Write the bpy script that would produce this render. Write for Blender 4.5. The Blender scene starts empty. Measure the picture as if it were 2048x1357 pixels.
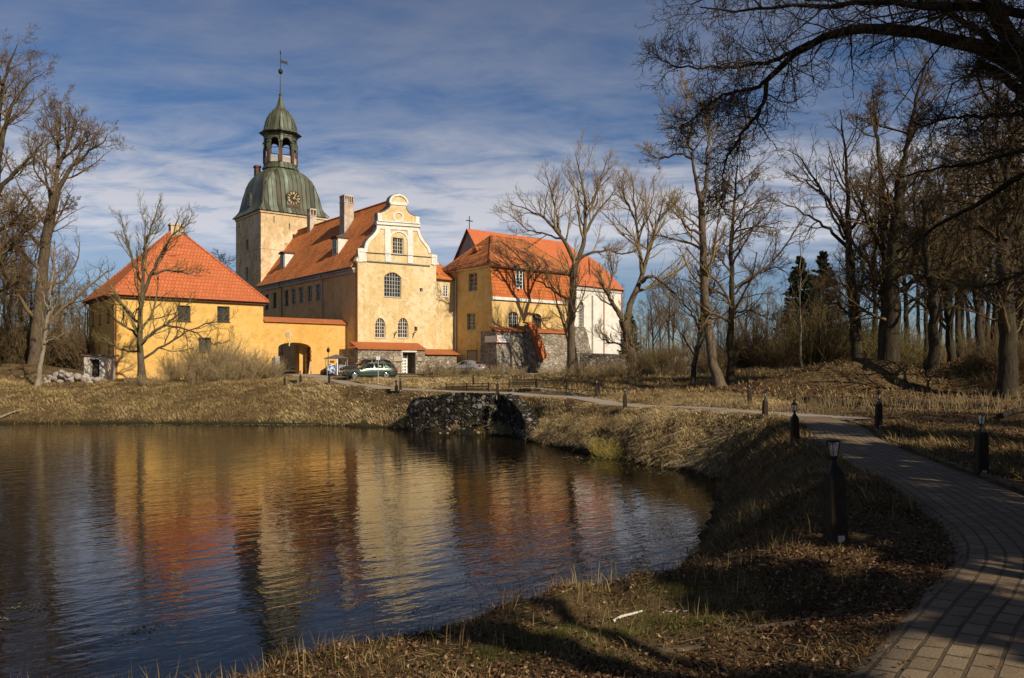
import bpy, math, random
import numpy as np
from mathutils import Vector, Matrix
from mathutils.geometry import delaunay_2d_cdt
R = math.radians
sc = bpy.context.scene
col = sc.collection
# ------------------------------------------------------------------ camera, sky, sun, exposure
FPX, CX, CY, EYE = 1562.0, 1024.0, 735.0, 1.7
cam = bpy.data.cameras.new("camera"); co = bpy.data.objects.new("camera", cam); col.objects.link(co)
cam.sensor_width = 36.0; cam.lens = FPX / 2048 * 36
cam.shift_y = (CY - 678.5) / 2048; cam.clip_end = 3000; cam.clip_start = .05
co.location = (0, 0, EYE); co.rotation_euler = (R(90), 0, 0)
sc.camera = co
SUN_EL, SUN_AZ = 33.0, 41.0            # azimuth: degrees to the right of straight behind the camera
sdir = Vector((math.sin(R(SUN_AZ)) * math.cos(R(SUN_EL)), -math.cos(R(SUN_AZ)) * math.cos(R(SUN_EL)), math.sin(R(SUN_EL))))
sl = bpy.data.lights.new("sun", 'SUN'); so = bpy.data.objects.new("sun", sl); col.objects.link(so)
sl.energy = 5.0; sl.angle = R(.55); sl.color = (1.0, .88, .69)
so.rotation_euler = sdir.to_track_quat('Z', 'Y').to_euler(); so.location = sdir * 100
sc.view_settings.view_transform = 'Standard'; sc.view_settings.look = 'None'
sc.view_settings.exposure = 0.05; sc.view_settings.gamma = 1.0
sc.cycles.max_bounces = 6; sc.cycles.diffuse_bounces = 2; sc.cycles.glossy_bounces = 3
sc.cycles.transparent_max_bounces = 6; sc.cycles.caustics_reflective = False; sc.cycles.caustics_refractive = False
world = bpy.data.worlds.new("World"); sc.world = world; world.use_nodes = True

class G:
    "small helper around a node tree"
    def __init__(s, nt): s.nt = nt
    def n(s, t, **kw):
        nd = s.nt.nodes.new(t)
        for k, v in kw.items(): setattr(nd, k, v)
        return nd
    def set(s, sock, v):
        if hasattr(v, 'is_linked') or isinstance(v, bpy.types.NodeSocket): s.nt.links.new(v, sock)
        else:
            if hasattr(sock, 'default_value') and not isinstance(v, (int, float)) and len(v) == 3 and sock.type == 'RGBA': v = (*v, 1)
            sock.default_value = v
    def math(s, op, a, b=0.0, c=None, clamp=False):
        nd = s.n('ShaderNodeMath', operation=op, use_clamp=clamp)
        s.set(nd.inputs[0], a); s.set(nd.inputs[1], b)
        if c is not None: s.set(nd.inputs[2], c)
        return nd.outputs[0]
    def noise(s, vec, scale, detail=4.0, rough=.55, dist=0.0):
        nd = s.n('ShaderNodeTexNoise'); s.set(nd.inputs['Vector'], vec)
        nd.inputs['Scale'].default_value = scale; nd.inputs['Detail'].default_value = detail
        nd.inputs['Roughness'].default_value = rough; nd.inputs['Distortion'].default_value = dist
        return nd.outputs['Fac']
    def mapr(s, v, a, b, c=0.0, d=1.0):
        nd = s.n('ShaderNodeMapRange'); nd.clamp = True
        s.set(nd.inputs[0], v)
        for i, q in enumerate((a, b, c, d)): nd.inputs[i + 1].default_value = q
        return nd.outputs[0]
    def mix(s, f, a, b, blend='MIX'):
        nd = s.n('ShaderNodeMix', data_type='RGBA', blend_type=blend)
        s.set(nd.inputs[0], f); s.set(nd.inputs[6], a); s.set(nd.inputs[7], b)
        return nd.outputs[2]
    def ramp(s, f, stops):
        nd = s.n('ShaderNodeValToRGB'); s.set(nd.inputs[0], f)
        e = nd.color_ramp.elements
        while len(e) < len(stops): e.new(.5)
        for q, (p, c) in zip(e, stops): q.position = p; q.color = (*c, 1)
        return nd.outputs[0]
    def mapping(s, vec, scale=(1, 1, 1), rot=(0, 0, 0), loc=(0, 0, 0)):
        nd = s.n('ShaderNodeMapping'); s.set(nd.inputs[0], vec)
        nd.inputs['Scale'].default_value = scale; nd.inputs['Rotation'].default_value = rot; nd.inputs['Location'].default_value = loc
        return nd.outputs[0]
    def obj(s): return s.n('ShaderNodeTexCoord').outputs['Object']
    def pos(s): return s.n('ShaderNodeNewGeometry').outputs['Position']
    def uv(s): return s.n('ShaderNodeTexCoord').outputs['UV']
    def bump(s, h, strength=.3, dist=.05):
        nd = s.n('ShaderNodeBump'); s.set(nd.inputs['Height'], h)
        nd.inputs['Strength'].default_value = strength; nd.inputs['Distance'].default_value = dist
        return nd.outputs[0]

def sky():
    g = G(world.node_tree); nt = world.node_tree; nt.nodes.clear()
    out = g.n('ShaderNodeOutputWorld'); bg = g.n('ShaderNodeBackground')
    st = g.n('ShaderNodeTexSky'); st.sky_type = 'NISHITA'; st.sun_disc = False
    st.sun_elevation = R(SUN_EL); st.sun_rotation = math.atan2(sdir.x, sdir.y); st.air_density = 1.0; st.dust_density = .6; st.ozone_density = 2.0
    tc = g.n('ShaderNodeTexCoord').outputs['Generated']
    sp = g.n('ShaderNodeSeparateXYZ'); g.set(sp.inputs[0], tc)
    z = g.math('MAXIMUM', sp.outputs[2], 0.0)
    zz = g.math('ADD', z, .10)
    cb = g.n('ShaderNodeCombineXYZ')
    g.set(cb.inputs[0], g.math('DIVIDE', sp.outputs[0], zz)); g.set(cb.inputs[1], g.math('DIVIDE', sp.outputs[1], zz))
    v = cb.outputs[0]
    n1 = g.noise(g.mapping(v, (.62, 1.0, 1), (0, 0, R(24))), 1.5, 9, .62, .6)
    n2 = g.noise(g.mapping(v, (.45, .7, 1), (0, 0, R(-28)), (3.4, 7, 0)), .8, 4, .5, .4)
    n3 = g.noise(g.mapping(v, (1.0, 1.7, 1), (0, 0, R(30))), 2.6, 7, .62, .5)
    cov = g.math('ADD', g.math('MULTIPLY', n1, .62), g.math('MULTIPLY', n2, .52))
    cov = g.math('ADD', cov, g.math('MULTIPLY', g.math('SUBTRACT', n3, .5), .46))
    # a cloud bank stands above the horizon, clear air below it and a bluer gap over it
    low = g.math('MULTIPLY', g.mapr(z, .125, .185), g.mapr(z, .30, .20))
    cov = g.math('ADD', cov, g.math('MULTIPLY', low, g.math('MULTIPLY_ADD', n3, 1.5, -.44)))
    gap = g.math('MULTIPLY', g.mapr(z, .20, .27), g.mapr(z, .37, .29))
    cov = g.math('SUBTRACT', cov, g.math('MULTIPLY', gap, .10))
    m = g.mapr(cov, .40, .92)
    m = g.math('MULTIPLY', m, g.mapr(z, .09, .15, .10, 1))
    m = g.math('MULTIPLY', g.math('MULTIPLY', m, .88), g.mapr(z, .42, .62, 1, .25))
    # a long thin vapour trail
    a = g.n('ShaderNodeVectorMath', operation='DOT_PRODUCT'); g.set(a.inputs[0], tc); a.inputs[1].default_value = Vector((.0235, -.270, .963)).normalized()
    tr = g.math('MULTIPLY', g.mapr(g.math('ABSOLUTE', g.math('ADD', a.outputs[0], g.math('MULTIPLY', g.math('SUBTRACT', n3, .5), .008))), .0065, .0008), g.mapr(sp.outputs[0], .30, .0))
    m = g.math('MAXIMUM', m, g.math('MULTIPLY', tr, .62))
    skyc = g.mix(1.0, st.outputs[0], (.70, .87, 1.12), 'MULTIPLY')
    skyc = g.mix(g.mapr(z, .42, .85), skyc, g.mix(1.0, skyc, (.42, .45, .52), 'MULTIPLY')); cloud = g.mix(g.mapr(z, .15, .42), (10.8, 10.8, 11.6), (4.4, 4.5, 5.2))
    c = g.mix(m, skyc, cloud)
    g.set(bg.inputs[0], c); bg.inputs[1].default_value = .062
    nt.links.new(bg.outputs[0], out.inputs[0])
sky()

# ------------------------------------------------------------------ helpers
rs = np.random.RandomState(7)
random.seed(7)
CAST = R(39.1); U = Vector((math.cos(CAST), math.sin(CAST))); V = Vector((-math.sin(CAST), math.cos(CAST)))
G0 = Vector((-16.8, 85.0))
def cw(x, y): p = G0 + U * x + V * y; return (p.x, p.y)
def ray(px, py): return ((px - CX) / FPX, 1.0, (CY - py) / FPX)
def at(px, py, d): r = ray(px, py); return (r[0] * d, d, EYE + r[2] * d)
def spx(O, e, px):
    k = (px - CX) / FPX
    return (k * O[1] - O[0]) / (e[0] - k * e[1])
def zpx(O, e, s, py): return EYE + (CY - py) / FPX * (O[1] + e[1] * s)

def tag(o, label=None, cat=None, group=None, kind=None):
    if label: o['label'] = label
    if cat: o['category'] = cat
    if group: o['group'] = group
    if kind: o['kind'] = kind
    return o
def thing(name, label, cat, loc=(0, 0, 0), rz=0.0, group=None):
    o = bpy.data.objects.new(name, None); col.objects.link(o)
    o.location = loc; o.rotation_euler = (0, 0, rz); o.empty_display_size = .2
    return tag(o, label, cat, group)
KIDS = {}
def link(name, me, parent=None):
    o = bpy.data.objects.new(name, me); col.objects.link(o)
    if parent is not None: o.parent = parent; KIDS.setdefault(parent.name, []).append(o)
    return o
def copy_tree(o, parent=None):
    c = o.copy(); col.objects.link(c)
    if parent is not None: c.parent = parent; KIDS.setdefault(parent.name, []).append(c)
    for ch in list(KIDS.get(o.name, [])): copy_tree(ch, c)
    return c
def fast_mesh(name, verts, faces, mats, smooth=False, attr=None):
    "faces: list of int arrays (m,k); one mesh from numpy data"
    me = bpy.data.meshes.new(name)
    verts = np.asarray(verts, dtype=np.float32).reshape(-1, 3)
    me.vertices.add(len(verts)); me.vertices.foreach_set("co", verts.ravel())
    fl = [np.asarray(f, dtype=np.int32) for f in faces if len(f)]
    idx = np.concatenate([f.ravel() for f in fl]); st = []; p = 0
    for f in fl:
        st.append(p + np.arange(len(f)) * f.shape[1]); p += f.size
    st = np.concatenate(st).astype(np.int32)
    me.loops.add(len(idx)); me.loops.foreach_set("vertex_index", idx)
    me.polygons.add(len(st)); me.polygons.foreach_set("loop_start", st)
    if smooth: me.polygons.foreach_set("use_smooth", np.ones(len(st), dtype=bool))
    me.update(calc_edges=True)
    for m in (mats if isinstance(mats, (list, tuple)) else [mats]): me.materials.append(m)
    if attr is not None:
        for an, av in attr.items():
            a = me.attributes.new(an, 'FLOAT', 'POINT'); a.data.foreach_set('value', np.asarray(av, dtype=np.float32))
    return me

class MB:
    "collects faces; build() links them as ONE mesh object with metre UVs"
    def __init__(s): s.v = []; s.f = []; s.m = []
    def vert(s, p): s.v.append(tuple(p)); return len(s.v) - 1
    def poly(s, pts, m=0): s.f.append([s.vert(p) for p in pts]); s.m.append(m); return s
    def box(s, x0, x1, y0, y1, z0, z1, m=0):
        i = len(s.v)
        s.v += [(x0, y0, z0), (x1, y0, z0), (x1, y1, z0), (x0, y1, z0), (x0, y0, z1), (x1, y0, z1), (x1, y1, z1), (x0, y1, z1)]
        for q in ((3, 2, 1, 0), (4, 5, 6, 7), (0, 1, 5, 4), (1, 2, 6, 5), (2, 3, 7, 6), (3, 0, 4, 7)): s.f.append([i + k for k in q]); s.m.append(m)
        return s
    def loft(s, rings, m=0, cap=True, closed=True):
        "rings: lists of the same number of points"
        n = len(rings[0]); ids = [[s.vert(p) for p in r] for r in rings]
        for a, b in zip(ids, ids[1:]):
            for k in range(n if closed else n - 1): s.f.append([a[k], a[(k + 1) % n], b[(k + 1) % n], b[k]]); s.m.append(m)
        if cap: s.f.append(ids[0][::-1]); s.m.append(m); s.f.append(ids[-1][:]); s.m.append(m)
        return s
    def tube(s, pts, r, k=8, m=0, r1=None):
        pts = [Vector(p) for p in pts]; rings = []
        for i, p in enumerate(pts):
            t = (pts[min(i + 1, len(pts) - 1)] - pts[max(i - 1, 0)]).normalized()
            a = t.cross(Vector((0, 0, 1)) if abs(t.z) < .9 else Vector((1, 0, 0))).normalized(); b = t.cross(a)
            rr = r if r1 is None else r + (r1 - r) * i / (len(pts) - 1)
            rings.append([p + (a * math.cos(q * 2 * math.pi / k) + b * math.sin(q * 2 * math.pi / k)) * rr for q in range(k)])
        return s.loft(rings, m)
    def lathe(s, prof, k=16, c=(0, 0), m=0, cap=True):
        return s.loft([[(c[0] + r * math.cos(2 * math.pi * q / k), c[1] + r * math.sin(2 * math.pi * q / k), z) for q in range(k)] for r, z in prof], m, cap)
    def build(s, name, mats, parent=None, smooth=None, loc=None):
        me = bpy.data.meshes.new(name); me.from_pydata([tuple(p) for p in s.v], [], s.f)
        for m in (mats if isinstance(mats, (list, tuple)) else [mats]): me.materials.append(m)
        if any(s.m): me.polygons.foreach_set("material_index", s.m)
        me.update()
        uv = me.uv_layers.new(name="UVMap"); z = Vector((0, 0, 1))
        for p in me.polygons:
            n = p.normal
            if abs(n.z) > .985: a, b = Vector((1, 0, 0)), Vector((0, 1, 0))
            else: a = z.cross(n).normalized(); b = n.cross(a)
            for li in p.loop_indices:
                q = me.vertices[me.loops[li].vertex_index].co; uv.data[li].uv = (q.dot(a), q.dot(b))
        if smooth is not None:
            me.polygons.foreach_set("use_smooth", [True] * len(me.polygons)); me.set_sharp_from_angle(angle=R(smooth))
        o = link(name, me, parent)
        if loc is not None: o.location = loc
        return o

def pin(p, poly):
    x, y = p; c = False; j = len(poly) - 1
    for i in range(len(poly)):
        xi, yi = poly[i]; xj, yj = poly[j]
        if (yi > y) != (yj > y) and x < (xj - xi) * (y - yi) / (yj - yi) + xi: c = not c
        j = i
    return c
class Wall:
    "a wall plane in a building's own frame: origin O (x,y), direction e, outward normal n = right of e when seen from outside"
    def __init__(s, O, e, n): s.O = Vector((*O, 0)); s.e = Vector((*e, 0)); s.n = Vector((*n, 0)); s.holes = []
    def p(s, a, z, d=0.0): return s.O + s.e * a + s.n * d + Vector((0, 0, z))
    def flip(s): return s.e.cross(Vector((0, 0, 1))).dot(s.n) < 0
    def face(s, mb, outer, reveal=.28, m=0, thick=None):
        vs = [tuple(q) for q in outer]; fs = [list(range(len(outer)))]
        for h in s.holes: fs.append(list(range(len(vs), len(vs) + len(h)))); vs += h
        r = delaunay_2d_cdt([Vector(q) for q in vs], [], fs, 0, 1e-5)
        V2, F2 = r[0], r[2]; fl = s.flip()
        ids = [mb.vert(s.p(q.x, q.y)) for q in V2]
        idb = [mb.vert(s.p(q.x, q.y, -thick)) for q in V2] if thick else None
        for f in F2:
            c = (sum(V2[i].x for i in f) / len(f), sum(V2[i].y for i in f) / len(f))
            if not pin(c, outer) or any(pin(c, h) for h in s.holes): continue
            a = sum(V2[f[k]].x * V2[f[(k + 1) % len(f)]].y - V2[f[(k + 1) % len(f)]].x * V2[f[k]].y for k in range(len(f)))
            f = list(f) if (a > 0) != fl else list(f)[::-1]
            mb.f.append([ids[i] for i in f]); mb.m.append(m)
            if thick: mb.f.append([idb[i] for i in f[::-1]]); mb.m.append(m)
        for h in s.holes:
            for k in range(len(h)):
                a, b = h[k], h[(k + 1) % len(h)]
                mb.poly([s.p(*a), s.p(*b), s.p(*b, -reveal), s.p(*a, -reveal)], m)
        if thick:
            for k in range(len(outer)):
                a, b = outer[k], outer[(k + 1) % len(outer)]
                mb.poly([s.p(*a), s.p(*b), s.p(*b, -thick), s.p(*a, -thick)], m)
        return mb
    def box(s, mb, a0, a1, z0, z1, d0, d1, m=0):
        c = [s.p(a, z, d) for z in (z0, z1) for (a, d) in ((a0, d0), (a1, d0), (a1, d1), (a0, d1))]
        i = len(mb.v); mb.v += [tuple(q) for q in c]
        for q in ((3, 2, 1, 0), (4, 5, 6, 7), (0, 1, 5, 4), (1, 2, 6, 5), (2, 3, 7, 6), (3, 0, 4, 7)): mb.f.append([i + k for k in q]); mb.m.append(m)
        return mb
    def band(s, mb, pts, w, d0, d1, m=0, closed=False):
        "a raised moulding of width w along a line in the wall plane"
        P = [Vector(q) for q in pts]; n = len(P); L, Rr = [], []
        for i in range(n):
            a = P[(i - 1) % n] if (closed or i) else P[i]; b = P[(i + 1) % n] if (closed or i < n - 1) else P[i]
            t = (b - a).normalized(); o = Vector((-t.y, t.x)) * w / 2
            L.append(P[i] + o); Rr.append(P[i] - o)
        for i in range(n if closed else n - 1):
            j = (i + 1) % n
            for (a, b, c, d) in ((s.p(*L[i], d1), s.p(*L[j], d1), s.p(*Rr[j], d1), s.p(*Rr[i], d1)),
                                 (s.p(*L[i], d0), s.p(*L[j], d0), s.p(*L[j], d1), s.p(*L[i], d1)),
                                 (s.p(*Rr[i], d1), s.p(*Rr[j], d1), s.p(*Rr[j], d0), s.p(*Rr[i], d0))): mb.poly([a, b, c, d], m)
        if not closed:
            for i in (0, -1): mb.poly([s.p(*L[i], d0), s.p(*L[i], d1), s.p(*Rr[i], d1), s.p(*Rr[i], d0)], m)
        return mb
    def window(s, parent, a0, a1, z0, z1, cols=2, rows=3, rise=0.0, mat='win_grey', rec=.16, fw=.07, bar=.05, sill=True, label=None, mull=True, zt=None):
        "cuts the opening; links window (frame) > pane, sill"
        top = [(a0, z1)]
        if rise > 0:
            top = [(a0 + (a1 - a0) * t, z1 - rise + rise * math.sin(math.pi * t) ** .8 if rise < (a1 - a0) * .3 else z1 - rise + math.sqrt(max(0, 1 - (2 * t - 1) ** 2)) * rise) for t in [k / 12 for k in range(13)]]
            hole = [(a0, z0), (a1, z0)] + [q for q in reversed(top)]
        else: hole = [(a0, z0), (a1, z0), (a1, z1), (a0, z1)]
        s.holes.append(hole)
        def ht(a):
            if rise <= 0: return z1
            t = (a - a0) / (a1 - a0) * 12; i = min(11, max(0, int(t))); return top[i][1] + (top[i + 1][1] - top[i][1]) * (t - i)
        mb = MB(); d0, d1 = -rec - .05, -rec
        zs = z1 - rise
        s.box(mb, a0, a0 + fw, z0, zs, d0, d1); s.box(mb, a1 - fw, a1, z0, zs, d0, d1); s.box(mb, a0 + fw, a1 - fw, z0, z0 + fw, d0, d1)
        if rise > 0: s.band(mb, [(a, z - fw / 2) for a, z in top], fw, d0, d1)
        else: s.box(mb, a0 + fw, a1 - fw, z1 - fw, z1, d0, d1)
        w = (a1 - a0 - 2 * fw)
        for k in range(1, cols):
            a = a0 + fw + w * k / cols; big = mull and (k * 2 == cols or (cols == 6 and k in (2, 4)))
            b = (fw * .55 if big else bar / 2)
            s.box(mb, a - b, a + b, z0 + fw, ht(a) - fw * .6, d0 + .005, d1 + (.012 if big else -.006))
        for k in range(1, rows):
            z = z0 + fw + (z1 - z0 - 2 * fw) * k / rows
            if z < zs + .02: s.box(mb, a0 + fw, a1 - fw, z - bar / 2, z + bar / 2, d0 + .008, d1 - .004)
            elif rise > 0:
                q = [a for a in np.linspace(a0 + fw, a1 - fw, 25) if ht(a) - fw > z]
                if q: s.box(mb, q[0], q[-1], z - bar / 2, z + bar / 2, d0 + .008, d1 - .004)
        if zt is not None: s.box(mb, a0 + fw, a1 - fw, zt - fw * .7, zt + fw * .7, d0 + .004, d1 + .016)
        o = mb.build('window', MAT[mat], parent)
        if label: o['label'] = label
        pb = MB(); pb.poly([s.p(a, z, d0 + .02) for a, z in hole]); pb.build('pane', MAT['pane'], o)
        if sill:
            sb = MB(); s.box(sb, a0 - .06, a1 + .06, z0 - .09, z0 - .003, -.1, .07); sb.build('sill', MAT[mat], o)
        return o
    def wpx(s, O, e, parent, x0, x1, y0, y1, **kw):
        a0, a1 = spx(O, e, x0), spx(O, e, x1); m = (a0 + a1) / 2
        return s.window(parent, min(a0, a1), max(a0, a1), zpx(O, e, m, y1) - s.base, zpx(O, e, m, y0) - s.base, **kw)
# ------------------------------------------------------------------ materials
MAT = {}
def newmat(name, rough=.85, spec=.25, metal=0.0):
    m = bpy.data.materials.new(name); m.use_nodes = True; g = G(m.node_tree)
    b = m.node_tree.nodes['Principled BSDF']
    b.inputs['Roughness'].default_value = rough; b.inputs['Specular IOR Level'].default_value = spec; b.inputs['Metallic'].default_value = metal
    MAT[name] = m
    return m, g, b
def plain(name, c, rough=.8, spec=.25, metal=0.0, var=.25, scale=6.0, bump=0.0):
    m, g, b = newmat(name, rough, spec, metal)
    n = g.noise(g.obj(), scale, 5, .6)
    lo = tuple(q * (1 - var) for q in c); hi = tuple(min(1, q * (1 + var)) for q in c)
    g.set(b.inputs['Base Color'], g.ramp(n, [(.3, lo), (.7, hi)]))
    if bump: g.set(b.inputs['Normal'], g.bump(n, bump, .02))
    return m
def plaster(name, base, pale, stain, dirt=.5, pals=.5, seed=0.0, streak=.5, rough=.92):
    "lime-washed plaster with faded patches, damp streaks and flaked spots"
    m, g, b = newmat(name, rough, .12)
    o = g.mapping(g.obj(), (1, 1, 1), (0, 0, 0), (seed, seed * 2, seed * .7))
    big = g.noise(o, .30, 7, .66, .9); mid = g.noise(o, 1.5, 7, .66, .5); fine = g.noise(o, 7, 5, .65)
    st = g.noise(g.mapping(o, (2.4, 2.4, .13)), 1.0, 6, .65, .25)
    sp = g.n('ShaderNodeSeparateXYZ'); g.set(sp.inputs[0], g.obj())
    c = g.mix(g.mapr(big, .44, .56, 0, pals), base, pale)
    c = g.mix(g.mapr(mid, .50, .60, 0, .62), c, tuple(q * .76 for q in base))
    c = g.mix(g.mapr(g.noise(o, .75, 8, .72, 1.2), .55, .63, 0, pals * .8), c, tuple(min(.85, q * 1.12) for q in pale))
    c = g.mix(g.math('MULTIPLY', g.mapr(st, .50, .66), g.mapr(big, .35, .6, streak, streak * .35)), c, stain)
    blot = g.math('MULTIPLY', g.mapr(g.noise(o, .9, 9, .75, 1.0), .56, .66), dirt)
    c = g.mix(blot, c, stain)
    foot = g.math('MULTIPLY', g.mapr(g.math('ADD', sp.outputs[2], g.math('MULTIPLY', mid, -3.0)), 1.6, -.9), min(1, dirt + .25))
    c = g.mix(foot, c, tuple(.5 * p + .5 * q for p, q in zip(pale, stain)))
    c = g.mix(g.mapr(fine, .40, .75, 0, .30), c, (.13, .085, .045))
    g.set(b.inputs['Base Color'], c)
    g.set(b.inputs['Normal'], g.bump(g.math('ADD', mid, g.math('MULTIPLY', fine, .6)), .5, .06))
plaster('gable_plaster', (.72, .53, .26), (.80, .66, .43), (.40, .27, .14), .55, .75, 3, .4)
plaster('gable_panel', (.72, .52, .26), (.78, .64, .40), (.36, .26, .15), .45, .8, 5, .3)
plaster('ochre_plaster', (.70, .47, .19), (.76, .60, .34), (.22, .13, .06), .55, .5, 9, .55)
plaster('orange_plaster', (.76, .45, .125), (.80, .54, .20), (.62, .34, .11), .22, .4, 13, .15)
plaster('gate_plaster', (.75, .415, .105), (.80, .50, .19), (.55, .27, .08), .3, .45, 17, .25)
plaster('tower_plaster', (.64, .46, .25), (.78, .64, .44), (.34, .24, .135), .65, .95, 21, .45)
plaster('block_plaster', (.70, .46, .155), (.76, .58, .32), (.36, .23, .10), .5, .5, 27, .5)
plaster('white_plaster', (.78, .74, .66), (.82, .79, .72), (.62, .55, .46), .4, .5, 31, .35)
plaster('white_trim', (.80, .76, .68), (.82, .80, .74), (.60, .54, .45), .25, .5, 37, .2)
plaster('grey_plaster', (.50, .47, .42), (.58, .55, .50), (.18, .16, .14), .5, .6, 41, .5)
def tiles(name, c1, c2, dark, rw=.24, rh=.33, lichen=.3, mort=.02):
    m, g, b = newmat(name, .85, .2)
    uv = g.uv()
    bt = g.n('ShaderNodeTexBrick'); g.set(bt.inputs['Vector'], uv); bt.offset = .5
    bt.inputs['Scale'].default_value = 1.0; bt.inputs['Brick Width'].default_value = rw; bt.inputs['Row Height'].default_value = rh
    bt.inputs['Mortar Size'].default_value = mort; bt.inputs['Mortar Smooth'].default_value = .4; bt.inputs['Bias'].default_value = 0
    bt.inputs['Color1'].default_value = (*c1, 1); bt.inputs['Color2'].default_value = (*c2, 1); bt.inputs['Mortar'].default_value = (*[q * .45 for q in c1], 1)
    o = g.obj()
    big = g.noise(o, .45, 7, .65, .7); mid = g.noise(o, 2.2, 6, .65)
    c = g.mix(g.mapr(mid, .35, .7, 0, .4), bt.outputs[0], tuple(q * .7 for q in c2))
    c = g.mix(g.math('MULTIPLY', g.mapr(big, .44, .58), g.mapr(mid, .42, .56, .15, lichen)), c, dark)
    g.set(b.inputs['Base Color'], c)
    sp = g.n('ShaderNodeSeparateXYZ'); g.set(sp.inputs[0], uv)
    fr = g.math('FRACT', g.math('DIVIDE', sp.outputs[1], rh))
    wv = g.math('ABSOLUTE', g.math('SINE', g.math('MULTIPLY', sp.outputs[0], math.pi / rw)))
    h = g.math('ADD', g.math('MULTIPLY', g.math('SUBTRACT', 1.0, fr), .8), g.math('MULTIPLY', wv, .5))
    h = g.math('ADD', h, g.math('MULTIPLY', mid, .5))
    g.set(b.inputs['Normal'], g.bump(h, .55, .06))
tiles('old_tiles', (.60, .17, .045), (.78, .27, .075), (.22, .085, .04), .26, .38, .7, .03)
tiles('mossy_tiles', (.44, .14, .045), (.62, .22, .075), (.12, .065, .035), .26, .38, 1.0, .03)
tiles('mansard_tiles', (.50, .13, .036), (.66, .20, .06), (.20, .075, .035), .26, .38, .6, .03)
tiles('new_tiles', (.50, .135, .05), (.60, .175, .068), (.36, .11, .055), .34, .48, .35, .035)
tiles('church_tiles', (.56, .15, .055), (.62, .18, .07), (.40, .13, .07), .24, .36, .25)
tiles('coping_tiles', (.50, .15, .05), (.62, .20, .07), (.22, .10, .05), .2, .30, .4, .035)
def copper():
    m, g, b = newmat('copper', .55, .35)
    o = g.obj(); big = g.noise(o, .5, 6, .6, .4); st = g.noise(g.mapping(o, (1.5, 1.5, .12)), 1.3, 6, .6, .3)
    sp = g.n('ShaderNodeSeparateXYZ'); g.set(sp.inputs[0], g.uv())
    strip = g.math('FLOOR', g.math('DIVIDE', sp.outputs[0], .62))
    wn = g.n('ShaderNodeTexWhiteNoise', noise_dimensions='1D'); g.set(wn.inputs['W'], strip)
    f = g.math('ADD', g.math('MULTIPLY', st, .62), g.math('MULTIPLY', wn.outputs[0], .38))
    c = g.ramp(f, [(.28, (.025, .024, .015)), (.42, (.065, .07, .038)), (.54, (.095, .102, .068)), (.64, (.135, .16, .122)), (.78, (.25, .315, .262))])
    c = g.mix(g.mapr(big, .45, .7, 0, .55), c, (.10, .085, .04))
    g.set(b.inputs['Base Color'], c)
    fr = g.math('ABSOLUTE', g.math('SUBTRACT', g.math('FRACT', g.math('DIVIDE', sp.outputs[0], .62)), .5))
    g.set(b.inputs['Normal'], g.bump(g.mapr(fr, .5, .40), 1.0, .10))
copper()
def stone(name, scale=2.0, cols=((.16, .13, .10), (.30, .26, .21), (.42, .37, .31)), mortar=(.20, .17, .135), moss=.2, msz=.10):
    m, g, b = newmat(name, .92, .15)
    o = g.n('ShaderNodeVectorMath', operation='ADD'); g.set(o.inputs[0], g.obj())
    nz = g.n('ShaderNodeTexNoise'); nz.inputs['Scale'].default_value = 3.0; g.set(nz.inputs['Vector'], g.obj())
    sc_ = g.n('ShaderNodeVectorMath', operation='SCALE'); g.set(sc_.inputs[0], nz.outputs['Color']); sc_.inputs['Scale'].default_value = .38
    g.set(o.inputs[1], sc_.outputs[0])
    vo = g.n('ShaderNodeTexVoronoi', feature='F1'); g.set(vo.inputs['Vector'], o.outputs[0]); vo.inputs['Scale'].default_value = scale
    ve = g.n('ShaderNodeTexVoronoi', feature='DISTANCE_TO_EDGE'); g.set(ve.inputs['Vector'], o.outputs[0]); ve.inputs['Scale'].default_value = scale
    sp = g.n('ShaderNodeSeparateColor'); g.set(sp.inputs[0], vo.outputs['Color'])
    c = g.ramp(sp.outputs[0], [(.1, cols[0]), (.58, cols[1]), (.95, cols[2])])
    fine = g.noise(g.obj(), 14, 4, .6)
    c = g.mix(g.mapr(fine, .4, .75, 0, .35), c, tuple(q * .5 for q in cols[1]))
    edge = g.mapr(ve.outputs['Distance'], .02, msz)
    c = g.mix(edge, mortar, c)
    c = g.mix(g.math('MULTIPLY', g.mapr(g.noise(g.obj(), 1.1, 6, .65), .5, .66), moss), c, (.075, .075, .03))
    g.set(b.inputs['Base Color'], c)
    g.set(b.inputs['Normal'], g.bump(g.math('ADD', g.mapr(ve.outputs['Distance'], 0, .22), g.math('MULTIPLY', fine, .3)), .9, .12))
stone('field_stone', 2.4)
stone('plinth_stone', 3.0, ((.24, .18, .13), (.38, .32, .25), (.50, .44, .36)), (.34, .28, .21), .25)
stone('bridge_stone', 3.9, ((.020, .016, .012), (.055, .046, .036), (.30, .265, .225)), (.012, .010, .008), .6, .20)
stone('base_stone', 3.3, ((.22, .17, .12), (.38, .33, .26), (.52, .47, .40)), (.40, .34, .26), .3)
def boulder():
    m, g, b = newmat('boulder', .9, .15); oi = g.n('ShaderNodeObjectInfo')
    n = g.noise(g.obj(), 5, 6, .65)
    c = g.mix(oi.outputs['Random'], (.27, .235, .205), (.42, .37, .33)); c = g.mix(g.mapr(n, .4, .7, 0, .5), c, (.24, .18, .15))
    g.set(b.inputs['Base Color'], c); g.set(b.inputs['Normal'], g.bump(n, .5, .08))
boulder()
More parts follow.
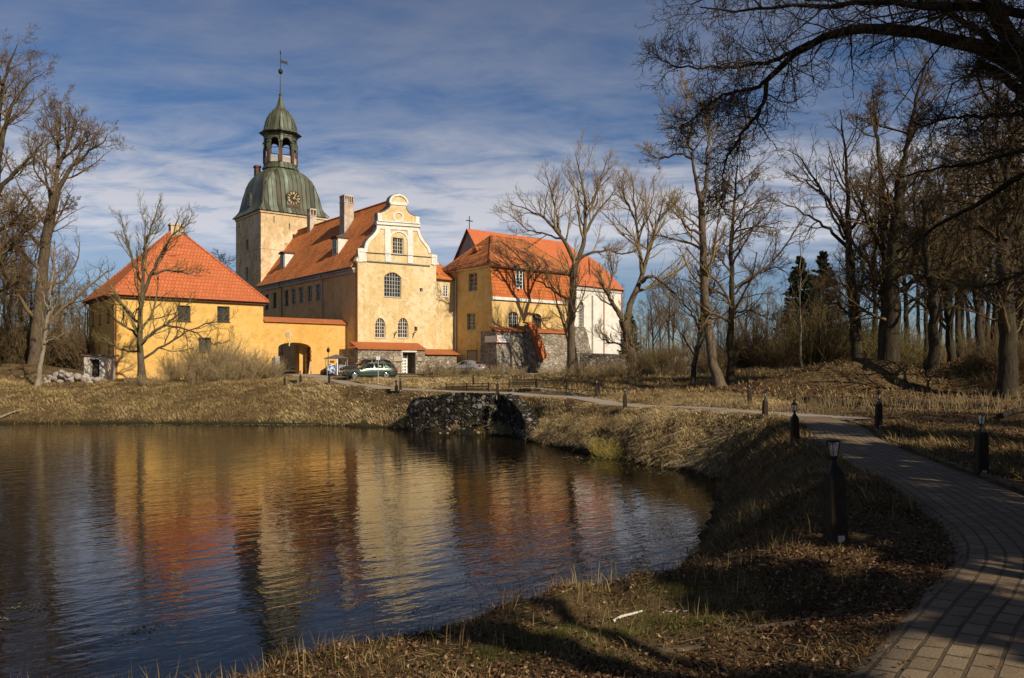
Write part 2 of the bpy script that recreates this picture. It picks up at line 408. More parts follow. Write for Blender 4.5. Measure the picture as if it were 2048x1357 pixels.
def bark(name, c, c2, lichen=(.20, .19, .08), lam=.4):
    m, g, b = newmat(name, .95, .1); o = g.obj()
    v = g.mapping(o, (9, 9, 1.6)); n = g.noise(v, 1.0, 6, .7, .4); n2 = g.noise(o, .8, 6, .6)
    cc = g.ramp(n, [(.3, tuple(q * .45 for q in c)), (.55, c), (.8, c2)])
    cc = g.mix(g.mapr(n2, .5, .68, 0, lam), cc, lichen)
    g.set(b.inputs['Base Color'], cc); g.set(b.inputs['Normal'], g.bump(n, .8, .06))
bark('bark_brown', (.13, .095, .065), (.23, .18, .125), (.17, .16, .07), .45)
bark('bark_dark', (.05, .038, .026), (.105, .082, .056), (.10, .10, .035), .6)
bark('bark_pale', (.27, .225, .165), (.40, .34, .26), (.24, .23, .14), .4)
plain('twig_tan', (.255, .185, .095), .95, .1, 0, .3, 3); plain('twig_brown', (.155, .105, .055), .95, .1, 0, .35, 3)
plain('twig_dark', (.125, .086, .045), .95, .1, 0, .4, 3); plain('twig_straw', (.33, .245, .13), .95, .1, 0, .35, 3)
plain('twig_olive', (.17, .135, .055), .95, .1, 0, .35, 3); plain('twig_grey', (.21, .158, .10), .95, .1, 0, .3, 3)
plain('lichen_twig', (.34, .27, .07), .95, .1, 0, .35, 3)
plain('needles', (.030, .042, .018), .8, .2, 0, .5, 2)
plain('moss', (.085, .10, .025), .95, .1, 0, .5, 4)
plain('pane', (.025, .028, .034), .12, .6, 0, .5, 3)
plain('win_grey', (.42, .39, .33), .7); plain('win_white', (.74, .70, .62), .6, .25, 0, .08); plain('win_brown', (.15, .075, .045), .7); plain('win_dark', (.065, .055, .045), .7)
plain('win_pale', (.52, .46, .36), .7)
plain('zinc', (.42, .41, .39), .45, .5, .6); plain('zinc_dark', (.17, .165, .16), .5, .5, .4); plain('copper_pipe', (.42, .13, .06), .55, .4, .3)
plain('iron', (.022, .019, .017), .6, .4, .3); plain('black_paint', (.016, .015, .014), .6, .2)
plain('post_wood', (.034, .022, .014), .8, .2, 0, .45, 9, .3); plain('old_wood', (.20, .15, .10), .85, .2, 0, .35, 8); plain('plank', (.50, .38, .24), .85)
plain('brick', (.20, .075, .04), .9, .1, 0, .5, 5); plaster('chimney_brick', (.46, .35, .26), (.64, .57, .47), (.30, .13, .075), .7, .7, 47, .5); plain('cream_brick', (.56, .45, .30), .9, .1, 0, .25, 5)
plain('gold', (.52, .38, .17), .5, .4, .2, .1); plain('clock_black', (.020, .016, .014), .6, .3)
plain('paint_white', (.78, .76, .72), .5, .3, 0, .06); plain('grey_metal', (.40, .42, .41), .5, .4, .2, .1); plain('plaque', (.40, .33, .24), .7); plain('sign_red', (.50, .10, .09), .6)
plain('sign_white', (.78, .75, .74), .6, .2, 0, .04); plain('print_dark', (.23, .21, .23), .7); plain('dark_door', (.045, .036, .030), .8); plain('void_shade', (.012, .010, .008), .95)
plain('oak_door', (.30, .24, .19), .8); plain('concrete', (.52, .46, .38), .9, .15, 0, .2, 4); plain('rust', (.105, .058, .036), .85, .2, 0, .4, 5)
plain('chrome', (.62, .62, .62), .2, .5, 1.0, .05); plain('tyre', (.018, .018, .018), .85); plain('car_glass', (.012, .015, .016), .08, .25); plain('tail_red', (.35, .02, .015), .25, .5)
plain('lamp_white', (.75, .72, .66), .3, .5, 0, .05); plain('old_concrete', (.125, .10, .068), .95, .1, 0, .4, 5, .4); plain('birch_bark', (.62, .57, .50), .8, .2, 0, .3, 12)
for nm, c, mt in (('car_green', (.05, .07, .048), .5), ('car_black', (.020, .016, .014), .3), ('car_silver', (.50, .49, .47), .6)):
    m, g, b = newmat(nm, .28, .5, mt); g.set(b.inputs['Base Color'], c); b.inputs['Coat Weight'].default_value = .8; b.inputs['Coat Roughness'].default_value = .06
m, g, b = newmat('lamp_glass', .08, .5); g.set(b.inputs['Base Color'], (.9, .9, .88)); b.inputs['Transmission Weight'].default_value = 1.0; b.inputs['Alpha'].default_value = .35
m, g, b = newmat('blue_mosaic', .5, .4)
vo = g.n('ShaderNodeTexVoronoi'); g.set(vo.inputs['Vector'], g.obj()); vo.inputs['Scale'].default_value = 7
sp = g.n('ShaderNodeSeparateColor'); g.set(sp.inputs[0], vo.outputs['Color'])
g.set(b.inputs['Base Color'], g.ramp(sp.outputs[0], [(.2, (.03, .04, .07)), (.4, (.13, .20, .38)), (.6, (.20, .27, .42)), (.9, (.62, .66, .74))]))
pm = MAT['pane']; pg = G(pm.node_tree); pg.set(pm.node_tree.nodes['Principled BSDF'].inputs['Normal'], pg.bump(pg.noise(pg.obj(), 1.6, 2, .5), .35, .12))
def ground_mat():
    m, g, b = newmat('ground', .97, .08); p = g.pos()
    a = g.noise(p, .22, 6, .6, .5); c2 = g.noise(p, 1.7, 6, .65, .3); f = g.noise(p, 16, 5, .7)
    sp = g.n('ShaderNodeSeparateXYZ'); g.set(sp.inputs[0], p)
    c = g.ramp(g.math('ADD', g.math('MULTIPLY', c2, .6), g.math('MULTIPLY', f, .4)), [(.3, (.045, .027, .013)), (.48, (.105, .068, .032)), (.62, (.20, .14, .07)), (.8, (.30, .22, .12))])
    c = g.mix(g.mapr(a, .52, .70, 0, .55), c, (.115, .10, .032))
    c = g.mix(g.mapr(c2, .56, .72, 0, .5), c, (.12, .065, .032))
    wet = g.mapr(sp.outputs[2], -1.75, -2.02)
    c = g.mix(wet, c, (.035, .030, .014))
    g.set(b.inputs['Base Color'], c); g.set(b.inputs['Normal'], g.bump(g.math('ADD', f, c2), .9, .08))
ground_mat()
def road_mat():
    m, g, b = newmat('gravel', .95, .12); p = g.pos(); f = g.noise(p, 30, 4, .7); a = g.noise(p, .9, 5, .6)
    c = g.ramp(f, [(.3, (.25, .205, .155)), (.7, (.40, .34, .265))]); c = g.mix(g.mapr(a, .45, .7, 0, .5), c, (.27, .21, .14))
    g.set(b.inputs['Base Color'], c); g.set(b.inputs['Normal'], g.bump(f, .4, .02))
road_mat()
def paver_mat():
    m, g, b = newmat('pavers', .9, .15); uv = g.uv(); p = g.pos()
    bt = g.n('ShaderNodeTexBrick'); wob = g.n('ShaderNodeVectorMath', operation='ADD'); g.set(wob.inputs[0], uv)
    nz = g.n('ShaderNodeTexNoise'); nz.inputs['Scale'].default_value = 1.2; g.set(nz.inputs['Vector'], p)
    s2 = g.n('ShaderNodeVectorMath', operation='SCALE'); g.set(s2.inputs[0], nz.outputs['Color']); s2.inputs['Scale'].default_value = .05; g.set(wob.inputs[1], s2.outputs[0])
    g.set(bt.inputs['Vector'], wob.outputs[0]); bt.offset = .5; bt.inputs['Scale'].default_value = 1.0
    bt.inputs['Brick Width'].default_value = .235; bt.inputs['Row Height'].default_value = .142; bt.inputs['Mortar Size'].default_value = .014; bt.inputs['Mortar Smooth'].default_value = .3
    bt.inputs['Color1'].default_value = (.19, .138, .087, 1); bt.inputs['Color2'].default_value = (.27, .203, .13, 1); bt.inputs['Mortar'].default_value = (.075, .055, .033, 1)
    f = g.noise(p, 40, 4, .7); a = g.noise(p, 2.0, 6, .65)
    c = g.mix(g.mapr(f, .35, .7, 0, .4), bt.outputs[0], (.20, .15, .10)); c = g.mix(g.mapr(a, .46, .66, 0, .6), c, (.15, .105, .06)); c = g.mix(g.mapr(g.noise(p, .8, 8, .7, .5), .54, .66, 0, .45), c, (.115, .095, .045))
    g.set(b.inputs['Base Color'], c)
    g.set(b.inputs['Normal'], g.bump(g.math('ADD', g.math('MULTIPLY', bt.outputs['Fac'], -1.0), g.math('MULTIPLY', f, .35)), .7, .03))
paver_mat()
def grass_mat(name, stops):
    m, g, b = newmat(name, .9, .12); at_ = g.n('ShaderNodeAttribute', attribute_name='tint')
    g.set(b.inputs['Base Color'], g.ramp(at_.outputs['Fac'], [(p, (c[0], c[1] * .97, c[2] * (.84 if 'straw' in name else 1))) for p, c in stops]))
grass_mat('straw', [(.0, (.30, .20, .10)), (.35, (.62, .47, .28)), (.7, (.80, .64, .41)), (.9, (.86, .72, .50)), (1, (.13, .14, .035))])
grass_mat('straw_dark', [(.0, (.14, .09, .043)), (.4, (.36, .25, .125)), (.75, (.58, .44, .235)), (.92, (.68, .53, .31)), (1, (.12, .125, .03))])
grass_mat('near_straw', [(.0, (.05, .03, .015)), (.4, (.125, .083, .038)), (.75, (.26, .185, .09)), (.93, (.42, .31, .17)), (1, (.085, .095, .022))])
grass_mat('turf', [(.0, (.045, .05, .012)), (.6, (.115, .125, .03)), (1, (.22, .20, .07))])
grass_mat('leaf_litter', [(.0, (.028, .014, .008)), (.4, (.085, .042, .021)), (.8, (.20, .11, .055)), (1, (.36, .24, .13))])
grass_mat('scum', [(.0, (.05, .05, .018)), (.5, (.12, .115, .045)), (1, (.36, .33, .20))])
def water_mat():
    m, g, b = newmat('water', .02, .5); p = g.pos()
    b.inputs['IOR'].default_value = 1.35; g.set(b.inputs['Specular Tint'], (.78, .60, .38)); g.set(b.inputs['Base Color'], (.009, .0055, .0025))
    w1 = g.noise(g.mapping(g.mapping(p, rot=(0, 0, R(-38))), (.55, 1.7, 1)), 1.25, 3, .5, .7)
    w2 = g.noise(g.mapping(g.mapping(p, rot=(0, 0, R(-25))), (.8, 1.6, 1)), 4.4, 2, .5, .5)
    w3 = g.noise(p, .10, 2, .5)
    h = g.math('ADD', g.math('MULTIPLY', w1, .9), g.math('MULTIPLY', w2, .26))
    h = g.math('MULTIPLY', h, g.mapr(w3, .38, .62, .55, 1.0))
    g.set(b.inputs['Normal'], g.bump(h, .26, .10))
water_mat()
# ------------------------------------------------------------------ terrain, pond, path, road
WATER = -2.1
POND = np.array([(-34.4, 52.5), (-24.6, 53), (-17.3, 52.0), (-12.7, 51.6), (-8.3, 49.4), (-5.8, 46.9), (-2.4, 44.6), (0.2, 42.6), (1.83, 37.8), (3.78, 33.6), (5.4, 30.4), (6.7, 28.9), (6.9, 26.4),
    (5.8, 22.4), (4.75, 18.8), (3.85, 16.3), (2.7, 13.2), (1.5, 10.9), (0, 9.35), (-2, 8.4), (-4, 7.15), (-6.5, 5.05), (-10, .6), (-15, -6), (-30, -20), (-60, -24), (-85, 5), (-80, 40), (-50, 51)])
def hashn(ix, iy, seed):
    h = (ix.astype(np.int64) * 374761393 + iy.astype(np.int64) * 668265263 + seed * 974634777) & 0xffffffff
    h = ((h ^ (h >> 13)) * 1274126177) & 0xffffffff
    return ((h ^ (h >> 16)) & 0xffff) / 65535.0
def vnoise(x, y, seed=0):
    ix, iy = np.floor(x), np.floor(y); fx, fy = x - ix, y - iy
    fx = fx * fx * (3 - 2 * fx); fy = fy * fy * (3 - 2 * fy)
    a, b = hashn(ix, iy, seed), hashn(ix + 1, iy, seed); c, d = hashn(ix, iy + 1, seed), hashn(ix + 1, iy + 1, seed)
    return (a + (b - a) * fx) * (1 - fy) + (c + (d - c) * fx) * fy - .5
def pond_d(x, y):
    "signed distance to the shoreline, positive on land"
    best = np.full(x.shape, 1e9); ins = np.zeros(x.shape, bool); n = len(POND)
    for i in range(n):
        a, b = POND[i], POND[(i + 1) % n]; e = b - a
        t = np.clip(((x - a[0]) * e[0] + (y - a[1]) * e[1]) / (e @ e), 0, 1)
        best = np.minimum(best, np.hypot(x - a[0] - t * e[0], y - a[1] - t * e[1]))
        if a[1] != b[1]:
            cr = ((a[1] > y) != (b[1] > y)) & (x < e[0] * (y - a[1]) / (b[1] - a[1]) + a[0]); ins ^= cr
    return np.where(ins, -best, best)
# control points: x, y, height of the land, width of the bank
CP = np.array([(2.5, 3.8, 0, 3.0), (3.6, 5.2, 0, 3.0), (1.2, 2.2, 0, 3.2), (0, 2, -.05, 3.4), (-4, 3, -.5, 3.0), (1, 6, -.38, 3.0), (-2, 4.8, -.485, 3.0), (3, 7.4, 0, 3.6), (5, 10, 0, 3.2), (8, 20, 0, 2.6), (10, 27, 0, 2.4), (7, 32, -.05, 2.6), (5, 37, -.15, 3.0), (2, 44, .05, 5.5), (-3, 48.5, .15, 3.0), (-6, 49.5, .18, 3.2),
    (-8, 52, .25, 5), (-11, 57, .42, 8), (-15, 64, .6, 10), (-18.5, 72, .75, 12), (-11, 74, .9, 12), (-10, 85, 1.0, 12), (0, 92, 1.05, 12), (-21, 82, .95, 12), (-30, 68, .42, 13), (-42, 64, .38, 13), (-38, 71, .48, 13), (-20, 60, .5, 9),
    (-58, 70, .6, 13), (3, 74, .85, 8), (10, 74, .85, 8), (6, 86, 1.0, 8), (2, 56, .12, 5), (9, 55, .0, 5), (14, 50, .0, 5), (17, 62, .9, 5), (8, 64, .55, 5), (1, 66, .85, 6), (24, 68, 1.5, 5), (12, 84, 1.5, 5), (30, 90, 1.7, 5), (20, 20, 0, 3), (14, 35, -.05, 3), (22, 38, 0, 3), (30, 30, .1, 3), (40, 20, .1, 4),
    (60, 60, 1.6, 5), (10, 0, 0, 4), (0, -20, .3, 5), (40, -20, .4, 5), (0, 130, 1.7, 9), (-60, 110, 1.7, 13), (60, 120, 1.8, 5), (0, 200, 1.7, 9), (-100, 200, 1.7, 9), (100, 200, 1.8, 9), (-30, 100, 1.4, 13), (-50, 84, .9, 13)])
HUMPS = [(21.2, 48.0, 2.1, 5.0, 2.5), (16.5, 51, .6, 4.5, 2.6), (29.6, 46.5, 2.5, 3.6, 3.4), (39, 44, 2.6, 7, 4.5), (-46, 73.5, 1.5, 7.5, 3.4)]
LANE = [(11.5, 25.4), (10.9, 26.3), (10.2, 27.6), (9.2, 30.3), (8.0, 33.4), (5.5, 38.4), (2.2, 44.6), (-1.1, 48.3), (-5.0, 50.6), (-9.2, 54.6), (-12.6, 60), (-15.6, 66.5), (-17.2, 70)]
PATH = [(.4, 1.2), (1.5, 2.5), (2.5, 3.8), (3.2, 4.7), (3.95, 5.6), (4.7, 6.6), (5.25, 7.7), (5.7, 9.14), (6.2, 10.9), (6.95, 14.2), (7.95, 18.4), (9.15, 22), (9.9, 25.6), (10.2, 26.6)]
ROAD = [(-25.5, 91), (-23.3, 86.2), (-20.9, 80.2), (-18.6, 74.4), (-14.5, 72.1), (-10.4, 74.2), (-6, 77.3), (-1.6, 81.4), (4.5, 87.0), (10, 89.5), (16, 89)]
def spline(pts, n):
    P = np.array(pts, float); d = np.r_[0, np.cumsum(np.hypot(*np.diff(P, axis=0).T))]; q = np.linspace(0, d[-1], n)
    T = np.gradient(P, d, axis=0); out = []
    for s in q:
        i = min(len(d) - 2, max(0, np.searchsorted(d, s) - 1)); h = d[i + 1] - d[i]; t = (s - d[i]) / h
        out.append((2*t**3-3*t*t+1)*P[i] + (t**3-2*t*t+t)*h*T[i] + (-2*t**3+3*t*t)*P[i+1] + (t**3-t*t)*h*T[i+1])
    return np.array(out), q
LN, _ = spline(LANE, 90); PN, PS = spline(PATH, 110); RN, _ = spline(ROAD, 60)
def dist_line(x, y, L):
    best = np.full(x.shape, 1e9)
    for a, b in zip(L[:-1], L[1:]):
        e = b - a; t = np.clip(((x - a[0]) * e[0] + (y - a[1]) * e[1]) / (e @ e), 0, 1)
        best = np.minimum(best, np.hypot(x - a[0] - t * e[0], y - a[1] - t * e[1]))
    return best
def on_path(x, y): return np.minimum(np.minimum(dist_line(x, y, LN[::3]) - .95, dist_line(x, y, PN[::3]) - .86), dist_line(x, y, RN[::2]) - 2.0)
def smooth(a, b, x): t = np.clip((x - a) / (b - a), 0, 1); return t * t * (3 - 2 * t)
def land(x, y):
    w = 1.0 / (((x[..., None] - CP[:, 0]) ** 2 + (y[..., None] - CP[:, 1]) ** 2) ** 1.6 + .05); w /= w.sum(-1, keepdims=True)
    return (w * CP[:, 2]).sum(-1), (w * CP[:, 3]).sum(-1)
def height(x, y, noise=True):
    x = np.asarray(x, float); y = np.asarray(y, float)
    H, W = land(x, y)
    for hx, hy, hz, sx, sy in HUMPS: H = H + hz * np.exp(-((x - hx) / sx) ** 2 - ((y - hy) / sy) ** 2)
    d = pond_d(x, y)
    if noise: d = d + .40 * vnoise(x * .7, y * .7, 15) + .22 * vnoise(x * 2.1, y * 2.1, 16)
    t = np.clip(d / W, 0, 1)
    s = np.sin(np.pi / 2 * t) ** .9
    z = WATER + (H - WATER) * s
    tr = np.minimum(dist_line(x, y, LN[::3]) - .25, dist_line(x, y, PN[::3])); kk = 1 - smooth(.75, 1.7, tr); z = z + kk * (H - z)
    z = np.where(d < 0, WATER + np.maximum(d * .45, -1.2), z)
    if noise:
        op = on_path(x, y); k = smooth(.0, .9, op)
        r = np.hypot(x, y)
        am = .10 + .10 * smooth(12, 40, r)
        z = z + k * (am * vnoise(x * .55, y * .55, 1) + .10 * vnoise(x * 1.7, y * 1.7, 2) + .06 * vnoise(x * 4.5, y * 4.5, 3)) * (.35 + .65 * smooth(-.3, 1.0, d)) * np.where(d < -.2, .3, 1)
        bank = smooth(.1, .5, t) * (1 - smooth(.8, 1.0, t))
        z = z + k * bank * (.34 * vnoise(x * .9 + 7, y * .9, 5) + .22 * vnoise(x * 2.3, y * 2.3, 6))
    return z
def hz(x, y): return float(height(np.array([x]), np.array([y]), True)[0])
def hit(px, py, dmin=3.0, dmax=160.0):
    "where the line of sight through a pixel of the photograph meets the ground"
    r = ray(px, py); d = np.geomspace(dmin, dmax, 900)
    z = height(r[0] * d, d, False); k = np.nonzero(EYE + r[2] * d <= z)[0]
    q = d[k[0]] if len(k) else dmax
    return (r[0] * q, q, float(height(np.array([r[0] * q]), np.array([q]))[0]))
def axis(lo, hi, c0, c1, s0, grow):
    a = list(np.arange(c0, c1, s0)); v, s = a[-1], s0
    while v < hi: s *= grow; v += s; a.append(v)
    v, s = a[0], s0; b = []
    while v > lo: s *= grow; v -= s; b.append(v)
    return np.array(b[::-1] + a)
gx = axis(-700, 700, -9, 13, .16, 1.018); gy = axis(-140, 900, 2.5, 14, .13, 1.016)
X, Y = np.meshgrid(gx, gy); Z = height(X, Y)
far = smooth(150, 420, np.hypot(X, Y)); Z = Z + far * 4.0 * (vnoise(X * .006, Y * .006, 9) + .45)
nx, ny = len(gx), len(gy); I = np.arange(nx * ny).reshape(ny, nx)
quads = np.stack([I[:-1, :-1], I[:-1, 1:], I[1:, 1:], I[1:, :-1]], -1).reshape(-1, 4)
tag(link('ground', fast_mesh('ground', np.stack([X, Y, Z], -1), [quads], MAT['ground'], True)), kind='structure')
wm = MB(); wm.poly([(-140, -60, WATER), (11, -60, WATER), (11, 58, WATER), (-140, 58, WATER)]); tag(wm.build('water', MAT['water']), kind='structure')
def ribbon(name, L, w0, w1, mat, lift, k=5, wob=.0, seed=0):
    n = len(L); T = np.gradient(L, axis=0); T /= np.linalg.norm(T, axis=1)[:, None]; N = np.stack([T[:, 1], -T[:, 0]], -1)
    s = np.r_[0, np.cumsum(np.hypot(*np.diff(L, axis=0).T))]
    me_v, uvs = [], []
    for i in range(n):
        wl = w0 + wob * vnoise(np.array([s[i] * 1.1]), np.array([seed + .5]), 11)[0]; wr = w1 + wob * vnoise(np.array([s[i] * 1.1]), np.array([seed + 9.5]), 12)[0]
        for j in range(k + 1):
            o = -wl + (wl + wr) * j / k; q = L[i] + N[i] * o
            edge = 0 if 0 < j < k else -.10
            me_v.append((q[0], q[1], float(height(q[:1], q[1:], False)[0]) + lift + edge)); uvs.append((s[i], o))
    I = np.arange(n * (k + 1)).reshape(n, k + 1)
    f = np.stack([I[:-1, :-1], I[:-1, 1:], I[1:, 1:], I[1:, :-1]], -1).reshape(-1, 4)
    me = fast_mesh(name, me_v, [f], mat, True)
    if me.polygons[0].normal.z < 0: me.flip_normals()
    uv = me.uv_layers.new(name='UVMap')
    li = np.zeros(len(me.loops), np.int32); me.loops.foreach_get('vertex_index', li)
    uv.data.foreach_set('uv', np.array(uvs, np.float32)[li].ravel())
    return tag(link(name, me), kind='structure')
ribbon('paved_path', PN, 1.02, .88, MAT['pavers'], .035, 7, .06, 3)
def offset_line(L, o): T = np.gradient(L, axis=0); T /= np.linalg.norm(T, axis=1)[:, None]; return L + np.stack([T[:, 1], -T[:, 0]], -1) * o
EDGING = [offset_line(PN, -1.045)[62:104], offset_line(PN, .905)[6:104]]
ribbon('lane', LN, .95, .95, MAT['gravel'], .03, 5, .5, 5)
ribbon('road', RN, 2.3, 2.3, MAT['gravel'], .03, 5, .9, 8)
# ------------------------------------------------------------------ the castle: every building stands in one frame turned by 39 degrees
def building(name, label, cat, lx, ly, base):
    "an Empty at castle position (lx, ly); returns it and its world origin"
    x, y = cw(lx, ly); o = thing(name, label, cat, (x, y, base), CAST)
    return o, (x, y)
eU, eV = (U.x, U.y), (V.x, V.y)
def wall(O, e, n, base): w = Wall(O, e, n); w.base = base; return w
def gable_roof(mb, x0, x1, y0, y1, ze, zr, xr, t=.18, m=0):
    "two slopes, ridge along y"
    for (xa, xb) in ((x0, xr), (x1, xr)):
        a = [(xa, y0, ze), (xa, y1, ze), (xb, y1, zr), (xb, y0, zr)]
        if xa > xb: a = a[::-1]
        a = a[::-1]
        mb.poly(a, m); mb.poly([(p[0], p[1], p[2] - t) for p in a[::-1]], m)
        for k in range(4):
            p, q = a[k], a[(k + 1) % 4]; mb.poly([q, p, (p[0], p[1], p[2] - t), (q[0], q[1], q[2] - t)], m)
    return mb
def hip(mb, x0, x1, y0, y1, ze, ra, rb, zr, t=.15, m=0):
    "hip roof, ridge from ra to rb (x,y)"
    A, B = (*ra, zr), (*rb, zr); c = [(x0, y0, ze), (x1, y0, ze), (x1, y1, ze), (x0, y1, ze)]
    fs = [[c[0], c[1], B, A], [c[1], c[2], B], [c[2], c[3], A, B], [c[3], c[0], A]]
    for f in fs: mb.poly(f, m)
    for k in range(4):
        p, q = c[k], c[(k + 1) % 4]; mb.poly([(p[0], p[1], ze - t), (q[0], q[1], ze - t), q, p], m)
    mb.poly([(p[0], p[1], ze - t) for p in c[::-1]], m)
    return mb
def ridge_line(parent, a, b, mat, r=.14, n=None):
    "ridge tiles, a chain of overlapping half rounds"
    a, b = Vector(a), Vector(b); L = (b - a).length; n = n or max(4, int(L / .42)); mb = MB()
    for k in range(n):
        p, q = a.lerp(b, k / n), a.lerp(b, (k + 1.12) / n); mb.tube([p, q], r, 7, 0, r * .82)
    return mb.build('ridge_tiles', mat, parent, 40)
def pipe(parent, pts, mat='zinc', r=.065):
    return MB().tube(pts, r, 8).build('downpipe', MAT[mat], parent, 50)

# --- main wing with the baroque gable
BZ = .7
wing, WO = building('manor_wing', 'long ochre manor wing with old orange tiled roof ending in a white trimmed baroque gable', 'building', 0, 0, BZ)
fw = wall((0, 0), (1, 0), (0, -1), BZ)
def gz(zx, zy): px, py = 700 + zx / 7.537, 380 + zy / 7.537; s = spx(WO, eU, px); return (s, zpx(WO, eU, s, py) - BZ)
OUT = [gz(*q) for q in ((140, 1112), (85, 1070), (130, 980), (132, 885), (168, 876), (208, 890), (214, 850), (232, 798), (272, 742), (330, 688), (375, 635), (396, 588), (402, 545), (386, 528), (396, 482), (412, 460),
    (412, 352), (470, 343), (530, 318), (585, 282), (604, 252), (604, 222), (588, 205), (588, 160), (605, 118), (640, 85), (690, 66), (738, 63), (800, 84), (848, 128), (874, 185), (872, 214), (850, 226), (852, 290), (882, 337), (925, 372), (985, 396), (1046, 405),
    (1044, 520), (1056, 548), (1044, 608), (1062, 664), (1096, 735), (1142, 792), (1188, 850), (1212, 910), (1220, 968), (1290, 975), (1290, 1062), (1338, 1128), (1300, 1152))]
WG = OUT[-1][0]
outer = [(0, 0), (WG, 0)] + OUT[::-1]; outer[-1] = (0, OUT[0][1])
kw = dict(mat='win_grey')
def z3(x): return 500 + x / 3.231
def z3y(y): return 360 + y / 3.231
fw.wpx(WO, eU, wing, 768.5, 802.5, z3y(598), z3y(757), cols=6, rows=6, rise=.55, zt=None, **kw)
for x0, x1 in ((809, 875), (956, 1023)):
    fw.wpx(WO, eU, wing, z3(x0), z3(x1), z3y(893), z3y(1022), cols=4, rows=5, rise=.85, mat='win_pale', fw=.10, bar=.06)
fw.wpx(WO, eU, wing, 700 + 645 / 7.537, 700 + 805 / 7.537, 380 + 725 / 7.537, 380 + 968 / 7.537, cols=4, rows=4, mat='win_pale', fw=.09)
fw.wpx(WO, eU, wing, z3(1062), z3(1080), z3y(950), z3y(978), cols=1, rows=2, mat='win_brown', sill=False)
fw.wpx(WO, eU, wing, z3(1097), z3(1116), z3y(700), z3y(724), cols=1, rows=1, mat='win_grey', sill=False)
mb = MB(); fw.face(mb, outer, .25, 0, .6)
sw = wall((0, 0), (0, 1), (-1, 0), BZ)
LEN = 27.2; EV = 13.0 - BZ
for x0, x1, y0, y1 in ((98, 119, 742, 835), (147, 170, 730, 825), (223, 248, 714, 810), (268, 295, 705, 804), (316, 344, 695, 796), (370, 401, 685, 787), (425, 457, 674, 779)):
    sw.wpx(WO, eV, wing, z3(x0), z3(x1), z3y(y0), z3y(y1), cols=2, rows=4, mat='win_dark' if x0 < 200 else ('win_brown' if x0 < 250 else 'win_grey'), fw=.08, rec=.14)
sw.face(mb, [(0, 0), (LEN, 0), (LEN, EV), (0, EV)], .25, 1)
mb.poly([(WG, .6, 0), (WG, LEN, 0), (WG, LEN, EV), (WG, .6, EV)], 1)
mb.build('wall', [MAT['gable_plaster'], MAT['ochre_plaster']], wing)
# recessed panel colour of the gable field, pilasters and mouldings
t = MB()
def L2(pts): return [gz(*q) for q in pts]
fw.band(t, L2(((232, 940), (238, 860), (255, 805), (292, 758), (350, 702), (396, 648), (418, 600), (424, 545))), .36, -.02, .10)
fw.band(t, L2(((1198, 960), (1190, 912), (1168, 862), (1120, 802), (1076, 745), (1042, 674), (1026, 612))), .36, -.02, .10)
fw.band(t, L2(((396, 497), (1050, 542))), .34, -.02, .16); fw.band(t, L2(((412, 468), (1044, 514))), .12, -.02, .26)
fw.band(t, L2(((420, 562), (1040, 604))), .34, -.02, .09)
fw.band(t, L2(((170, 885), (186, 1082))), .98, -.02, .13); fw.band(t, L2(((1262, 982), (1262, 1130))), .80, -.02, .13)
fw.band(t, L2(((95, 1072), (165, 1000), (170, 1085), (110, 1085))), .18, -.02, .10)
fw.band(t, L2(((1332, 1128), (1270, 1058), (1262, 1140))), .18, -.02, .10)
for xa, xb, y0, y1 in ((560, 570, 580, 1088), (900, 905, 612, 1112)): fw.band(t, L2(((xa, y0), (xb, y1))), .72, -.02, .11)
fw.band(t, [gz(728 + 133 * math.cos(a), 750 - 122 * math.sin(a)) for a in np.linspace(0, math.pi, 17)], .20, -.02, .09)
fw.band(t, [gz(726 + 70 * math.cos(a), 408 - 66 * math.sin(a)) for a in np.linspace(0, 2 * math.pi, 24, endpoint=False)], .19, -.02, .10, 0, True)
fw.band(t, L2(((441, 356), (446, 468))), .50, -.02, .12); fw.band(t, L2(((1010, 404), (1008, 512))), .56, -.02, .12)
fw.band(t, L2(((602, 196), (604, 160), (625, 118), (660, 90), (735, 76), (800, 98), (840, 138), (862, 185), (862, 212))), .22, -.02, .11)
fw.band(t, L2(((604, 202), (855, 222))), .30, -.02, .09)
t.build('trim', MAT['white_trim'], wing)
t = MB(); fw.band(t, L2(((250, 1078), (1200, 1148))), .12, -.02, .12); fw.band(t, L2(((132, 936), (1290, 1022))), .05, -.02, .135)
fw.band(t, [(s, z + .03) for s, z in OUT[4:47]], .07, -.62, .06); t.build('coping', MAT['zinc_dark'], wing)
# field plaster of the gable: slightly different lime wash, proud of the wall
t = MB()
for poly in (((262, 800), (300, 770), (356, 716), (404, 660), (436, 598), (522, 604), (522, 958), (255, 940)), ((932, 640), (1012, 640), (1040, 700), (1075, 760), (1118, 818), (1160, 870), (1180, 915), (1190, 985), (930, 968)),
             ((250, 952), (522, 972), (524, 1080), (252, 1064)), ((940, 1000), (1196, 1022), (1196, 1128), (944, 1104)), ((604, 976), (862, 990), (862, 1098), (604, 1078)),
             ((476, 362), (545, 335), (600, 300), (622, 255), (838, 262), (846, 312), (880, 356), (930, 388), (974, 408), (972, 508), (480, 470))):
    q = [gz(*p) for p in poly]; t.poly([fw.p(*p, .008) for p in q[::-1]])
t.build('panel', MAT['gable_panel'], wing)
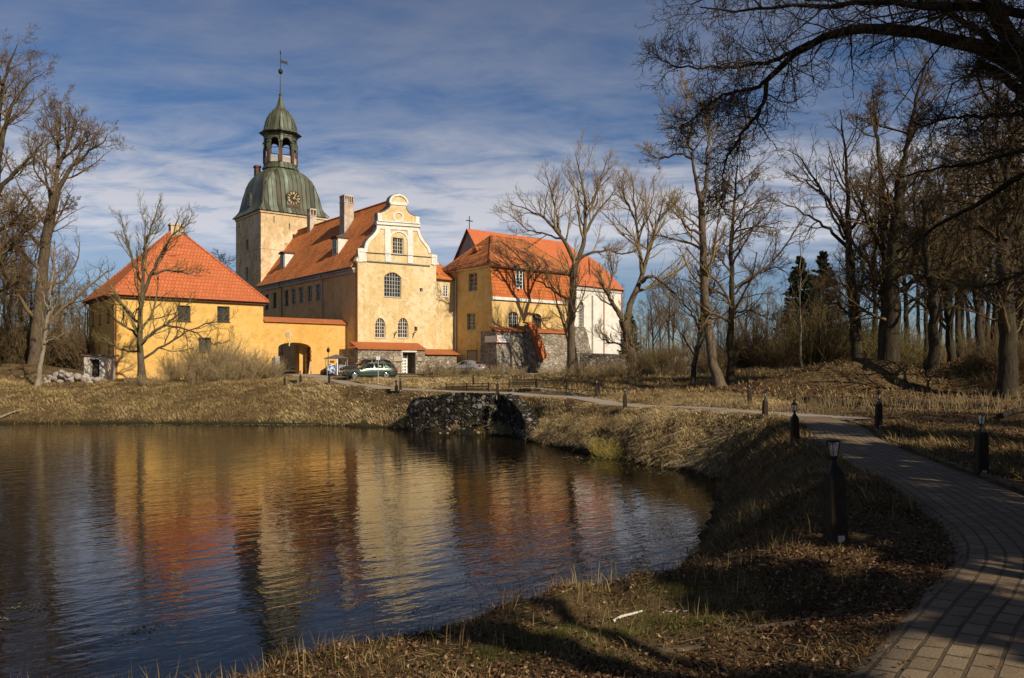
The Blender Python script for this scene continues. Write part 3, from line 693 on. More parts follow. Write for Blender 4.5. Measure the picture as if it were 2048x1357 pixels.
# roof with its dormers and chimneys
RZ, RX = 20.85 - BZ, 5.2
mb = gable_roof(MB(), -.48, 10.9, .55, LEN + 1.0, EV - .25, RZ, RX)
roof = mb.build('roof', MAT['old_tiles'], wing)
ridge_line(roof, (RX, .6, RZ), (RX, LEN, RZ), MAT['old_tiles'])
MB().box(-.36, .0, .55, LEN, EV - .62, EV - .42).box(-.2, .0, .55, LEN, EV - .95, EV - .63).build('cornice', MAT['grey_plaster'], wing)
MB().tube([(-.53, .5, EV - .36), (-.53, LEN, EV - .36)], .08, 8).build('gutter', MAT['zinc_dark'], wing, 50)
for yy, zl in ((spx(WO, eV, 646), 5.0), (spx(WO, eV, 565), 5.2)): pipe(wing, [(-.5, yy, EV - .4), (-.5, yy, EV - .7), (-.12, yy, EV - 1.2), (-.12, yy, zl - 3)], 'zinc' if yy < 12 else 'zinc_dark')
pipe(wing, [(-.06, -.07, EV - .2), (-.06, -.07, 2.6)], 'copper_pipe', .05)
sl_ = (RZ - EV + .25) / (RX + .48)
def zroof(x): return EV - .25 + (x + .48) * sl_
for yc, x0 in ((7.4, 1.0), (22.6, .95)):
    z0 = zroof(x0); w, h = .78, 1.95; d = MB(); run = h / sl_
    d.poly([(x0, yc + w, z0 - .1), (x0, yc - w, z0 - .1), (x0, yc - w, z0 + h), (x0, yc + w, z0 + h)])
    for s in (-1, 1):
        q = [(x0, yc + s * w, z0 - .1), (x0, yc + s * w, z0 + h), (x0 + run + .2, yc + s * w, z0 + h)]; d.poly(q if s > 0 else q[::-1])
    do = d.build('dormer', MAT['white_plaster'], roof)
    rb = MB(); rb.loft([[(xx, yc + (w + .14) * math.sin(a), z0 + h - .08 + .34 * math.cos(a)) for a in np.linspace(-1.5, 1.5, 9)] for xx in (x0 - .22, x0 + run + .5)], 0, True, True); rb.build('dormer_roof', MAT['rust'], roof, 50)
    dw = wall((x0, yc - .55), (0, 1), (-1, 0), 0); f = dw.window(roof, 0, 1.1, z0 + .12, z0 + h - .12, cols=2, rows=3, mat='win_pale', rec=-.06, sill=False)
def chimney(parent, x0, x1, y0, y1, z0, z1, mat='chimney_brick', holes=4, lab=None):
    c = MB(); c.box(x0, x1, y0, y1, z0, z1 - .95); c.box(x0 - .05, x1 + .05, y0 - .05, y1 + .05, z1 - 1.0, z1 - .88)
    n = holes; w = (x1 - x0); p = .11
    for k in range(n + 1):
        xx = x0 + (w - p) * k / n
        for yy in (y0, y1 - p): c.box(xx, xx + p, yy, yy + p, z1 - .88, z1 - .22)
    for k in range(1, n):
        yy = y0 + (y1 - y0 - p) * k / n
        for xx in (x0, x1 - p): c.box(xx, xx + p, yy, yy + p, z1 - .88, z1 - .22)
    c.box(x0 - .04, x1 + .04, y0 - .04, y1 + .04, z1 - .22, z1 - .06); c.box(x0 + .06, x1 - .06, y0 + .06, y1 - .06, z1 - .06, z1)
    o = c.build('chimney', MAT[mat], parent)
    if lab: o['label'] = lab
    return o
ch = chimney(roof, 3.05, 4.3, 9.1, 10.35, 15.4, 22.55 - BZ, 'chimney_brick', 4, 'tall weathered brick chimney with slotted top')
MB().poly([(2.7, 8.7, zroof(2.7) + .06), (3.03, 8.7, zroof(3.03) + .06), (4.3, 8.95, zroof(4.3) + .06), (4.3, 9.08, zroof(4.3) + .06), (3.0, 9.08, zroof(3.0) + .06), (3.0, 10.6, zroof(3.0) + .06), (2.7, 10.6, zroof(2.7) + .06)][::-1]).build('flashing', MAT['zinc'], ch)
chimney(roof, 4.55, 5.5, 22.0, 22.95, 17.5, 23.1 - BZ, 'chimney_brick', 2, 'small plastered chimney on the ridge beside the tower')
# wall irons beside the lower windows, small flue
for zx in (930, 1051):
    s = spx(WO, eU, z3(zx)); z = zpx(WO, eU, s, z3y(1000)) - BZ
    MB().tube([(s, -.02, z - .4), (s + .05, -.22, z + .1), (s + .22, -.3, z + .28)], .05, 6).tube([(s - .12, -.3, z + .25), (s + .22, -.3, z + .3)], .04, 6).build('flag_holder', MAT['iron'], wing)
# --- stone plinth building with door, in front of the gable
pl, PO = building('plinth_annex', 'low stone annex with red tiled lean-to roof and white panelled door below the gable', 'annex', -.9, -1.75, .75)
pb_ = .75; pw = wall((0, 0), (1, 0), (0, -1), pb_)
a0, a1 = spx(PO, eU, 805.0), spx(PO, eU, 831); zt = 2.95
pw.holes.append([(a0, 0), (a1, 0), (a1, 2.62), (a0, 2.62)])
W1 = spx(PO, eU, 850); m_ = MB()
pw.face(m_, [(0, 0), (W1, 0), (W1, zt), (0, zt)], .9)
m_.poly([(0, 1.75 - 0, 0), (0, 0, 0), (0, 0, zt), (0, 1.72, zt)]); m_.poly([(0, 1.75, 0), (0, 1.75, zt), (0, 5.5, zt), (0, 5.5, 0)][::-1])
m_.build('wall', MAT['plinth_stone'], pl)
W2_ = spx(PO, eU, 916); zt2 = 2.45
m_ = MB(); m_.box(W1 + .004, W2_, .25, 1.7, 0, zt2); m_.build('low_wall', MAT['plinth_stone'], pl)
r_ = MB()
def lean(mb, x0, x1, y0, y1, z0, z1, t=.12):
    a = [(x0, y0, z0), (x1, y0, z0), (x1, y1, z1), (x0, y1, z1)]; mb.poly(a)
    mb.poly([(p[0], p[1], p[2] - t) for p in a[::-1]])
    for k in range(4): p, q = a[k], a[(k + 1) % 4]; mb.poly([(p[0], p[1], p[2] - t), (q[0], q[1], q[2] - t), q, p])
lean(r_, -.1, W1 + .1, -.22, 1.73, zt + .05, zt + .78); lean(r_, W1 + .12, W2_ + .35, -.02, 1.73, zt2 + .05, zt2 + .62)
r_.poly([(-.32, 1.73, zt + .1), (-.32, -.25, zt + .08), (-.1, -.22, zt + .1), (.55, 1.73, zt + .8)][::-1])
r_.build('roof', MAT['coping_tiles'], pl)
d0 = a0 + .02; db = MB(); db.box(d0, d0 + .92, .5, .56, .02, 1.95); do = db.build('door', MAT['paint_white'], pl)
q = MB()
for i in range(2):
    for k in range(5): q.box(d0 + .22 + i * .32, d0 + .38 + i * .32, .492, .50, .22 + k * .34, .42 + k * .34)
q.build('pane', MAT['pane'], do)
MB().box(d0 + .84, d0 + .88, .46, .498, .95, 1.08).build('handle', MAT['chrome'], do)
q = MB(); q.box(d0, d0 + .05, .5, .55, 1.96, 2.6).box(d0 + .87, d0 + .92, .5, .55, 1.96, 2.6).box(d0 + .05, d0 + .87, .5, .55, 2.5, 2.6).box(d0 + .43, d0 + .48, .505, .545, 1.96, 2.5); tl = q.build('transom', MAT['win_grey'], pl)
MB().poly([(d0, .53, 1.96), (d0 + .92, .53, 1.96), (d0 + .92, .53, 2.6), (d0, .53, 2.6)]).build('pane', MAT['pane'], tl)
MB().box(a0 - .12, a1 + .12, -.09, .0, 2.63, 2.82).box(a0 - .12, a0, -.02, .3, 0, 2.62).build('lintel', MAT['white_plaster'], pl)
for n, (xa, xb, ya, yb) in enumerate(((787, 804, 713.5, 722.5), (834, 843, 715, 722))):
    s0, s1 = spx(PO, eU, xa), spx(PO, eU, xb); z0, z1 = zpx(PO, eU, s0, yb), zpx(PO, eU, s0, ya)
    x, y = cw(-.9 + s0, -1.75)
    p_ = thing('wall_plaque', ['long tan plaque on the stone annex left of its white door', 'small brown plaque on the stone annex right of its white door'][n], 'plaque', (x, y, z0), CAST)
    MB().box(0, s1 - s0, -.07, -.004, 0, z1 - z0).build('board', MAT['plaque'], p_); MB().box(-.03, s1 - s0 + .03, -.085, -.004, -.05, -.003).build('ledge', MAT['old_wood'], p_)
# --- connecting wing
x0l, x1l = WG + .01, spx((cw(0, .35)), eU, 915)
lk, LO = building('connecting_wing', 'narrow ochre link between the gabled wing and the block, small white window', 'building', x0l, .35, BZ)
lw = wall((0, 0), (1, 0), (0, -1), BZ); LW = x1l - x0l; LZ = 12.15 - BZ
lw.wpx(LO, eU, lk, z3(1246), z3(1280), z3y(676), z3y(756), cols=2, rows=4, rise=.12, mat='win_white', rec=.05, fw=.11)
mb = MB(); lw.face(mb, [(0, 0), (LW, 0), (LW, LZ), (0, LZ)]); mb.build('wall', MAT['gable_plaster'], lk)
r_ = MB(); lean(r_, -.02, LW + .1, -.4, 4.2, LZ + .02, LZ + 2.6); r_.build('roof', MAT['old_tiles'], lk)
chimney(lk, .9, 1.9, 3.0, 3.8, LZ + 1.0, LZ + 2.95, 'white_plaster', 2)
# --- tower
TB = .7
TX, TY, TS = -.15, 27.25, 9.5
tw, TO = building('castle_tower', 'square pale plaster tower with green copper dome, clock and open lantern under a spire', 'tower', TX, TY, TB)
TH = 23.15 - TB
tf = wall((0, 0), (1, 0), (0, -1), TB); tl_ = wall((0, 0), (0, 1), (-1, 0), TB)
for px, ya, yb, wd in ((494, 480, 500, 1.0), (493, 535, 562, 1.0)):
    s = spx(TO, eV, px); tl_.window(tw, s - .55, s + .55, zpx(TO, eV, s, yb) - TB, zpx(TO, eV, s, ya) - TB, cols=2, rows=4, mat='win_grey', rec=.2)
def slit(w, O, e, px, ya, yb, wd=.11):
    s = spx(O, e, px); z0, z1 = zpx(O, e, s, yb) - w.base, zpx(O, e, s, ya) - w.base
    w.holes.append([(s - wd, z0), (s + wd, z0), (s + wd, z1), (s - wd, z1)])
for q in ((479, 447, 458), (515, 434, 446), (513, 510, 520), (481, 520, 530)): slit(tl_, TO, eV, *q)
for q in ((548, 432, 446), (579, 447, 459)): slit(tf, TO, eU, *q, .06)
m_ = MB(); tf.face(m_, [(0, 0), (TS, 0), (TS, TH), (0, TH)], .5); tl_.face(m_, [(0, 0), (TS, 0), (TS, TH), (0, TH)], .5)
m_.poly([(TS, 0, 0), (TS, TS, 0), (TS, TS, TH), (TS, 0, TH)]); m_.poly([(TS, TS, 0), (0, TS, 0), (0, TS, TH), (TS, TS, TH)]); m_.poly([(.6, .6, TH - 6), (TS - .6, .6, TH - 6), (TS - .6, TS - .6, TH - 6), (.6, TS - .6, TH - 6)])
m_.build('wall', MAT['tower_plaster'], tw)
m_ = MB(); m_.box(-.16, TS + .16, -.16, 0, TH - .35, TH - .05).box(-.16, 0, .002, TS, TH - .35, TH - .05); zl = zpx(TO, eU, .0, 497) - TB
m_.box(-.05, 5, -.05, 0, zl, zl + .14).box(-.05, 0, .002, TS, zl, zl + .14); m_.build('cornice', MAT['tower_plaster'], tw)
tcx = tcy = TS / 2
def octo(w, c, z): return [(tcx + a, tcy + b, z) for a, b in ((w, -(w - c)), (w, w - c), (w - c, w), (-(w - c), w), (-w, w - c), (-w, -(w - c)), (-(w - c), -w), (w - c, -w))]
prof = [(23.12, 5.12, .02), (23.2, 5.12, .02), (23.5, 4.86, .03), (23.9, 4.58, .05), (24.4, 4.38, .09), (25.1, 4.28, .16), (25.9, 4.18, .26), (26.8, 3.98, .40), (27.6, 3.84, .55), (28.3, 3.60, .70), (28.9, 3.28, .85), (29.4, 2.88, 1.0), (29.8, 2.42, 1.08), (30.05, 1.98, 1.10), (30.12, 2.0, 1.17)]
dm = MB(); dm.loft([octo(w, c, z - TB) for z, w, c in prof]); dome = dm.build('dome', MAT['copper'], tw, 24)
# hip rolls along the four corners of the dome
hr = MB()
for sx, sy in ((1, -1), (-1, -1), (-1, 1), (1, 1)): hr.tube([(tcx + sx * (w - c * .5), tcy + sy * (w - c * .5), z - TB + .02) for z, w, c in prof[1:13]], .075, 6)
hr.build('hip_roll', MAT['copper'], dome, 50)
# clock in its dormer on the front of the dome
zc = 26.55 - TB; yf = tcy - 4.62; ck = MB()
s_c = spx((TO[0] + V.x * yf, TO[1] + V.y * yf), eU, 587.5)
zc = zpx((TO[0] + V.x * yf, TO[1] + V.y * yf), eU, s_c, 397) - TB
hs = MB(); prf = [(s_c - .98, zc - 1.9)] + [(s_c + 1.04 * math.sin(a), zc + .05 + 1.04 * math.cos(a)) for a in np.linspace(-1.35, 1.35, 15)] + [(s_c + .98, zc - 1.9)]
hs.loft([[(a, yy, z) for a, z in prf] for yy in (yf + .06, yf + 2.4)]); dorm = hs.build('clock_dormer', MAT['copper'], dome, 30)
MB().loft([[(s_c + q * 1.0 * math.sin(a), yy, zc + .02 + q * 1.0 * math.cos(a)) for a in np.linspace(-2.45, 2.45, 25)] for q, yy in ((1, yf + .05), (1, yf - .02))]).build('clock_face', MAT['clock_black'], tw)
gd = MB()
numer = [2, 1, 2, 3, 2, 1, 2, 3, 4, 2, 1, 2]      # strokes of the twelve roman numerals, XII first
for h in range(12):
    a = h * math.pi / 6; n = [4, 1, 2, 3, 3, 2, 2, 3, 4, 3, 2, 3][h]
    for k in range(n):
        a2 = a + (k - (n - 1) / 2) * .105; ca, sa = math.cos(a2), math.sin(a2); w = .032
        q = [(s_c + r * sa + o * ca, yf - .035, zc + r * ca - o * sa) for r, o in ((.56, -w * .7), (.56, w * .7), (.90, w), (.90, -w))]; gd.poly(q[::-1])
gd.build('numerals', MAT['gold'], tw)
for nm, ang, ln, w in (('minute_hand', R(28), .86, .07), ('hour_hand', R(105), .62, .05)):
    ca, sa = math.cos(ang), math.sin(ang)
    MB().loft([[(s_c + r * sa + o * ca, yy, zc + r * ca - o * sa) for r, o in ((-.16, -w), (-.16, w), (ln, w * .5), (ln, -w * .5))] for yy in (yf - .05, yf - .08)]).build(nm, MAT['gold'], tw)
MB().box(s_c - .97, s_c + .97, yf + .02, yf + .3, zc - 1.65, zc - 1.0).build('apron', MAT['rust'], dorm)
# window dormer on the shaded side
wx = tcx - 4.42; s_w = spx((TO[0] + U.x * wx, TO[1] + U.y * wx), eV, 497); zw = zpx((TO[0] + U.x * wx, TO[1] + U.y * wx), eV, s_w, 402) - TB
hs = MB(); prf = [(s_w - .7, zw - 1.0)] + [(s_w + .72 * math.sin(a), zw + .45 + .72 * math.cos(a)) for a in np.linspace(-1.5, 1.5, 13)] + [(s_w + .7, zw - 1.0)]
hs.loft([[(xx, a, z) for a, z in prf] for xx in (wx, wx + 2.2)]); dd = hs.build('window_dormer', MAT['copper'], dome, 30)
dwn = wall((wx - .02, s_w - .5), (0, 1), (-1, 0), TB); dwn.window(dome, 0, 1.0, zw - .85, zw + .95, cols=2, rows=4, rise=.5, mat='win_dark', rec=-.03, sill=False)
chb = MB(); chb.box(tcx - 2.9, tcx - 2.2, tcy + 1.9, tcy + 2.6, 27.5 - TB, 30.75 - TB).box(tcx - 2.98, tcx - 2.12, tcy + 1.82, tcy + 2.68, 30.5 - TB, 30.78 - TB); chb.build('chimney', MAT['rust'], dome)
# lantern
LR = 2.32
def ring(r, z, n=8, o=math.pi / 8): return [(tcx + r * math.cos(o + k * 2 * math.pi / n), tcy + r * math.sin(o + k * 2 * math.pi / n), z - TB) for k in range(n)]
m_ = MB(); m_.loft([ring(LR + .25, 30.05), ring(LR + .22, 30.3), ring(LR + .05, 30.45), ring(LR + .02, 30.9)]); lan = m_.build('lantern', MAT['copper'], tw)
for k in range(8):
    m_ = MB(); a = math.pi / 8 + k * math.pi / 4; cx_, cy_ = tcx + (LR - .1) * math.cos(a), tcy + (LR - .1) * math.sin(a)
    ca, sa = math.cos(a), math.sin(a)
    def pr(w, d, z0, z1, m):
        q = [[(cx_ + ca * i - sa * j, cy_ + sa * i + ca * j, z - TB) for i, j in ((d, -w), (d, w), (-d, w * .7), (-d, -w * .7))] for z in (z0, z1)]; m_.loft(q, m)
    pr(.25, .2, 30.9, 32.75, 1); pr(.22, .18, 32.75, 33.75, 0); pr(.30, .25, 33.70, 33.9, 0); m_.build('column', [MAT['copper'], MAT['rust']], lan)
ar = MB()
for k in range(8):
    p, q = Vector(ring(LR, 0)[k]), Vector(ring(LR, 0)[(k + 1) % 8]); e = (q - p).normalized(); L = (q - p).length; nrm = e.cross(Vector((0, 0, 1)))
    w = wall((p.x, p.y), (e.x, e.y), (nrm.x, nrm.y), 0); hw = L / 2 - .26
    w.holes.append([(L / 2 - hw, 30.95 - TB + 2.0), (L / 2 + hw, 30.95 - TB + 2.0)] + [(L / 2 + hw * math.cos(a), 33.75 - TB + hw * math.sin(a)) for a in np.linspace(0, math.pi, 11)])
    w.face(ar, [(0, 33.3 - TB), (L / 2 - hw, 33.3 - TB), (L / 2 + hw, 33.3 - TB), (L, 33.3 - TB), (L, 35.1 - TB), (0, 35.1 - TB)], .35)
    w.band(ar, [(0, 34.75 - TB), (L, 34.75 - TB)], .12, 0, .08)
ar.build('arches', MAT['copper'], lan)
bl = MB()
for k in range(8):
    p, q = Vector(ring(LR - .06, 0)[k]), Vector(ring(LR - .06, 0)[(k + 1) % 8]); e = (q - p).normalized(); nrm = e.cross(Vector((0, 0, 1))); L = (q - p).length
    w = wall((p.x, p.y), (e.x, e.y), (nrm.x, nrm.y), 0)
    w.box(bl, .27, L - .27, 31.62 - TB, 31.78 - TB, -.05, .05); w.box(bl, .27, L - .27, 30.92 - TB, 31.05 - TB, -.05, .05)
    for j in range(8): s = .33 + (L - .66) * j / 7; w.box(bl, s - .045, s + .045, 31.05 - TB, 31.62 - TB, -.03, .03)
bl.build('balustrade', MAT['win_pale'], lan)
m_ = MB(); m_.loft([ring(LR + .02, 35.02), ring(LR + .18, 35.12), ring(2.98, 35.2), ring(2.98, 35.3), ring(2.5, 35.55), ring(2.32, 35.85), ring(2.26, 36.3), ring(2.12, 36.9), ring(1.86, 37.6), ring(1.5, 38.2), ring(1.08, 38.6), ring(.95, 38.68)]); cu = m_.build('cupola', MAT['copper'], tw, 24)
hr = MB()
for k in range(8): hr.tube([ring(r, z)[k] for r, z in ((2.5, 35.56), (2.32, 35.87), (2.26, 36.3), (2.12, 36.9), (1.86, 37.6), (1.5, 38.2), (1.08, 38.6))], .045, 5)
hr.build('hip_roll', MAT['copper'], cu, 50)
m_ = MB(); m_.loft([ring(1.12, 38.62), ring(1.12, 38.7), ring(.78, 38.98), ring(.52, 39.5), ring(.32, 40.2), ring(.18, 40.9), ring(.26, 40.98), ring(.26, 41.08), ring(.12, 41.15), ring(.085, 42.4), ring(.05, 44.0)]); sp_ = m_.build('spire', MAT['copper'], tw, 30)
MB().lathe([(.02, 44.0 - TB), (.2, 44.08 - TB), (.31, 44.28 - TB), (.31, 44.5 - TB), (.2, 44.7 - TB), (.03, 44.78 - TB)], 14, (tcx, tcy)).build('ball', MAT['iron'], sp_, 60)
MB().tube([(tcx, tcy, 44.7 - TB), (tcx, tcy, 47.3 - TB)], .04, 6).lathe([(.01, 46.95 - TB), (.13, 47.05 - TB), (.1, 47.15 - TB), (.01, 47.5 - TB)], 8, (tcx, tcy)).build('needle', MAT['iron'], sp_)
vx = Vector((.95, .31, 0)); vx = Vector((vx.x * math.cos(-CAST) - vx.y * math.sin(-CAST), vx.x * math.sin(-CAST) + vx.y * math.cos(-CAST), 0))
m_ = MB(); nrm = Vector((-vx.y, vx.x, 0)) * .02; c0 = Vector((tcx, tcy, 0))
m_.loft([[c0 + vx * a + nrm * s + Vector((0, 0, z - TB)) for a, z in ((.05, 46.1), (.55, 45.95), (1.05, 45.95), (.92, 45.75), (1.05, 45.5), (.5, 45.6), (.05, 45.62))] for s in (-1, 1)]); m_.build('vane', MAT['iron'], sp_)

# --- gate wall
HX, HY = -36.7, 72.1
hU = spx((HX, HY), eU, 526.5)                       # house front length
gx0 = HX + U.x * hU; gy0 = HY + U.y * hU
gt = thing('gate_wall', 'orange plastered wall with an arched gateway and red tile coping between the two houses', 'wall', (gx0, gy0, .8), CAST); GO = (gx0, gy0); GB = .8
GL = 9.75; GZ = 6.45 - GB
gw = wall((0, 0), (1, 0), (0, -1), GB)
s0, s1 = spx(GO, eU, 556.5), spx(GO, eU, 621.5); zt = zpx(GO, eU, (s0 + s1) / 2, 685.5) - GB; zs = zt - .55
hole = [(s0, -.6), (s1, -.6)] + [((s0 + s1) / 2 + (s1 - s0) / 2 * math.cos(a), zs + (zt - zs) * math.sin(a)) for a in np.linspace(0, math.pi, 15)]
gw.holes.append([(a, max(z, .003)) for a, z in hole])
m_ = MB(); gw.face(m_, [(0, 0), (GL, 0), (GL, GZ), (0, GZ)], 1.5, 0)
bw = wall((0, 1.5), (1, 0), (0, 1), GB); bw.holes = [list(h) for h in gw.holes]; bw.face(m_, [(0, 0), (GL, 0), (GL, GZ), (0, GZ)], .001)
m_.poly([(0, 0, GZ), (GL, 0, GZ), (GL, 1.5, GZ), (0, 1.5, GZ)]); m_.poly([(GL, 0, 0), (GL, 1.5, 0), (GL, 1.5, GZ), (GL, 0, GZ)])
m_.build('wall', MAT['gate_plaster'], gt)
r_ = MB(); r_.loft([[(xx, y, z) for y, z in ((-.22, GZ - .02), (-.2, GZ + .08), (.75, GZ + .55), (1.7, GZ + .08), (1.72, GZ - .02))] for xx in (.05, GL + .12)]); cp = r_.build('coping', MAT['coping_tiles'], gt)
br = MB()
for k in range(34):                                  # ragged brick edge of the right jamb
    z = .02 + k * (zs / 34); d = .02 + .16 * random.random(); br.box(s1 - d, s1 + .002 + .10 * random.random(), -.012 - .02 * random.random(), .55 + .5 * random.random(), z, z + zs / 34 - .012)
br.build('brick_jamb', MAT['brick'], gt)
MB().box(s1 - .62, s1 - .22, 1.52, 2.6, .0, zs + .35).build('pier', MAT['gate_plaster'], gt)
# plaster rosette with ribbons over the arch
s_r = spx(GO, eU, 576.5); zr = zpx(GO, eU, s_r, 668) - GB; e_ = MB()
gw.band(e_, [(s_r + .28 * math.cos(a), zr + .3 * math.sin(a)) for a in np.linspace(0, 2 * math.pi, 20, endpoint=False)], .12, 0, .08, 0, True)
for k in range(8):
    a = k * math.pi / 4; gw.band(e_, [(s_r + .06 * math.cos(a), zr + .06 * math.sin(a)), (s_r + .2 * math.cos(a), zr + .22 * math.sin(a))], .09, 0, .10)
gw.band(e_, [(s_r - .1, zr - .4), (s_r - .02, zr - .75), (s_r + .14, zr - 1.0), (s_r + .08, zr - 1.3)], .12, 0, .05); gw.band(e_, [(s_r + .1, zr - .4), (s_r + .2, zr - .7), (s_r + .3, zr - .95)], .1, 0, .05)
e_.build('rosette', MAT['gable_plaster'], gt)
gl = MB(); xx = s0 + .1
for k in range(9): gl.box(xx - .012, xx + .012, -1.3 + k * .16, -1.27 + k * .16, .1, 2.5)
for z in (.1, 1.2, 2.45): gl.box(xx - .02, xx + .02, -1.32, -.0, z, z + .05)
gl.build('gate_leaf', MAT['iron'], gt)
x, y = GO[0] + U.x * (s1 + .0) - V.x * .45, GO[1] + U.y * (s1 + .0) - V.y * .45
p_ = thing('plank', 'pale plank leaning against the right side of the gateway', 'plank', (x, y, hz(x, y)), CAST); MB().loft([[(-.5, -.1, .0), (-.32, -.1, 0), (-.32, .0, 0), (-.5, 0, 0)], [(-.16, .30, 1.35), (.02, .30, 1.35), (.02, .38, 1.35), (-.16, .38, 1.35)]]).build('board', MAT['plank'], p_)

# --- left house
HB = .35
ho = thing('yellow_house', 'yellow plastered house with a bright orange hipped tile roof by the pond', 'house', (HX, HY, HB), CAST); HO = (HX, HY)
HD = 11.3; HZ = 8.5 - HB
hf = wall((0, 0), (1, 0), (0, -1), HB); hl = wall((0, 0), (0, 1), (-1, 0), HB)
def z1x(x): return 150 + x / 3.083
def z1y(y): return 360 + y / 3.083
for x0, x1, y0, y1 in ((632, 712, 775, 872), (877, 953, 781, 875), (762, 840, 973, 1063)): hf.wpx(HO, eU, ho, z1x(x0), z1x(x1), z1y(y0), z1y(y1), cols=2, rows=2, mat='win_dark', fw=.10, bar=.06, rec=.2)
for s in (2.5, 6.2, 9.4): hl.window(ho, s - .5, s + .5, 5.6, 7.0, cols=2, rows=3, mat='win_dark')
for s in (2.2, 6.4): hl.window(ho, s - .45, s + .45, 2.2, 3.5, cols=2, rows=2, mat='win_dark')
m_ = MB(); hf.face(m_, [(0, 0), (hU, 0), (hU, HZ), (0, HZ)], .3); hl.face(m_, [(0, 0), (HD, 0), (HD, HZ), (0, HZ)], .3)
m_.poly([(hU, 0, 0), (hU, HD, 0), (hU, HD, HZ), (hU, 0, HZ)]); m_.poly([(0, HD, 0), (hU, HD, 0), (hU, HD, HZ), (0, HD, HZ)])
m_.build('wall', MAT['orange_plaster'], ho)
r_ = MB(); ov = .42; hip(r_, -ov, hU + ov, -ov, HD + ov, HZ + .02, (hU / 2 - .35, HD / 2), (hU / 2 + .35, HD / 2), 15.85 - HB, .16); hr_ = r_.build('roof', MAT['new_tiles'], ho)
for a in ((-ov, -ov), (hU + ov, -ov), (hU + ov, HD + ov), (-ov, HD + ov)): ridge_line(hr_, (*a, HZ + .04), (hU / 2 + math.copysign(.35, a[0] - 1), HD / 2, 15.9 - HB), MAT['new_tiles'], .12)
MB().box(-.3, hU + .3, -.3, -.02, HZ - .32, HZ - .15).box(-.3, -.02, 0, HD, HZ - .32, HZ - .15).build('eaves_board', MAT['win_brown'], ho)
g_ = MB(); g_.tube([(-ov - .05, -ov - .08, HZ - .06), (hU + ov, -ov - .08, HZ - .06)], .075, 8).tube([(-ov - .08, -ov, HZ - .06), (-ov - .08, HD + ov, HZ - .06)], .075, 8); g_.build('gutter', MAT['copper_pipe'], ho, 50)
pipe(ho, [(-ov, -ov - .06, HZ - .1), (-ov, -ov - .06, HZ - .3), (.1, -.09, HZ - .9), (.1, -.09, .1)], 'copper_pipe', .06); pipe(ho, [(-ov - .08, HD, HZ - .1), (-.12, HD - .1, HZ - .8), (-.12, HD - .1, .2)], 'zinc_dark', .06)
c_ = MB(); c_.box(hU / 2 - .62, hU / 2 + .62, HD / 2 - .42, HD / 2 + .42, 14.9 - HB, 16.55 - HB).box(hU / 2 - .7, hU / 2 + .7, HD / 2 - .5, HD / 2 + .5, 16.3 - HB, 16.45 - HB); c_.build('chimney', MAT['cream_brick'], hr_)

# --- right block with mansard front on a battered stone base
BB = .8
bx, by = 13.05, -6.68
bk, BO = building('corner_block', 'ochre corner block with mossy hipped roof, tile hung front and stone base', 'building', bx, by, BB)
BWD, BDP = 12.4, 9.0; BE = 13.25 - BB; CZ = 9.45 - BB
bl_ = wall((0, 0), (0, 1), (-1, 0), BB); bf = wall((0, -.3), (1, 0), (0, -1), BB)
def z4x(x): return 860 + x / 3.77
def z4y(y): return 420 + y / 3.77
for x0, x1, y0, y1 in ((291, 356, 475, 613), (279, 343, 780, 905)): bl_.wpx(BO, eV, bk, z4x(x0), z4x(x1), z4y(y0), z4y(y1), cols=2, rows=4, mat='win_grey', fw=.1, rec=.18)
for x0, x1, y0, y1 in ((592, 664, 768, 892), (771, 838, 782, 893)): bf.wpx((BO[0] - V.x * .3, BO[1] - V.y * .3), eU, bk, z4x(x0), z4x(x1), z4y(y0), z4y(y1), cols=4, rows=4, rise=.28, mat='win_grey' if x0 < 700 else 'win_brown', fw=.1, rec=.2)
m_ = MB(); bl_.face(m_, [(-.3, 0), (BDP, 0), (BDP, BE), (0, BE), (-.02, BE), (-.38, CZ + .3), (-.3, CZ)], .3); bf.face(m_, [(0, 3.2), (BWD, 3.2), (BWD, CZ), (0, CZ)], .3)
m_.poly([(BWD, -.3, 0), (BWD, BDP, 0), (BWD, BDP, BE), (BWD, 0, BE)]); m_.poly([(0, BDP, 0), (BWD, BDP, 0), (BWD, BDP, BE), (0, BDP, BE)])
m_.build('wall', MAT['block_plaster'], bk)
mt = MB(); ms = wall((0, 0), (1, 0), (0, -1), BB)
ma0, ma1 = spx(BO, eU, 1029.5), spx(BO, eU, 1047)
def mz(z): return -.03 - .42 * (BE - z) / (BE - CZ)
def mface(a0, a1, z0, z1): mt.poly([(a0, mz(z0), z0), (a1, mz(z0), z0), (a1, mz(z1), z1), (a0, mz(z1), z1)])
mzt, mzb = zpx(BO, eU, ma0, 536) - BB, zpx(BO, eU, ma0, 578) - BB
mface(0, ma0, CZ + .25, BE - .1); mface(ma1, BWD, CZ + .25, BE - .1); mface(ma0, ma1, CZ + .25, mzb); mt.poly([(0, mz(CZ), CZ + .24), (BWD, mz(CZ), CZ + .24), (BWD, 0, CZ + .24), (0, 0, CZ + .24)])
man = mt.build('tile_hanging', MAT['mansard_tiles'], bk)
rc = MB(); rc.poly([(ma0, mz(mzb), mzb), (ma0, .25, mzb), (ma0, .25, mzt), (ma0, mz(mzt), mzt)]); rc.poly([(ma1, mz(mzb), mzb), (ma1, .25, mzb), (ma1, .25, mzt), (ma1, mz(mzt), mzt)]); rc.poly([(ma0, .26, mzb), (ma1, .26, mzb), (ma1, .26, mzt), (ma0, .26, mzt)]); rc.build('recess', MAT['old_wood'], bk)
ms.window(bk, ma0 + .12, ma1 - .12, mzb + .05, mzt - .2, cols=2, rows=5, mat='win_white', rec=-.02, fw=.1)
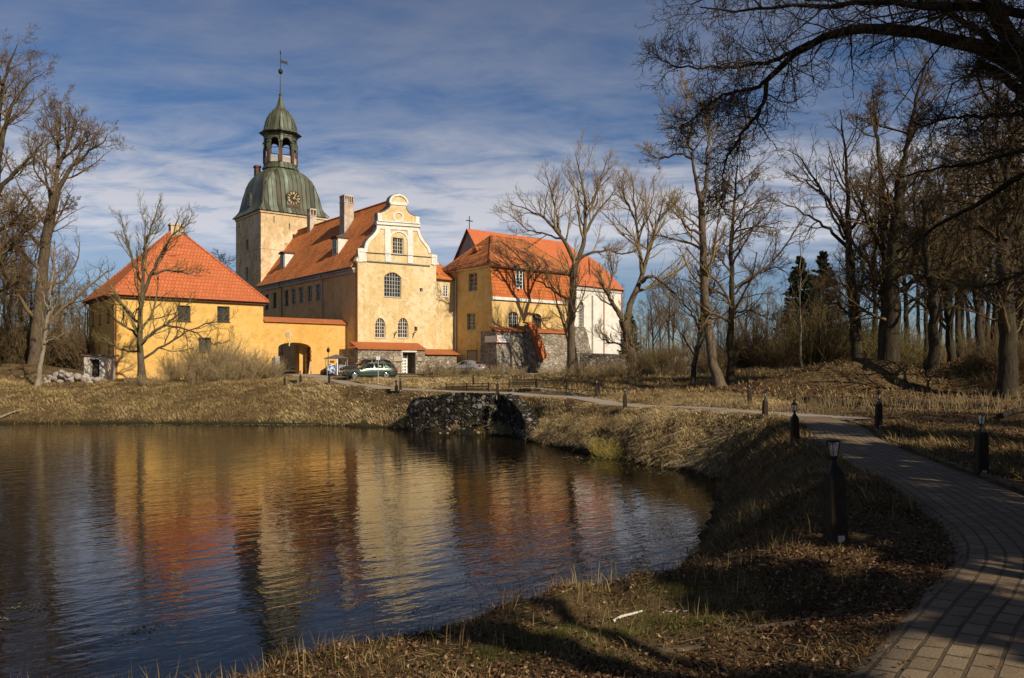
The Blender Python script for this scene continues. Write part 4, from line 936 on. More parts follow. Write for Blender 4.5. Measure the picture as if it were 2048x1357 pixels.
MB().box(-.05, BWD + .05, mz(CZ) - .08, -.29, CZ - .12, CZ + .22).build('cornice', MAT['white_trim'], bk)
r_ = MB(); hip(r_, -.55, BWD + .55, -.55, BDP + .5, BE + .08, (3.6, BDP / 2), (8.7, BDP / 2), 17.5 - BB, .18); br_ = r_.build('roof', MAT['mossy_tiles'], bk)
ridge_line(br_, (3.6, BDP / 2, 17.5 - BB), (8.7, BDP / 2, 17.5 - BB), MAT['mossy_tiles'])
for a, b in (((-.55, -.55), 3.6), ((BWD + .55, -.55), 8.7), ((-.55, BDP + .5), 3.6)): ridge_line(br_, (*a, BE + .1), (b, BDP / 2, 17.52 - BB), MAT['mossy_tiles'], .12)
MB().box(-.4, BWD + .4, -.4, .0, BE - .18, BE - .06).box(-.4, 0, .0, BDP, BE - .18, BE - .06).build('cornice', MAT['white_trim'], bk)
c_ = MB(); c_.poly([(1.2, 4.0, BE + 2.15), (1.2, 5.1, BE + 2.15), (1.2, 4.55, BE + 2.75)]); c_.poly([(1.2, 4.0, BE + 2.15), (1.2, 4.55, BE + 2.75), (2.4, 4.55, BE + 2.95)]); c_.poly([(1.2, 5.1, BE + 2.15), (1.2, 4.55, BE + 2.75), (2.4, 4.55, BE + 2.95)]); c_.build('dormer', MAT['mossy_tiles'], br_)
pipe(bk, [(-.5, BDP - 2.6, BE - .1), (-.5, BDP - 2.6, BE - .35), (-.14, BDP - 2.45, BE - .9), (-.14, BDP - 2.45, 2.3), (-.8, BDP - 2.6, 1.4)], 'zinc', .085)
s0, s1 = spx(BO, eV, z4x(352)), spx(BO, eV, z4x(287)); dz = zpx(BO, eV, s0, z4y(1066)) - BB
MB().box(-.06, -.003, s0, s1, 0, dz).build('door', MAT['oak_door'], bk); MB().box(-.1, -.003, s0 - .14, s1 + .14, dz + .003, dz + .16).box(-.08, -.003, s0 - .12, s0 - .003, 0, dz).box(-.08, -.003, s1 + .003, s1 + .12, 0, dz).build('door_frame', MAT['old_wood'], bk)
# stone base, tile coping and buttresses
SB = 5.05
def rough(mb, name, mat, parent, amp=.09, cuts=3, seed=0):
    o = mb.build(name, mat, parent); me = o.data
    import bmesh
    bm = bmesh.new(); bm.from_mesh(me); bmesh.ops.remove_doubles(bm, verts=bm.verts, dist=.002); bmesh.ops.triangulate(bm, faces=[f for f in bm.faces if len(f.verts) > 4])
    for _ in range(cuts):
        ed = [e for e in bm.edges if e.calc_length() > .45]
        if not ed: break
        bmesh.ops.subdivide_edges(bm, edges=ed, cuts=1, use_grid_fill=True)
    bm.normal_update()
    for v in bm.verts:
        c = v.co; n = vnoise(np.array([c.x * 2.3 + c.y * 1.1 + seed]), np.array([c.z * 2.4 + c.y * 1.7]), 31)[0] + .6 * vnoise(np.array([c.x * 5 + seed]), np.array([c.z * 5 + c.y * 4]), 32)[0]
        v.co += v.normal * n * amp * 1.6
    bm.to_mesh(me); bm.free(); me.polygons.foreach_set('use_smooth', [True] * len(me.polygons)); me.set_sharp_from_angle(angle=R(42)); return o
m_ = MB(); m_.loft([[(x, y, z) for x, y in ((-.25 * f, -.35 - 1.15 * f), (BWD + .1, -.35 - 1.15 * f), (BWD + .1, .5), (-.25 * f, 1.5))] for z, f in ((-.2, 1.25), (2, 1.05), (SB - .05, .85))])
rough(m_, 'stone_base', MAT['base_stone'], bk, .08, 3, 3)
m_ = MB(); lean(m_, -.35, BWD - .6, -1.55, -.3, SB - .02, SB + .42); m_.build('base_coping', MAT['coping_tiles'], bk)
sb0 = spx((BO[0] - V.x * 1.5, BO[1] - V.y * 1.5), eU, 1052)
def buttress(x0, x1, y0, zt, yo, name='buttress'):
    m = MB(); m.loft([[(x, yo * .9, -.2), (x, y0, -.2), (x, y0, zt), (x, y0 - .45, zt - .1), (x, yo, zt * .42)] for x in (x0, x1)]); o = rough(m, name, MAT['field_stone'], bk, .09, 3, x0)
    return o
b1 = buttress(sb0, sb0 + 1.15, -1.2, SB + .75, -3.3)
m_ = MB(); q = [(-1.0, SB + 1.1), (-1.75, SB + .95), (-3.75, SB * .42 + .25), (-3.85, SB * .42 - .1)]
m_.loft([[(xx, y, z) for y, z in q] + [(xx, y + .02, z - .16) for y, z in q[::-1]] for xx in (sb0 - .10, sb0 + 1.25)]); m_.build('buttress_tiles', MAT['mansard_tiles'], b1)
m_ = MB(); m_.loft([[(x, y, z) for x, y in ((BWD - 1.5, -2.0 - 1.2 * f), (BWD + .5 + 1.1 * f, -2.0 - 1.2 * f), (BWD + .5 + 1.1 * f, .5), (BWD - 1.5, .5))] for z, f in ((-.3, 1.0), (SB * .55, .55), (SB + .7, .0))]); rough(m_, 'buttress', MAT['field_stone'], bk, .11, 3, 50)
# the two notice boards on the corner of the base
def notice(px0, px1, py0, py1, O, e, n, rz, label, mat):
    s0, s1 = spx(O, e, px0), spx(O, e, px1); a, b = min(s0, s1), max(s0, s1); z0, z1 = zpx(O, e, a, py1), zpx(O, e, a, py0)
    w_ = b - a; o = thing('notice_board', label, 'sign', (O[0] + e[0] * a, O[1] + e[1] * a, z0), rz, 'notice boards on the corner')
    w = wall((0, 0), (1, 0), (0, -1), 0)
    m = MB(); w.box(m, 0, w_, 0, z1 - z0, -.04, .0); m.build('board', MAT[mat], o)
    m = MB()
    for q in ((-.03, 0, -.04, z1 - z0 + .03), (w_, w_ + .03, -.04, z1 - z0 + .03), (0, w_, -.07, 0), (0, w_, z1 - z0, z1 - z0 + .03)): w.box(m, *q, -.05, .012)
    m.build('frame', MAT['sign_red'], o)
    m = MB(); h = z1 - z0
    rr = random.Random(int(px0))
    for zz, l0, l1 in ((.74, .3, .72), (.50, .12, .86), (.28, .2, .8)):
        x = l0 * w_
        while x < l1 * w_ - .1: l = rr.uniform(.05, .17); w.box(m, x, x + l, zz * h - .045, zz * h + .045, .0, .006); x += l + .05
    m.build('lettering', MAT['print_dark'], o)
    return o
cO = (BO[0] - V.x * 1.62 - U.x * .42, BO[1] - V.y * 1.62 - U.y * .42)
notice(994, 1020, 671, 684.5, cO, eU, 0, CAST, 'white notice board with red edge on the sunlit corner of the stone base', 'sign_white')
cO2 = (BO[0] - V.x * 1.62 - U.x * .55, BO[1] - V.y * 1.62 - U.y * .55)
notice(970, 992.5, 671.5, 684.5, cO2, eV, 0, CAST + math.pi / 2, 'greyish notice board round the corner on the shaded side of the stone base', 'sign_white')

# --- church behind
CB = 1.6
cl, CO_ = building('church', 'white church with long orange roof and polygonal apse behind the corner block', 'church', 22.9, 5.8, CB)
CWD = 10.4; CL = 18.6; CE = 13.75 - CB; CRZ = 20.85 - CB
m_ = MB(); wz = wall((0, 0), (0, 1), (-1, 0), CB); wz.face(m_, [(0, 0), (CWD, 0), (CWD, CE), (CWD / 2, CRZ - .15), (0, CE)], .3); m_.build('gable', MAT['grey_plaster'], cl)
cs = wall((0, 0), (1, 0), (0, -1), CB); acx, acy, ar_ = 23.2, CWD / 2, 5.35
apts = [(acx + ar_ * math.cos(R(a)), acy + ar_ * math.sin(R(a))) for a in (-112.5, -67.5, -22.5, 22.5, 67.5, 112.5)]
SL = apts[0][0]
cs.wpx(CO_, eU, cl, 1157.5, 1167.5, 603, 655, cols=2, rows=8, rise=.6, mat='win_grey', rec=.3, fw=.14, bar=.06)
m_ = MB(); cs.face(m_, [(0, 0), (SL, 0), (SL, CE), (0, CE)], .45)
pts = [(SL, 0)] + apts[1:] + [(SL, CWD)]; pts[1] = apts[1]
for p, q in zip(pts[:-1], pts[1:]): m_.poly([(*p, 0), (*q, 0), (*q, CE), (*p, CE)])
m_.poly([(SL, CWD, 0), (0, CWD, 0), (0, CWD, CE), (SL, CWD, CE)]); m_.build('wall', MAT['white_plaster'], cl)
m_ = MB()
for k, p in enumerate(pts[:4]): m_.tube([(p[0] * 1.003, p[1] - .08, .2), (p[0] * 1.003, p[1] - .08, CE)], .085, 6)
m_.build('downpipe', MAT['copper_pipe'], cl); s_ = spx(CO_, eU, 1186); MB().box(s_ - .3, s_ + .35, -.35, 0, 0, CE - 1.4).build('buttress', MAT['white_plaster'], cl)
m_ = MB()
e0 = CE + .05; ax = acx; az = 19.1 - CB
m_.poly([(-.4, -.5, e0 - .2), (CL + .5, -.5, e0 - .2), (CL, CWD / 2, CRZ), (-.4, CWD / 2, CRZ)]); m_.poly([(-.4, CWD + .5, e0 - .2), (-.4, CWD / 2, CRZ), (CL, CWD / 2, CRZ), (CL + .5, CWD + .5, e0 - .2)])
m_.poly([(CL + .5, -.5, e0 - .2), (CL + 2.6, CWD / 2, az), (CL, CWD / 2, CRZ)]); m_.poly([(CL + .5, CWD + .5, e0 - .2), (CL, CWD / 2, CRZ), (CL + 2.6, CWD / 2, az)])
m_.build('roof', MAT['church_tiles'], cl)
m_ = MB(); ep = [(CL - .5, -.46)] + [(acx + (p[0] - acx) * 1.1, acy + (p[1] - acy) * 1.1) for p in [(SL, 0)] + apts[1:5] + [(SL, CWD)]] + [(CL - .5, CWD + .46)]
def bell(p, t): f = 1 - t; q = f ** .82; return (ax + (p[0] - ax) * q, acy + (p[1] - acy) * q, e0 - .25 + (az - e0 + .25) * t)
for p, q in zip(ep[:-1], ep[1:]):
    for t0, t1 in ((0, .12), (.12, .35), (.35, .6), (.6, .82), (.82, 1)): m_.poly([bell(p, t0), bell(q, t0), bell(q, t1), bell(p, t1)])
m_.poly([(ep[0][0], ep[0][1], e0 - .25), (ax, acy, az), (CL - .5, acy, az)]); m_.poly([(ep[-1][0], ep[-1][1], e0 - .25), (CL - .5, acy, az), (ax, acy, az)]); m_.build('apse_roof', MAT['church_tiles'], cl)
m_ = MB(); m_.box(0, SL, -.2, -.003, CE - .75, CE - .2)
for p, q in zip(pts[:3], pts[1:4]):
    m_.poly([(p[0], p[1] - .12, CE - .7), (q[0] + .1, q[1] - .12, CE - .7), (q[0] + .1, q[1] - .12, CE - .2), (p[0], p[1] - .12, CE - .2)])
m_.build('cornice', MAT['grey_plaster'], cl)
m_ = MB(); m_.tube([(.1, CWD / 2, CRZ - .2), (.1, CWD / 2, CRZ + 1.75)], .06, 6); m_.box(-.55 + .1, .55 + .1, CWD / 2 - .05, CWD / 2 + .05, CRZ + 1.05, CRZ + 1.17); m_.build('cross', MAT['iron'], cl)
m_ = MB(); m_.tube([(8.5, CWD / 2, CRZ - .1), (8.5, CWD / 2, CRZ + 1.1)], .04, 5); m_.build('lightning_rod', MAT['iron'], cl)
# --- churchyard wall
wp = [at(1160, 740, 82)[:2], at(1230, 740, 80)[:2], at(1320, 740, 78)[:2], at(1418, 740, 77)[:2]]
yw = thing('churchyard_wall', 'long low fieldstone wall under the white apse, running right behind the trees', 'wall', (wp[0][0], wp[0][1], .6))
m_ = MB(); rgs = []
for (x, y), pt in zip(wp, (706, 709, 712, 713)):
    zt = EYE + (CY - pt) / FPX * y; rgs.append([(x - wp[0][0], y - wp[0][1] - .3, -.3), (x - wp[0][0], y - wp[0][1] - .28, zt - .6), (x - wp[0][0], y - wp[0][1] + .3, zt - .6), (x - wp[0][0], y - wp[0][1] + .3, -.3)])
m_.loft(rgs); rough(m_, 'wall', MAT['field_stone'], yw, .06, 5, 9)
# ------------------------------------------------------------------ bollard lamps
def make_lamp(x, y, z, label, roofed=True, lean=0.0, hs=1.0):
    o = thing('bollard_lamp', label, 'lamp', (x, y, z), R(random.uniform(-8, 12)), 'bollard lamps along the path'); o.rotation_euler.x = R(random.uniform(-1.8, 1.8)); o.rotation_euler.y = R(random.uniform(-2, 2)); o.scale = (.84, .84, hs)
    m = MB()
    def sq(w, z, b=.012): return [(a, c, z) for a, c in ((-w + b, -w), (w - b, -w), (w, -w + b), (w, w - b), (w - b, w), (-w + b, w), (-w, w - b), (-w, -w + b))]
    m.loft([sq(.105, -.15), sq(.104, 0), sq(.098, .2), sq(.09, .63), sq(.086, .65)]); m.build('post', MAT['post_wood'], o)
    m = MB(); m.loft([sq(.088, .652), sq(.080, .66), sq(.055, .70), sq(.028, .755), sq(.022, .79)]); cap = m.build('cap', MAT['black_paint'], o)
    m = MB(); m.box(-.03, .045, -.118, -.104, .015, .075); m.build('base_plate', MAT['grey_metal'], o)
    m = MB(); n = 6
    def hx(r, z): return [(r * math.cos(k * math.pi / 3), r * math.sin(k * math.pi / 3), z) for k in range(n)]
    m.loft([hx(.028, .785), hx(.05, .80), hx(.045, .812)])
    lo, hi = hx(.044, .812), hx(.082, .955)
    for k in range(n): m.tube([lo[k], hi[k]], .0055, 5); m.tube([hi[k], hi[(k + 1) % n]], .006, 5); m.tube([lo[k], lo[(k + 1) % n]], .006, 5)
    lan = m.build('lantern', MAT['black_paint'], o)
    m = MB(); m.loft([hx(.041, .815), hx(.078, .952)], 0, False); m.build('glass', MAT['lamp_glass'], lan)
    m = MB(); m.lathe([(.016, .81), (.016, .845), (.022, .855), (.027, .88), (.025, .905), (.012, .925), (.002, .93)], 10); m.build('bulb', MAT['lamp_white'], lan)
    if roofed:
        m = MB(); m.loft([hx(.098, .952), hx(.094, .962), hx(.05, 1.0), hx(.018, 1.025), hx(.018, 1.04), hx(.026, 1.05), hx(.004, 1.075)]); m.build('lamp_roof', MAT['black_paint'], lan)
    return o
LAMPS = [(1672, 1094, 'bollard lamp with a roofless lantern nearest to the camera, beside the paved path', False, 0), (1591, 893, 'bollard lamp standing dark at the left edge of the paved path beyond the roofless one', True, 0), (1530, 838, 'bollard lamp on top of the pond bank where the paving joins the grey lane', True, 0),
    (1500, 815, 'bollard lamp on the far side of the grey lane by the two tall trunks', True, 0), (1757, 856, 'bollard lamp with a lit-looking pale lantern right of the end of the paving', True, 0), (1962, 950, 'dark bollard lamp with roofless lantern standing in the grass right of the path', False, 0), (1250, 820, 'bollard lamp over the long combed grass of the pond bank', True, 0),
    (1192, 797, 'bollard lamp behind the lane at the end of the low stone kerb', True, 0), (801, 784, 'bollard lamp at the lane left of the bridge with a dark board beside it', True, 0), (658, 771, 'bollard lamp at the road edge in front of the blue container', True, 0), (601, 766, 'bollard lamp at the road edge beside the black bin', True, 0),
    (695, 763, 'bollard lamp close to the front bumper of the green car', True, 0), (569, 775, 'small bollard lamp on the bank left of the black bin', True, 0), (995, 788, 'bollard lamp on the bridge in the gap of the parapet', True, 0), (947, 772, 'bollard lamp behind the left iron railing', True, 0)]
LP = []
for px, py, lb, rf, ln in LAMPS:
    x, y, z = hit(px, py)
    if px == 995: y = 46.6; x = (px - CX) / FPX * y; z = hz(x, y) - .1
    LP.append((x, y)); make_lamp(x, y, z, lb, rf, ln)
x, y, z = hit(791, 783); b = thing('leaning_board', 'dark board leaning beside the bollard lamp left of the bridge', 'board', (x, y - .1, z), R(20))
MB().loft([[(-.32, yy, -.05), (.2, yy, -.05), (.26, yy + .05, .85), (.12, yy + .05, .95), (-.02, yy + .05, .8)] for yy in (-.03, .0)]).build('board', MAT['old_wood'], b)
# ------------------------------------------------------------------ cars
def make_car(label, paint, x, y, z, rz, L=4.8, Wd=1.8, H=1.44, wagon=True):
    "x forward; half-width w; built from cross sections along the length"
    o = thing('parked_car', label, 'car', (x, y, z), rz, 'cars parked by the castle'); f = L / 4.8; w = Wd / 2
    # stations: x, sill z, belt half width, belt z, roof half width, roof z
    st = [(2.38, .34, .62, .60, .58, .62), (2.30, .26, .78, .68, .70, .71), (2.05, .22, .86, .74, .74, .79), (1.45, .20, .90, .80, .78, .87), (1.02, .19, .90, .84, .78, .93), (.92, .19, .90, .86, .76, .97),
          (.45, .18, .905, .89, .66, 1.26), (.12, .18, .905, .90, .62, 1.40), (-.4, .18, .905, .91, .61, 1.44), (-1.2, .19, .905, .92, .60, 1.43), (-1.75, .20, .90, .93, .58, 1.38), (-1.98, .22, .88, .94, .55, 1.30), (-2.22, .26, .85, .95, .60, 1.05), (-2.34, .30, .80, .93, .66, .98), (-2.40, .36, .74, .80, .66, .84)]
    if not wagon: st[9:] = [(-1.0, .19, .905, .92, .60, 1.40), (-1.55, .20, .90, .93, .56, 1.24), (-1.9, .22, .88, .95, .60, 1.04), (-2.2, .26, .85, .96, .66, 1.0), (-2.34, .30, .80, .93, .66, .97), (-2.40, .36, .74, .80, .66, .84)]
    rings = []
    for xx, s, bw, bz, rw, rz_ in st:
        hh = H / 1.44; k = w / .905
        r = [(-bw * .82 * k, s), (-bw * k, s + .14), (-bw * 1.0 * k, (s + bz) / 2 + .05), (-bw * .97 * k, bz), (-rw * 1.04 * k, rz_ - .05), (-rw * .8 * k, rz_ - .005), (0, rz_ + .012)]
        r = r + [(-a, b) for a, b in r[-2::-1]]
        rings.append([(xx * f, a, b * hh) for a, b in r])
    m = MB(); m.loft(rings); body = m.build('body', MAT[paint], o, 38)
    hh, k = H / 1.44, w / .905
    def sidepane(pts, s, nm='side_window'):
        q = MB(); q.poly([(a * f, s * (b_ * k + .006), c * hh) for a, b_, c in pts]); return q.build(nm, MAT['car_glass'], o)
    def wz(xx, t):                                # point on the glasshouse side between belt (t=0) and roof (t=1)
        for (xa, _, ba, za, ra, ta), (xb, _, bb, zb, rb, tb) in zip(st[:-1], st[1:]):
            if xb <= xx <= xa:
                q = (xa - xx) / (xa - xb); B, Z, Rf, T = ba + (bb - ba) * q, za + (zb - za) * q, ra + (rb - ra) * q, ta + (tb - ta) * q
                return (xx, B * .97 + (Rf * 1.04 - B * .97) * t, Z + (T - .05 - Z) * t)
    for s in (-1, 1):
        xe = -1.78 if wagon else -1.35
        for xa, xb in ((.62, -.28), (-.36, -1.12), (-1.2, xe)):
            if xb > xa: continue
            top = [wz(q, .93) for q in np.linspace(min(xa, .2), xb + (.12 if xb == xe else 0), 4)]; bot = [wz(q, .06) for q in np.linspace(xb, xa, 4)]
            sidepane(top + bot, s)
        q = MB(); c = wz(.78, .1); q.box(.70 * f, .86 * f, s * .90 * k, s * 1.06 * k, .92 * hh, 1.04 * hh) if s > 0 else q.box(.70 * f, .86 * f, -1.06 * k, -.90 * k, .92 * hh, 1.04 * hh); q.build('mirror', MAT[paint], o)
        for hx_ in (-.18, -1.02): q = MB(); q.box(hx_ * f, (hx_ + .18) * f, s * .905 * k - .01, s * .905 * k + .02, .80 * hh, .83 * hh); q.build('handle', MAT['chrome'], o)
        q = MB(); q.loft([[(2.33 * f, s * .40 * k, z_ * hh), (2.20 * f, s * .76 * k, z_ * hh), (2.02 * f, s * .80 * k, (z_ + .02) * hh)] + [(1.99 * f, s * .66 * k, z_ * hh)] for z_ in (.585, .70)]); q.build('headlight', MAT['lamp_white'], o)
        q = MB(); xr = -2.26; q.box((xr - .13) * f, (xr + .06) * f, min(s * .60, s * .87) * k, max(s * .60, s * .87) * k, .72 * hh, .92 * hh); q.build('tail_light', MAT['tail_red'], o)
        q = MB(); q.box(-2.0 * f, 2.0 * f, s * .905 * k - .004, s * .905 * k + .018, .50 * hh, .55 * hh); q.build('side_trim', MAT['black_paint'], o)
    q = MB(); q.poly([(.90 * f, -.70 * k, 1.0 * hh), (.90 * f, .70 * k, 1.0 * hh), (.16 * f, .57 * k, 1.40 * hh), (.16 * f, -.57 * k, 1.40 * hh)]); q.build('windscreen', MAT['car_glass'], o)
    xr0, xr1 = (-2.0, -2.22) if wagon else (-1.56, -1.92)
    q = MB(); q.poly([((xr0 - .02) * f, -.52 * k, 1.29 * hh if wagon else 1.25 * hh), ((xr1 - .02) * f, -.62 * k, 1.04 * hh), ((xr1 - .02) * f, .62 * k, 1.04 * hh), ((xr0 - .02) * f, .52 * k, 1.29 * hh if wagon else 1.25 * hh)]); q.build('rear_window', MAT['car_glass'], o)
    q = MB(); q.box(2.36 * f, 2.405 * f, -.32 * k, .32 * k, .46 * hh, .60 * hh); q.build('grille', MAT['black_paint'], o)
    q = MB(); q.box(2.385 * f, 2.41 * f, -.26, .26, .34, .44); q.build('number_plate', MAT['paint_white'], o)
    q = MB(); q.box(-2.425 * f, -2.39 * f, -.26, .26, .58, .69); q.build('number_plate', MAT['paint_white'], o)
    for xx in (1.42, -1.36):
        for s in (-1, 1):
            R_ = .315; yy = s * (w - .10)
            q = MB(); q.loft([[(xx * f + r_ * math.cos(a), yy + s * d, .315 + r_ * math.sin(a)) for a in np.linspace(0, 2 * math.pi, 24, endpoint=False)] for r_, d in ((.20, -.10), (R_, -.09), (R_ + .005, .07), (R_ - .03, .112), (.215, .112), (.205, .05))]); q2 = q.build('wheel', MAT['tyre'], o, 40)
            q = MB()
            q.loft([[(xx * f + r_ * math.cos(a), yy + s * d, .315 + r_ * math.sin(a)) for a in np.linspace(0, 2 * math.pi, 24, endpoint=False)] for r_, d in ((.222, .113), (.20, .120), (.19, .08))])
            for j in range(5):
                a = j * 2 * math.pi / 5 + .3; ca, sa = math.cos(a), math.sin(a)
                q.loft([[(xx * f + ca * r_ - sa * o_, yy + s * d, .315 + sa * r_ + ca * o_) for r_, o_ in ((.0, -.045), (.2, -.055), (.2, .055), (0, .045))] for d in (.085, .118)])
            q.build('rim', MAT['chrome'], q2, 30)
            q = MB(); q.loft([[(xx * f + r_ * math.cos(a), s * (w + .004 - dd), .315 + r_ * math.sin(a)) for a in np.linspace(-.25, math.pi + .25, 17)] + [(xx * f + (r_ - .06) * math.cos(a), s * (w + .004 - dd), .315 + (r_ - .06) * math.sin(a)) for a in np.linspace(math.pi + .25, -.25, 17)] for r_, dd in ((.40, .0), (.40, .02))]); q.build('wheel_arch', MAT['black_paint'], o)
    for s in ((-1, 1) if wagon else ()):
        q = MB(); q.tube([(.05 * f, s * .60 * k, 1.43 * hh), (-.2 * f, s * .60 * k, 1.475 * hh), (-1.3 * f, s * .58 * k, 1.47 * hh), (-1.6 * f, s * .57 * k, 1.42 * hh)], .018, 6); q.build('roof_rail', MAT['black_paint'], o)
    return o
x, y, z = hit(740, 759.5); y += .7; x = (737 - CX) / FPX * y
make_car('green estate car parked on the road in front of the stone annex', 'car_green', x, y, z + .03, R(180 + 25))
x2, y2 = x + .35, y + 2.6
make_car('black car mostly hidden behind the green estate car', 'car_black', x2 - 1.0, y2, hz(x2, y2) + .16, R(180 + 25), 4.7, 1.78, 1.48)
x, y, z = hit(931, 748.5)
make_car('small silver car seen from behind through bushes near the block', 'car_silver', x, y + .8, z + .05, R(180 - 24), 4.2, 1.7, 1.42, False)
# ------------------------------------------------------------------ things by the gate and road
x, y, z = hit(553.5, 752); c = thing('utility_cabinet', 'pale two-tier metal utility cabinet beside the gateway', 'cabinet', (x, y, z), CAST)
MB().box(-.26, .26, -.16, .16, -.1, 1.0).build('lower_box', MAT['grey_metal'], c); MB().box(-.24, .24, -.15, .15, 1.02, 1.84).box(-.27, .27, -.18, .18, 1.84, 1.9).build('upper_box', MAT['grey_metal'], c); MB().box(-.21, .21, -.168, -.155, 1.08, 1.78).build('door', MAT['grey_metal'], c); MB().box(-.46, -.28, -.05, .1, -.1, 1.75).build('back_post', MAT['rust'], c)
x, y, z = hit(587, 768); c = thing('litter_bin', 'black square bin standing on the grass by the road', 'bin', (x, y, z), R(15)); k = 1.0
MB().loft([[(a * w_, b_ * w_, zz) for a, b_ in ((-1, -1), (1, -1), (1, 1), (-1, 1))] for w_, zz in ((.24, -.03), (.27, .40), (.24, .41), (.22, .15))]).build('bin_body', MAT['black_paint'], c); MB().loft([[(a * w_, b_ * w_, zz) for a, b_ in ((-1, -1), (1, -1), (1, 1), (-1, 1))] for w_, zz in ((.285, .38), (.285, .43), (.265, .43))], 0, False).build('rim', MAT['black_paint'], c)
x, y, z = hit(656.5, 749); y = 79.0; x = (656.5 - CX) / FPX * y; z = hz(x, y)
c = thing('post_lantern', 'thin post with a dark round lantern before the orange wall', 'lamp', (x, y, z), 0); zt_ = EYE + (CY - 706) / FPX * y - z
MB().tube([(0, 0, -.1), (0, 0, zt_)], .035, 8).build('pole', MAT['old_wood'], c); MB().lathe([(.03, zt_), (.13, zt_ + .1), (.17, zt_ + .25), (.13, zt_ + .42), (.05, zt_ + .5), (.01, zt_ + .58)], 12).build('lantern', MAT['black_paint'], c, 50)
y = 78.2; x = (673 - CX) / FPX * y; z = hz(x, y)
c = thing('bottle_cage', 'blue and white mottled container under a small grey hipped shelter', 'container', (x, y, z), R(20))
h_ = MB(); h_.loft([[(-1.12, -.72, 1.62), (1.12, -.72, 1.62), (1.12, .72, 1.62), (-1.12, .72, 1.62)], [(-1.16, -.76, 1.68), (1.16, -.76, 1.68), (1.16, .76, 1.68), (-1.16, .76, 1.68)], [(-.05, -.05, 2.05), (.05, -.05, 2.05), (.05, .05, 2.05), (-.05, .05, 2.05)]]); h_.build('roof', MAT['zinc_dark'], c)
for sx in (-1, 1):
    for sy in (-1, 1): MB().tube([(sx * .98, sy * .6, -.05), (sx * .98, sy * .6, 1.64)], .03, 6).build('post', MAT['grey_metal'], c)
for x0 in (-.52, .52):
    m = MB(); m.loft([[(x0 + .5 * q * math.cos(a), yy, .52 + .52 * q * math.sin(a) * (1.1 if math.sin(a) > 0 else .95)) for a in np.linspace(0, 2 * math.pi, 20, endpoint=False)] for q, yy in ((.8, -.62), (1, -.5), (1, .5), (.8, .62))]); m.build('drum', MAT['blue_mosaic'], c, 40)
MB().box(-.05, .05, -.68, -.62, .0, 1.6).build('mullion', MAT['paint_white'], c); MB().box(-.72, -.3, -.70, -.66, 1.2, 1.42).build('plaque', MAT['rust'], c)
y = 68.5; xy = hit(756.5, 769); x, y, z = xy
c = thing('parking_sign', 'white two-part sign plate on a thin pole before the green car', 'sign', (x, y, z), 0); zt_ = EYE + (CY - 713) / FPX * y - z; s_ = y / FPX
MB().tube([(0, 0, -.2), (0, 0, zt_)], .03, 8).build('pole', MAT['grey_metal'], c); MB().box(-3.6 * s_, -.5 * s_, -.05, -.03, zt_ - 7.5 * s_, zt_).build('plate', MAT['paint_white'], c); MB().box(.5 * s_, 3.6 * s_, -.05, -.03, zt_ - 7.5 * s_, zt_).build('plate', MAT['paint_white'], c)
# ------------------------------------------------------------------ bridge, railings, low walls
def stone_wall(name, label, pts, tops, thick, mat, amp=.10, cat='wall', low=-.6, coping=None):
    p0 = pts[0]; o = thing(name, label, cat, (p0[0], p0[1], 0)); m = MB(); n = len(pts); P = [Vector(p) for p in pts]; rg = []
    for i in range(n):
        t = (P[min(i + 1, n - 1)] - P[max(i - 1, 0)]).normalized(); nn = Vector((-t.y, t.x)) * thick / 2; q = P[i] - P[0]; zb = (low[i] if isinstance(low, (list, tuple)) else low)
        rg.append([(q.x - nn.x, q.y - nn.y, zb), (q.x - nn.x, q.y - nn.y, tops[i]), (q.x + nn.x, q.y + nn.y, tops[i]), (q.x + nn.x, q.y + nn.y, zb)])
    m.loft(rg); rough(m, 'stonework', MAT[mat], o, amp, 5, p0[0])
    return o
bp = [at(826, 800, 47.6), at(850, 793, 47.0), at(885, 788, 46.3), at(925, 787, 45.7), at(965, 787, 45.1), at(992, 787, 44.9)]
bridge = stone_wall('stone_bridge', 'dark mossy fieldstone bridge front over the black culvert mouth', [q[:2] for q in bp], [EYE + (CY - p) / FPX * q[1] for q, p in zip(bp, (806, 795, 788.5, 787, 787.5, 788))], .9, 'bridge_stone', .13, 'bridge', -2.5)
bq = [at(1006, 788, 44.7), at(1022, 791, 43.9), at(1042, 808, 42.6), at(1058, 824, 41.3), at(1064, 838, 40.6)]
P0 = Vector(bp[0][:2]); m = MB(); P = [Vector(q[:2]) for q in bq]; rg = []
for i, (q, pt) in enumerate(zip(P, (789, 792, 808, 826, 845))):
    t = (P[min(i + 1, 4)] - P[max(i - 1, 0)]).normalized(); nn = Vector((-t.y, t.x)) * .4; a = q - P0; zt_ = EYE + (CY - pt) / FPX * q.y
    rg.append([(a.x - nn.x, a.y - nn.y, -2.5), (a.x - nn.x, a.y - nn.y, zt_), (a.x + nn.x, a.y + nn.y, zt_), (a.x + nn.x, a.y + nn.y, -2.5)])
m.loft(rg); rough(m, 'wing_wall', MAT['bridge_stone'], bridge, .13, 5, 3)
m = MB(); a = at(955, 850, 44.55); a = (a[0] - P0.x, a[1] - P0.y)        # culvert mouth: ring of stones round a flat sheet painted black for the vault's shade
m.loft([[(a[0] + r_ * 1.25 * math.cos(q), a[1] + yy, -2.45 + r_ * math.sin(q) * 1.15) for q in np.linspace(0, math.pi, 13)] + [(a[0] + r2 * 1.25 * math.cos(q), a[1] + yy, -2.45 + r2 * math.sin(q) * 1.15) for q in np.linspace(math.pi, 0, 13)] for r_, r2, yy in ((1.05, .8, -.12), (1.05, .8, .5))]); rough(m, 'arch_ring', MAT['bridge_stone'], bridge, .05, 1, 8)
